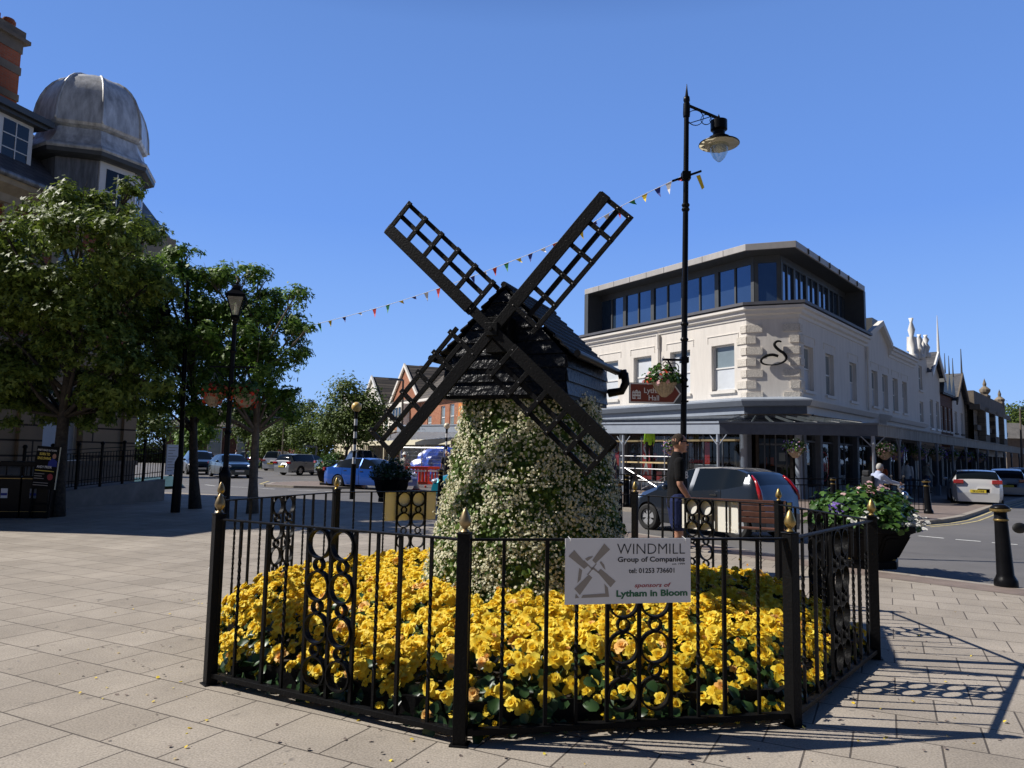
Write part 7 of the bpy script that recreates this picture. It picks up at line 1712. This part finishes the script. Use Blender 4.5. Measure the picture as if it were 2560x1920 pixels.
    if legs == 'skirt':
        P0 = J['pel']; c.lathe([(.14*k, .06*k), (.17*k, -.05*k), (.20*k, -.30*k), (.24*k, -.58*k), (.22*k, -.585*k), (.1*k, -.1*k)], P0, 20, sc=(.85, 1)); c.build('skirt', M[bottom], t, local=True, smooth=True)
    else:
        for s_ in 'LR': leg(c, s_, .026 if legs == 'shorts' else .014, .70 if legs == 'shorts' else 1., c_=.05)
        c.ell(J['pel'], (.125*k*build, .165*k*build, .10*k), 14, 8); c.ell(J['pel']-Vector((0, 0, .05))*k, (.12*k, .16*k, .08*k), 14, 8); fuse(c, 'shorts' if legs == 'shorts' else 'trousers', M[bottom], t, vox, 2)
    for s_ in 'LR':
        an = J['an'+s_]; c = MB(); c.ell(an+Vector((.055, 0, -.045))*k, (.135*k, .050*k, .045*k), 14, 8); c.box(an+Vector((.055, 0, -.078))*k, (.25*k, .085*k, .02*k)); c.build('shoe', M[shoes], t, local=True, smooth=50)
    if hair:
        c = MB(); vs = []; n1, n2_ = 24, 12
        for i in range(n2_+1):
            for j in range(n1):
                th = i/n2_*pi*.56; a = 2*pi*j/n1; fwd = cos(a); th2 = th*(1-.56*max(0, fwd))*(1+.16*max(0, -fwd)+hairlen*max(0, -fwd+.4))
                g = 1.012+.008*sin(a*9+i*2)+(.02 if i < 6 else -.02*(i-6)/3); vs.append(hd+Vector((-.012+.098*g*sin(th2)*cos(a), .080*g*sin(th2)*sin(a), .018+.112*g*cos(th2)))*k)
        c.add(vs, [(i*n1+j, i*n1+(j+1) % n1, (i+1)*n1+(j+1) % n1, (i+1)*n1+j) for i in range(n2_) for j in range(n1)]); c.build('hair', M[hair], t, local=True, smooth=True)
    if hat:
        c = MB(); c.lathe([(0, .14*k), (.07*k, .135*k), (.10*k, .07*k), (.11*k, .04*k), (.19*k, .015*k), (.19*k, .005*k), (.1*k, .03*k)], hd+Vector((0, 0, .02))*k, 20); c.build('sun_hat', M[hat], t, local=True, smooth=True)
    if glasses:
        c = MB()
        for s_ in (1, -1): c.ell(hd+Vector((.090, s_*.034, .012))*k, (.012*k, .030*k, .019*k), 12, 8); c.bar(hd+Vector((.085, s_*.066, .03))*k, hd+Vector((-.01, s_*.086, .02))*k, .006*k, .012*k)
        c.build('sunglasses', M['mattblack'], t, local=True, smooth=40)
    return t, J, k
mp, J, k = person((2.235, 10.0), RD(2), 1.82, 'man in black t-shirt, navy shorts and sunglasses standing sideways beyond the railing', 'tee', 'navy', 'shorts', vox=.0075, fine=True, glasses=True, shoes='darkcloth', build=.98,
    pose=dict(elR=(-.015, -.235, 1.15), wrR=(.13, -.235, .93), elL=(.05, .24, 1.15), wrL=(.19, .20, .95), kneeR=(.0, -.10, .50), anR=(-.05, -.10, .09), kneeL=(.06, .10, .50), anL=(.06, .10, .09), head=(.045, 0, 1.675), neck=(.01, 0, 1.50)))
o = text('B', .13, (0, 0, 0), (1, 0, 0), (0, 0, 1), (0, -1, 0), M['white'], 'shirt_print', mp, .02, .8, thick=0)
for v in o.data.vertices: w_ = Vector(v.co)+mp.location; v.co = Vector((.085+w_.x*.8, -.125+w_.x*.35, 1.25+w_.z))
def far(px, py, *a, zz=0., **kw): p = G(px, py, zz); return person((p.x, p.y), *a, z=zz, **kw)
p = V(1117, 1150, 36); person((p.x, p.y), RD(95), 1.78, 'bald man in a dark shirt seen from behind by the cream beacon', 'darkcloth', 'khaki', hair=None, build=1.15, z=-.1)
p = V(1012, 1150, 37); person((p.x, p.y), RD(250), 1.66, 'woman in a white sun hat and grey top behind the blue saloon', 'cardigan', 'khaki', hat='white', z=-.1)
p = V(993, 1150, 38); person((p.x, p.y), RD(200), 1.66, 'person in dark clothes next to the woman in the white sun hat', 'darkcloth', 'darkcloth', z=-.1)
p = V(590, 1150, 72); person((p.x, p.y), RD(200), 1.7, 'person in a pale top among the parked cars behind the lantern post', 'blueshirt', 'navy', vox=.03, z=-.1)
p = VR.P(VR.px(2373, 1200)[0]+.6, 0, -1.1); person((p.x, p.y), RD(20), 1.62, 'elderly woman in a cream cardigan and blue skirt beside the white car', 'cardigan', 'skirt', 'skirt', hair='grey_hair', sleeves='long', pose=dict(wrR=(.28, -.2, 1.0), elR=(.08, -.24, 1.12), head=(.08, 0, 1.62)))
p = VR.P(VR.px(2327, 1200)[0]+.6, 0, -1.1); person((p.x, p.y), RD(60), 1.65, 'woman in a white top and jeans behind the awning post', 'white', 'skirt', sleeves='long')
p = VR.P(VR.px(2247, 1200)[0]+.6, 0, -1.1); person((p.x, p.y), RD(200), 1.8, 'stout man in a grey t-shirt under the right-hand awning', 'khaki', 'navy', 'shorts', build=1.2)
p = VR.P(VR.px(2268, 1200)[0]+.6, 0, -1.1); person((p.x, p.y), RD(230), 1.5, 'person in an orange top next to the stout man', 'orangecloth', 'navy', build=.9)
# worker on the scaffold
pw_ = VL.P((s0_+s1_)/2+.2, 0, -1.05); person((pw_.x, pw_.y), RD(100), 1.62, 'worker in a lime high-visibility jacket standing on the scaffold boards', 'hivis', 'darkcloth', sleeves='long', z=1.36)
# shop mannequins
for px_, lab in ((1549, 'mannequin in a red top and black trousers nearest the windmill tower'), (1629, 'mannequin in a red top and black trousers behind the scaffold')):
    d_ = ray(px_, 1180); nn_ = FL.n; tt_ = nn_.dot(FL.P(0, 0, -.75))/nn_.dot(d_); q = d_*tt_; person((q.x, q.y), RD(230), 1.85, lab, 'red', 'darkcloth', hair=None, name='mannequin', skin='offwhite', z=.25, group='shop window mannequins')
# mobility scooter and rider
ps2 = G(2256, 1305, -.1); sc_h = RD(8)
scb = Vector((ps2.x-.38, ps2.y+.05, -.1)); ms_ = thing('mobility_scooter', tuple(scb), 'dark mobility scooter with chromed handlebar behind the large planter', 'mobility scooter', rz=sc_h)
def wheel(x, y, r_, wd, par, nm='wheel'):
    b = MB(); n2 = 24; prof = [(r_*.72, -wd/2), (r_, -wd/2), (r_, wd/2), (r_*.72, wd/2)]
    b.add([(x+q*cos(a), y+o, r_+q*sin(a)) for q, o in prof for a in [2*pi*j/n2 for j in range(n2)]], [(i*n2+j, i*n2+(j+1) % n2, ((i+1) % 4)*n2+(j+1) % n2, ((i+1) % 4)*n2+j) for i in range(4) for j in range(n2)]); w_ = b.build(nm, M['tyre'], par, local=True, smooth=40)
    b = MB(); [b.bar((x, y, r_), (x+r_*.74*cos(a), y, r_+r_*.74*sin(a)), .02, .02, (0, 1, 0)) for a in [2*pi*j/8 for j in range(8)]]; b.tube([(x, y-.05, r_), (x, y+.05, r_)], .04, 8); b.build('spokes', M['steel'], w_, local=True)
wheel(.62, 0, .20, .07, ms_); wheel(-.45, .25, .20, .10, ms_); wheel(-.45, -.25, .20, .10, ms_)
b = MB(); b.box((.02, 0, .28), (.85, .42, .08)); b.box((-.42, 0, .42), (.45, .5, .22)); b.build('chassis', M['blackgloss'], ms_, local=True, bevel=.03)
b = MB(); b.box((-.30, 0, .68), (.48, .48, .12)); b.box((-.55, 0, .98), (.12, .46, .55)); b.box((-.60, 0, 1.32), (.10, .28, .16)); b.build('seat', M['mattblack'], ms_, local=True, bevel=.04)
b = MB(); b.tube([(.62, 0, .22), (.50, 0, .62), (.36, 0, 1.0)], [.03, .04, .03], 8); b.tube([(.33, -.28, 1.03), (.38, 0, 1.0), (.33, .28, 1.03)], .02, 8); b.tube([(.68, -.08, .2), (.60, -.08, .45)], .018, 6); b.build('handlebar', M['steel'], ms_, local=True, smooth=50)
b = MB(); b.lathe([(.24, .0), (.25, .02)], (0, 0, 0), 3) if False else b.ell((.50, 0, .72), (.10, .16, .12), 12, 8); b.ell((.42, .0, .93), (.06, .14, .08), 10, 6); b.build('cowl', M['chrome'], ms_, local=True, smooth=True)
for sg_ in (1, -1): b = MB(); b.tube([(.35, sg_*.2, 1.04), (.33, sg_*.25, 1.2)], .008, 5); b.ell((.33, sg_*.26, 1.24), (.015, .06, .04), 10, 6); b.build('mirror', M['mattblack'], ms_, local=True, smooth=True)
b = MB(); b.tube([(.72+.235*cos(a)-.1, 0, .2+.235*sin(a)) for a in [pi*.15+k_*pi*.7/8 for k_ in range(9)]], .035, 6, flat=.3); b.build('mudguard', M['steel'], ms_, local=True)
off_ = Matrix.Rotation(sc_h, 3, 'Z') @ Vector((-.30, 0, 0))
rider, J, k = person((scb.x+off_.x, scb.y+off_.y), sc_h, 1.75, 'white haired man in a pale blue shirt riding the mobility scooter', 'blueshirt', 'khaki', hair='grey_hair', sleeves='long', build=1.15, z=-.1,
    pose=dict(pel=(-.02, 0, .80), chest=(.02, 0, 1.14), neck=(.06, 0, 1.34), head=(.12, 0, 1.49), hipL=(.02, .1, .78), hipR=(.02, -.1, .78), kneeL=(.42, .14, .76), kneeR=(.42, -.14, .76), anL=(.42, .13, .36), anR=(.42, -.13, .36), shL=(.04, .19, 1.28), shR=(.04, -.19, 1.28), elL=(.26, .24, 1.12), elR=(.26, -.24, 1.12), wrL=(.52, .22, 1.07), wrR=(.52, -.22, 1.07)), vox=.016)
# parked motor scooter whose mirror and edge show at the right border
pz = V(2590, 1440, 7.6); msr = thing('motor_scooter', (pz.x+.75, pz.y, 0), 'blue motor scooter just entering the right edge with a black oval mirror', 'motor scooter', rz=RD(100))
wheel(.6, 0, .24, .1, msr); wheel(-.6, 0, .24, .1, msr)
b = MB(); b.ell((0, 0, .5), (.55, .14, .2), 16, 10); b.tube([(.58, 0, .3), (.42, 0, .8), (.36, 0, .98)], [.05, .09, .05], 10); b.ell((-.35, 0, .62), (.4, .16, .16), 14, 8); b.build('body', M['car_teal'], msr, local=True, smooth=True)
b = MB(); b.ell((-.25, 0, .80), (.4, .15, .07), 14, 8); b.build('saddle', M['mattblack'], msr, local=True, smooth=True)
mz = V(2549, 1320, 7.6); b = MB(); rel = Matrix.Rotation(-RD(100), 3, 'Z') @ Vector((mz.x-msr.location.x, mz.y-msr.location.y, mz.z))
b.ell(rel, (.03, .085, .055), 14, 8); b.tube([rel, rel*.6+Vector((.14, 0, .40)), (.36, .05, .98)], .009, 6); b.tube([(.33, -.3, 1.0), (.36, 0, .98), (.33, .3, 1.0)], .018, 6); b.build('mirror', M['mattblack'], msr, local=True, smooth=True)

# fallen petals and grit on the paving round the railing
n = 420; a = rng.uniform(0, 2*pi, n); r_ = rng.uniform(2.62, 3.3, n)+rng.exponential(.25, n); T = np.stack([NC[0]+r_*np.cos(a), NC[1]+r_*np.sin(a), np.full(n, .006)], 1)
scatter('fallen_petals', [leaf_t(.5, .1, .1)], T, rotz_to(rng.normal(0, .25, (n, 3))+[0, 0, 1], rng.uniform(0, 6, n)), rng.uniform(.008, .026, n), [M['petal'], M['redpave']], mi=(rng.random(n) < .72).astype(int), kind='stuff')
n = 260; T = np.stack([rng.uniform(-9, 8, n), rng.uniform(2.4, 13, n), np.full(n, .006)], 1)
scatter('leaf_litter', BGL, T, rotz_to(rng.normal(0, .2, (n, 3))+[0, 0, 1], rng.uniform(0, 6, n)), rng.uniform(.012, .035, n), [M['bark'], M['plank'], M['signgrey']], mi=rng.integers(0, 3, n), kind='stuff')
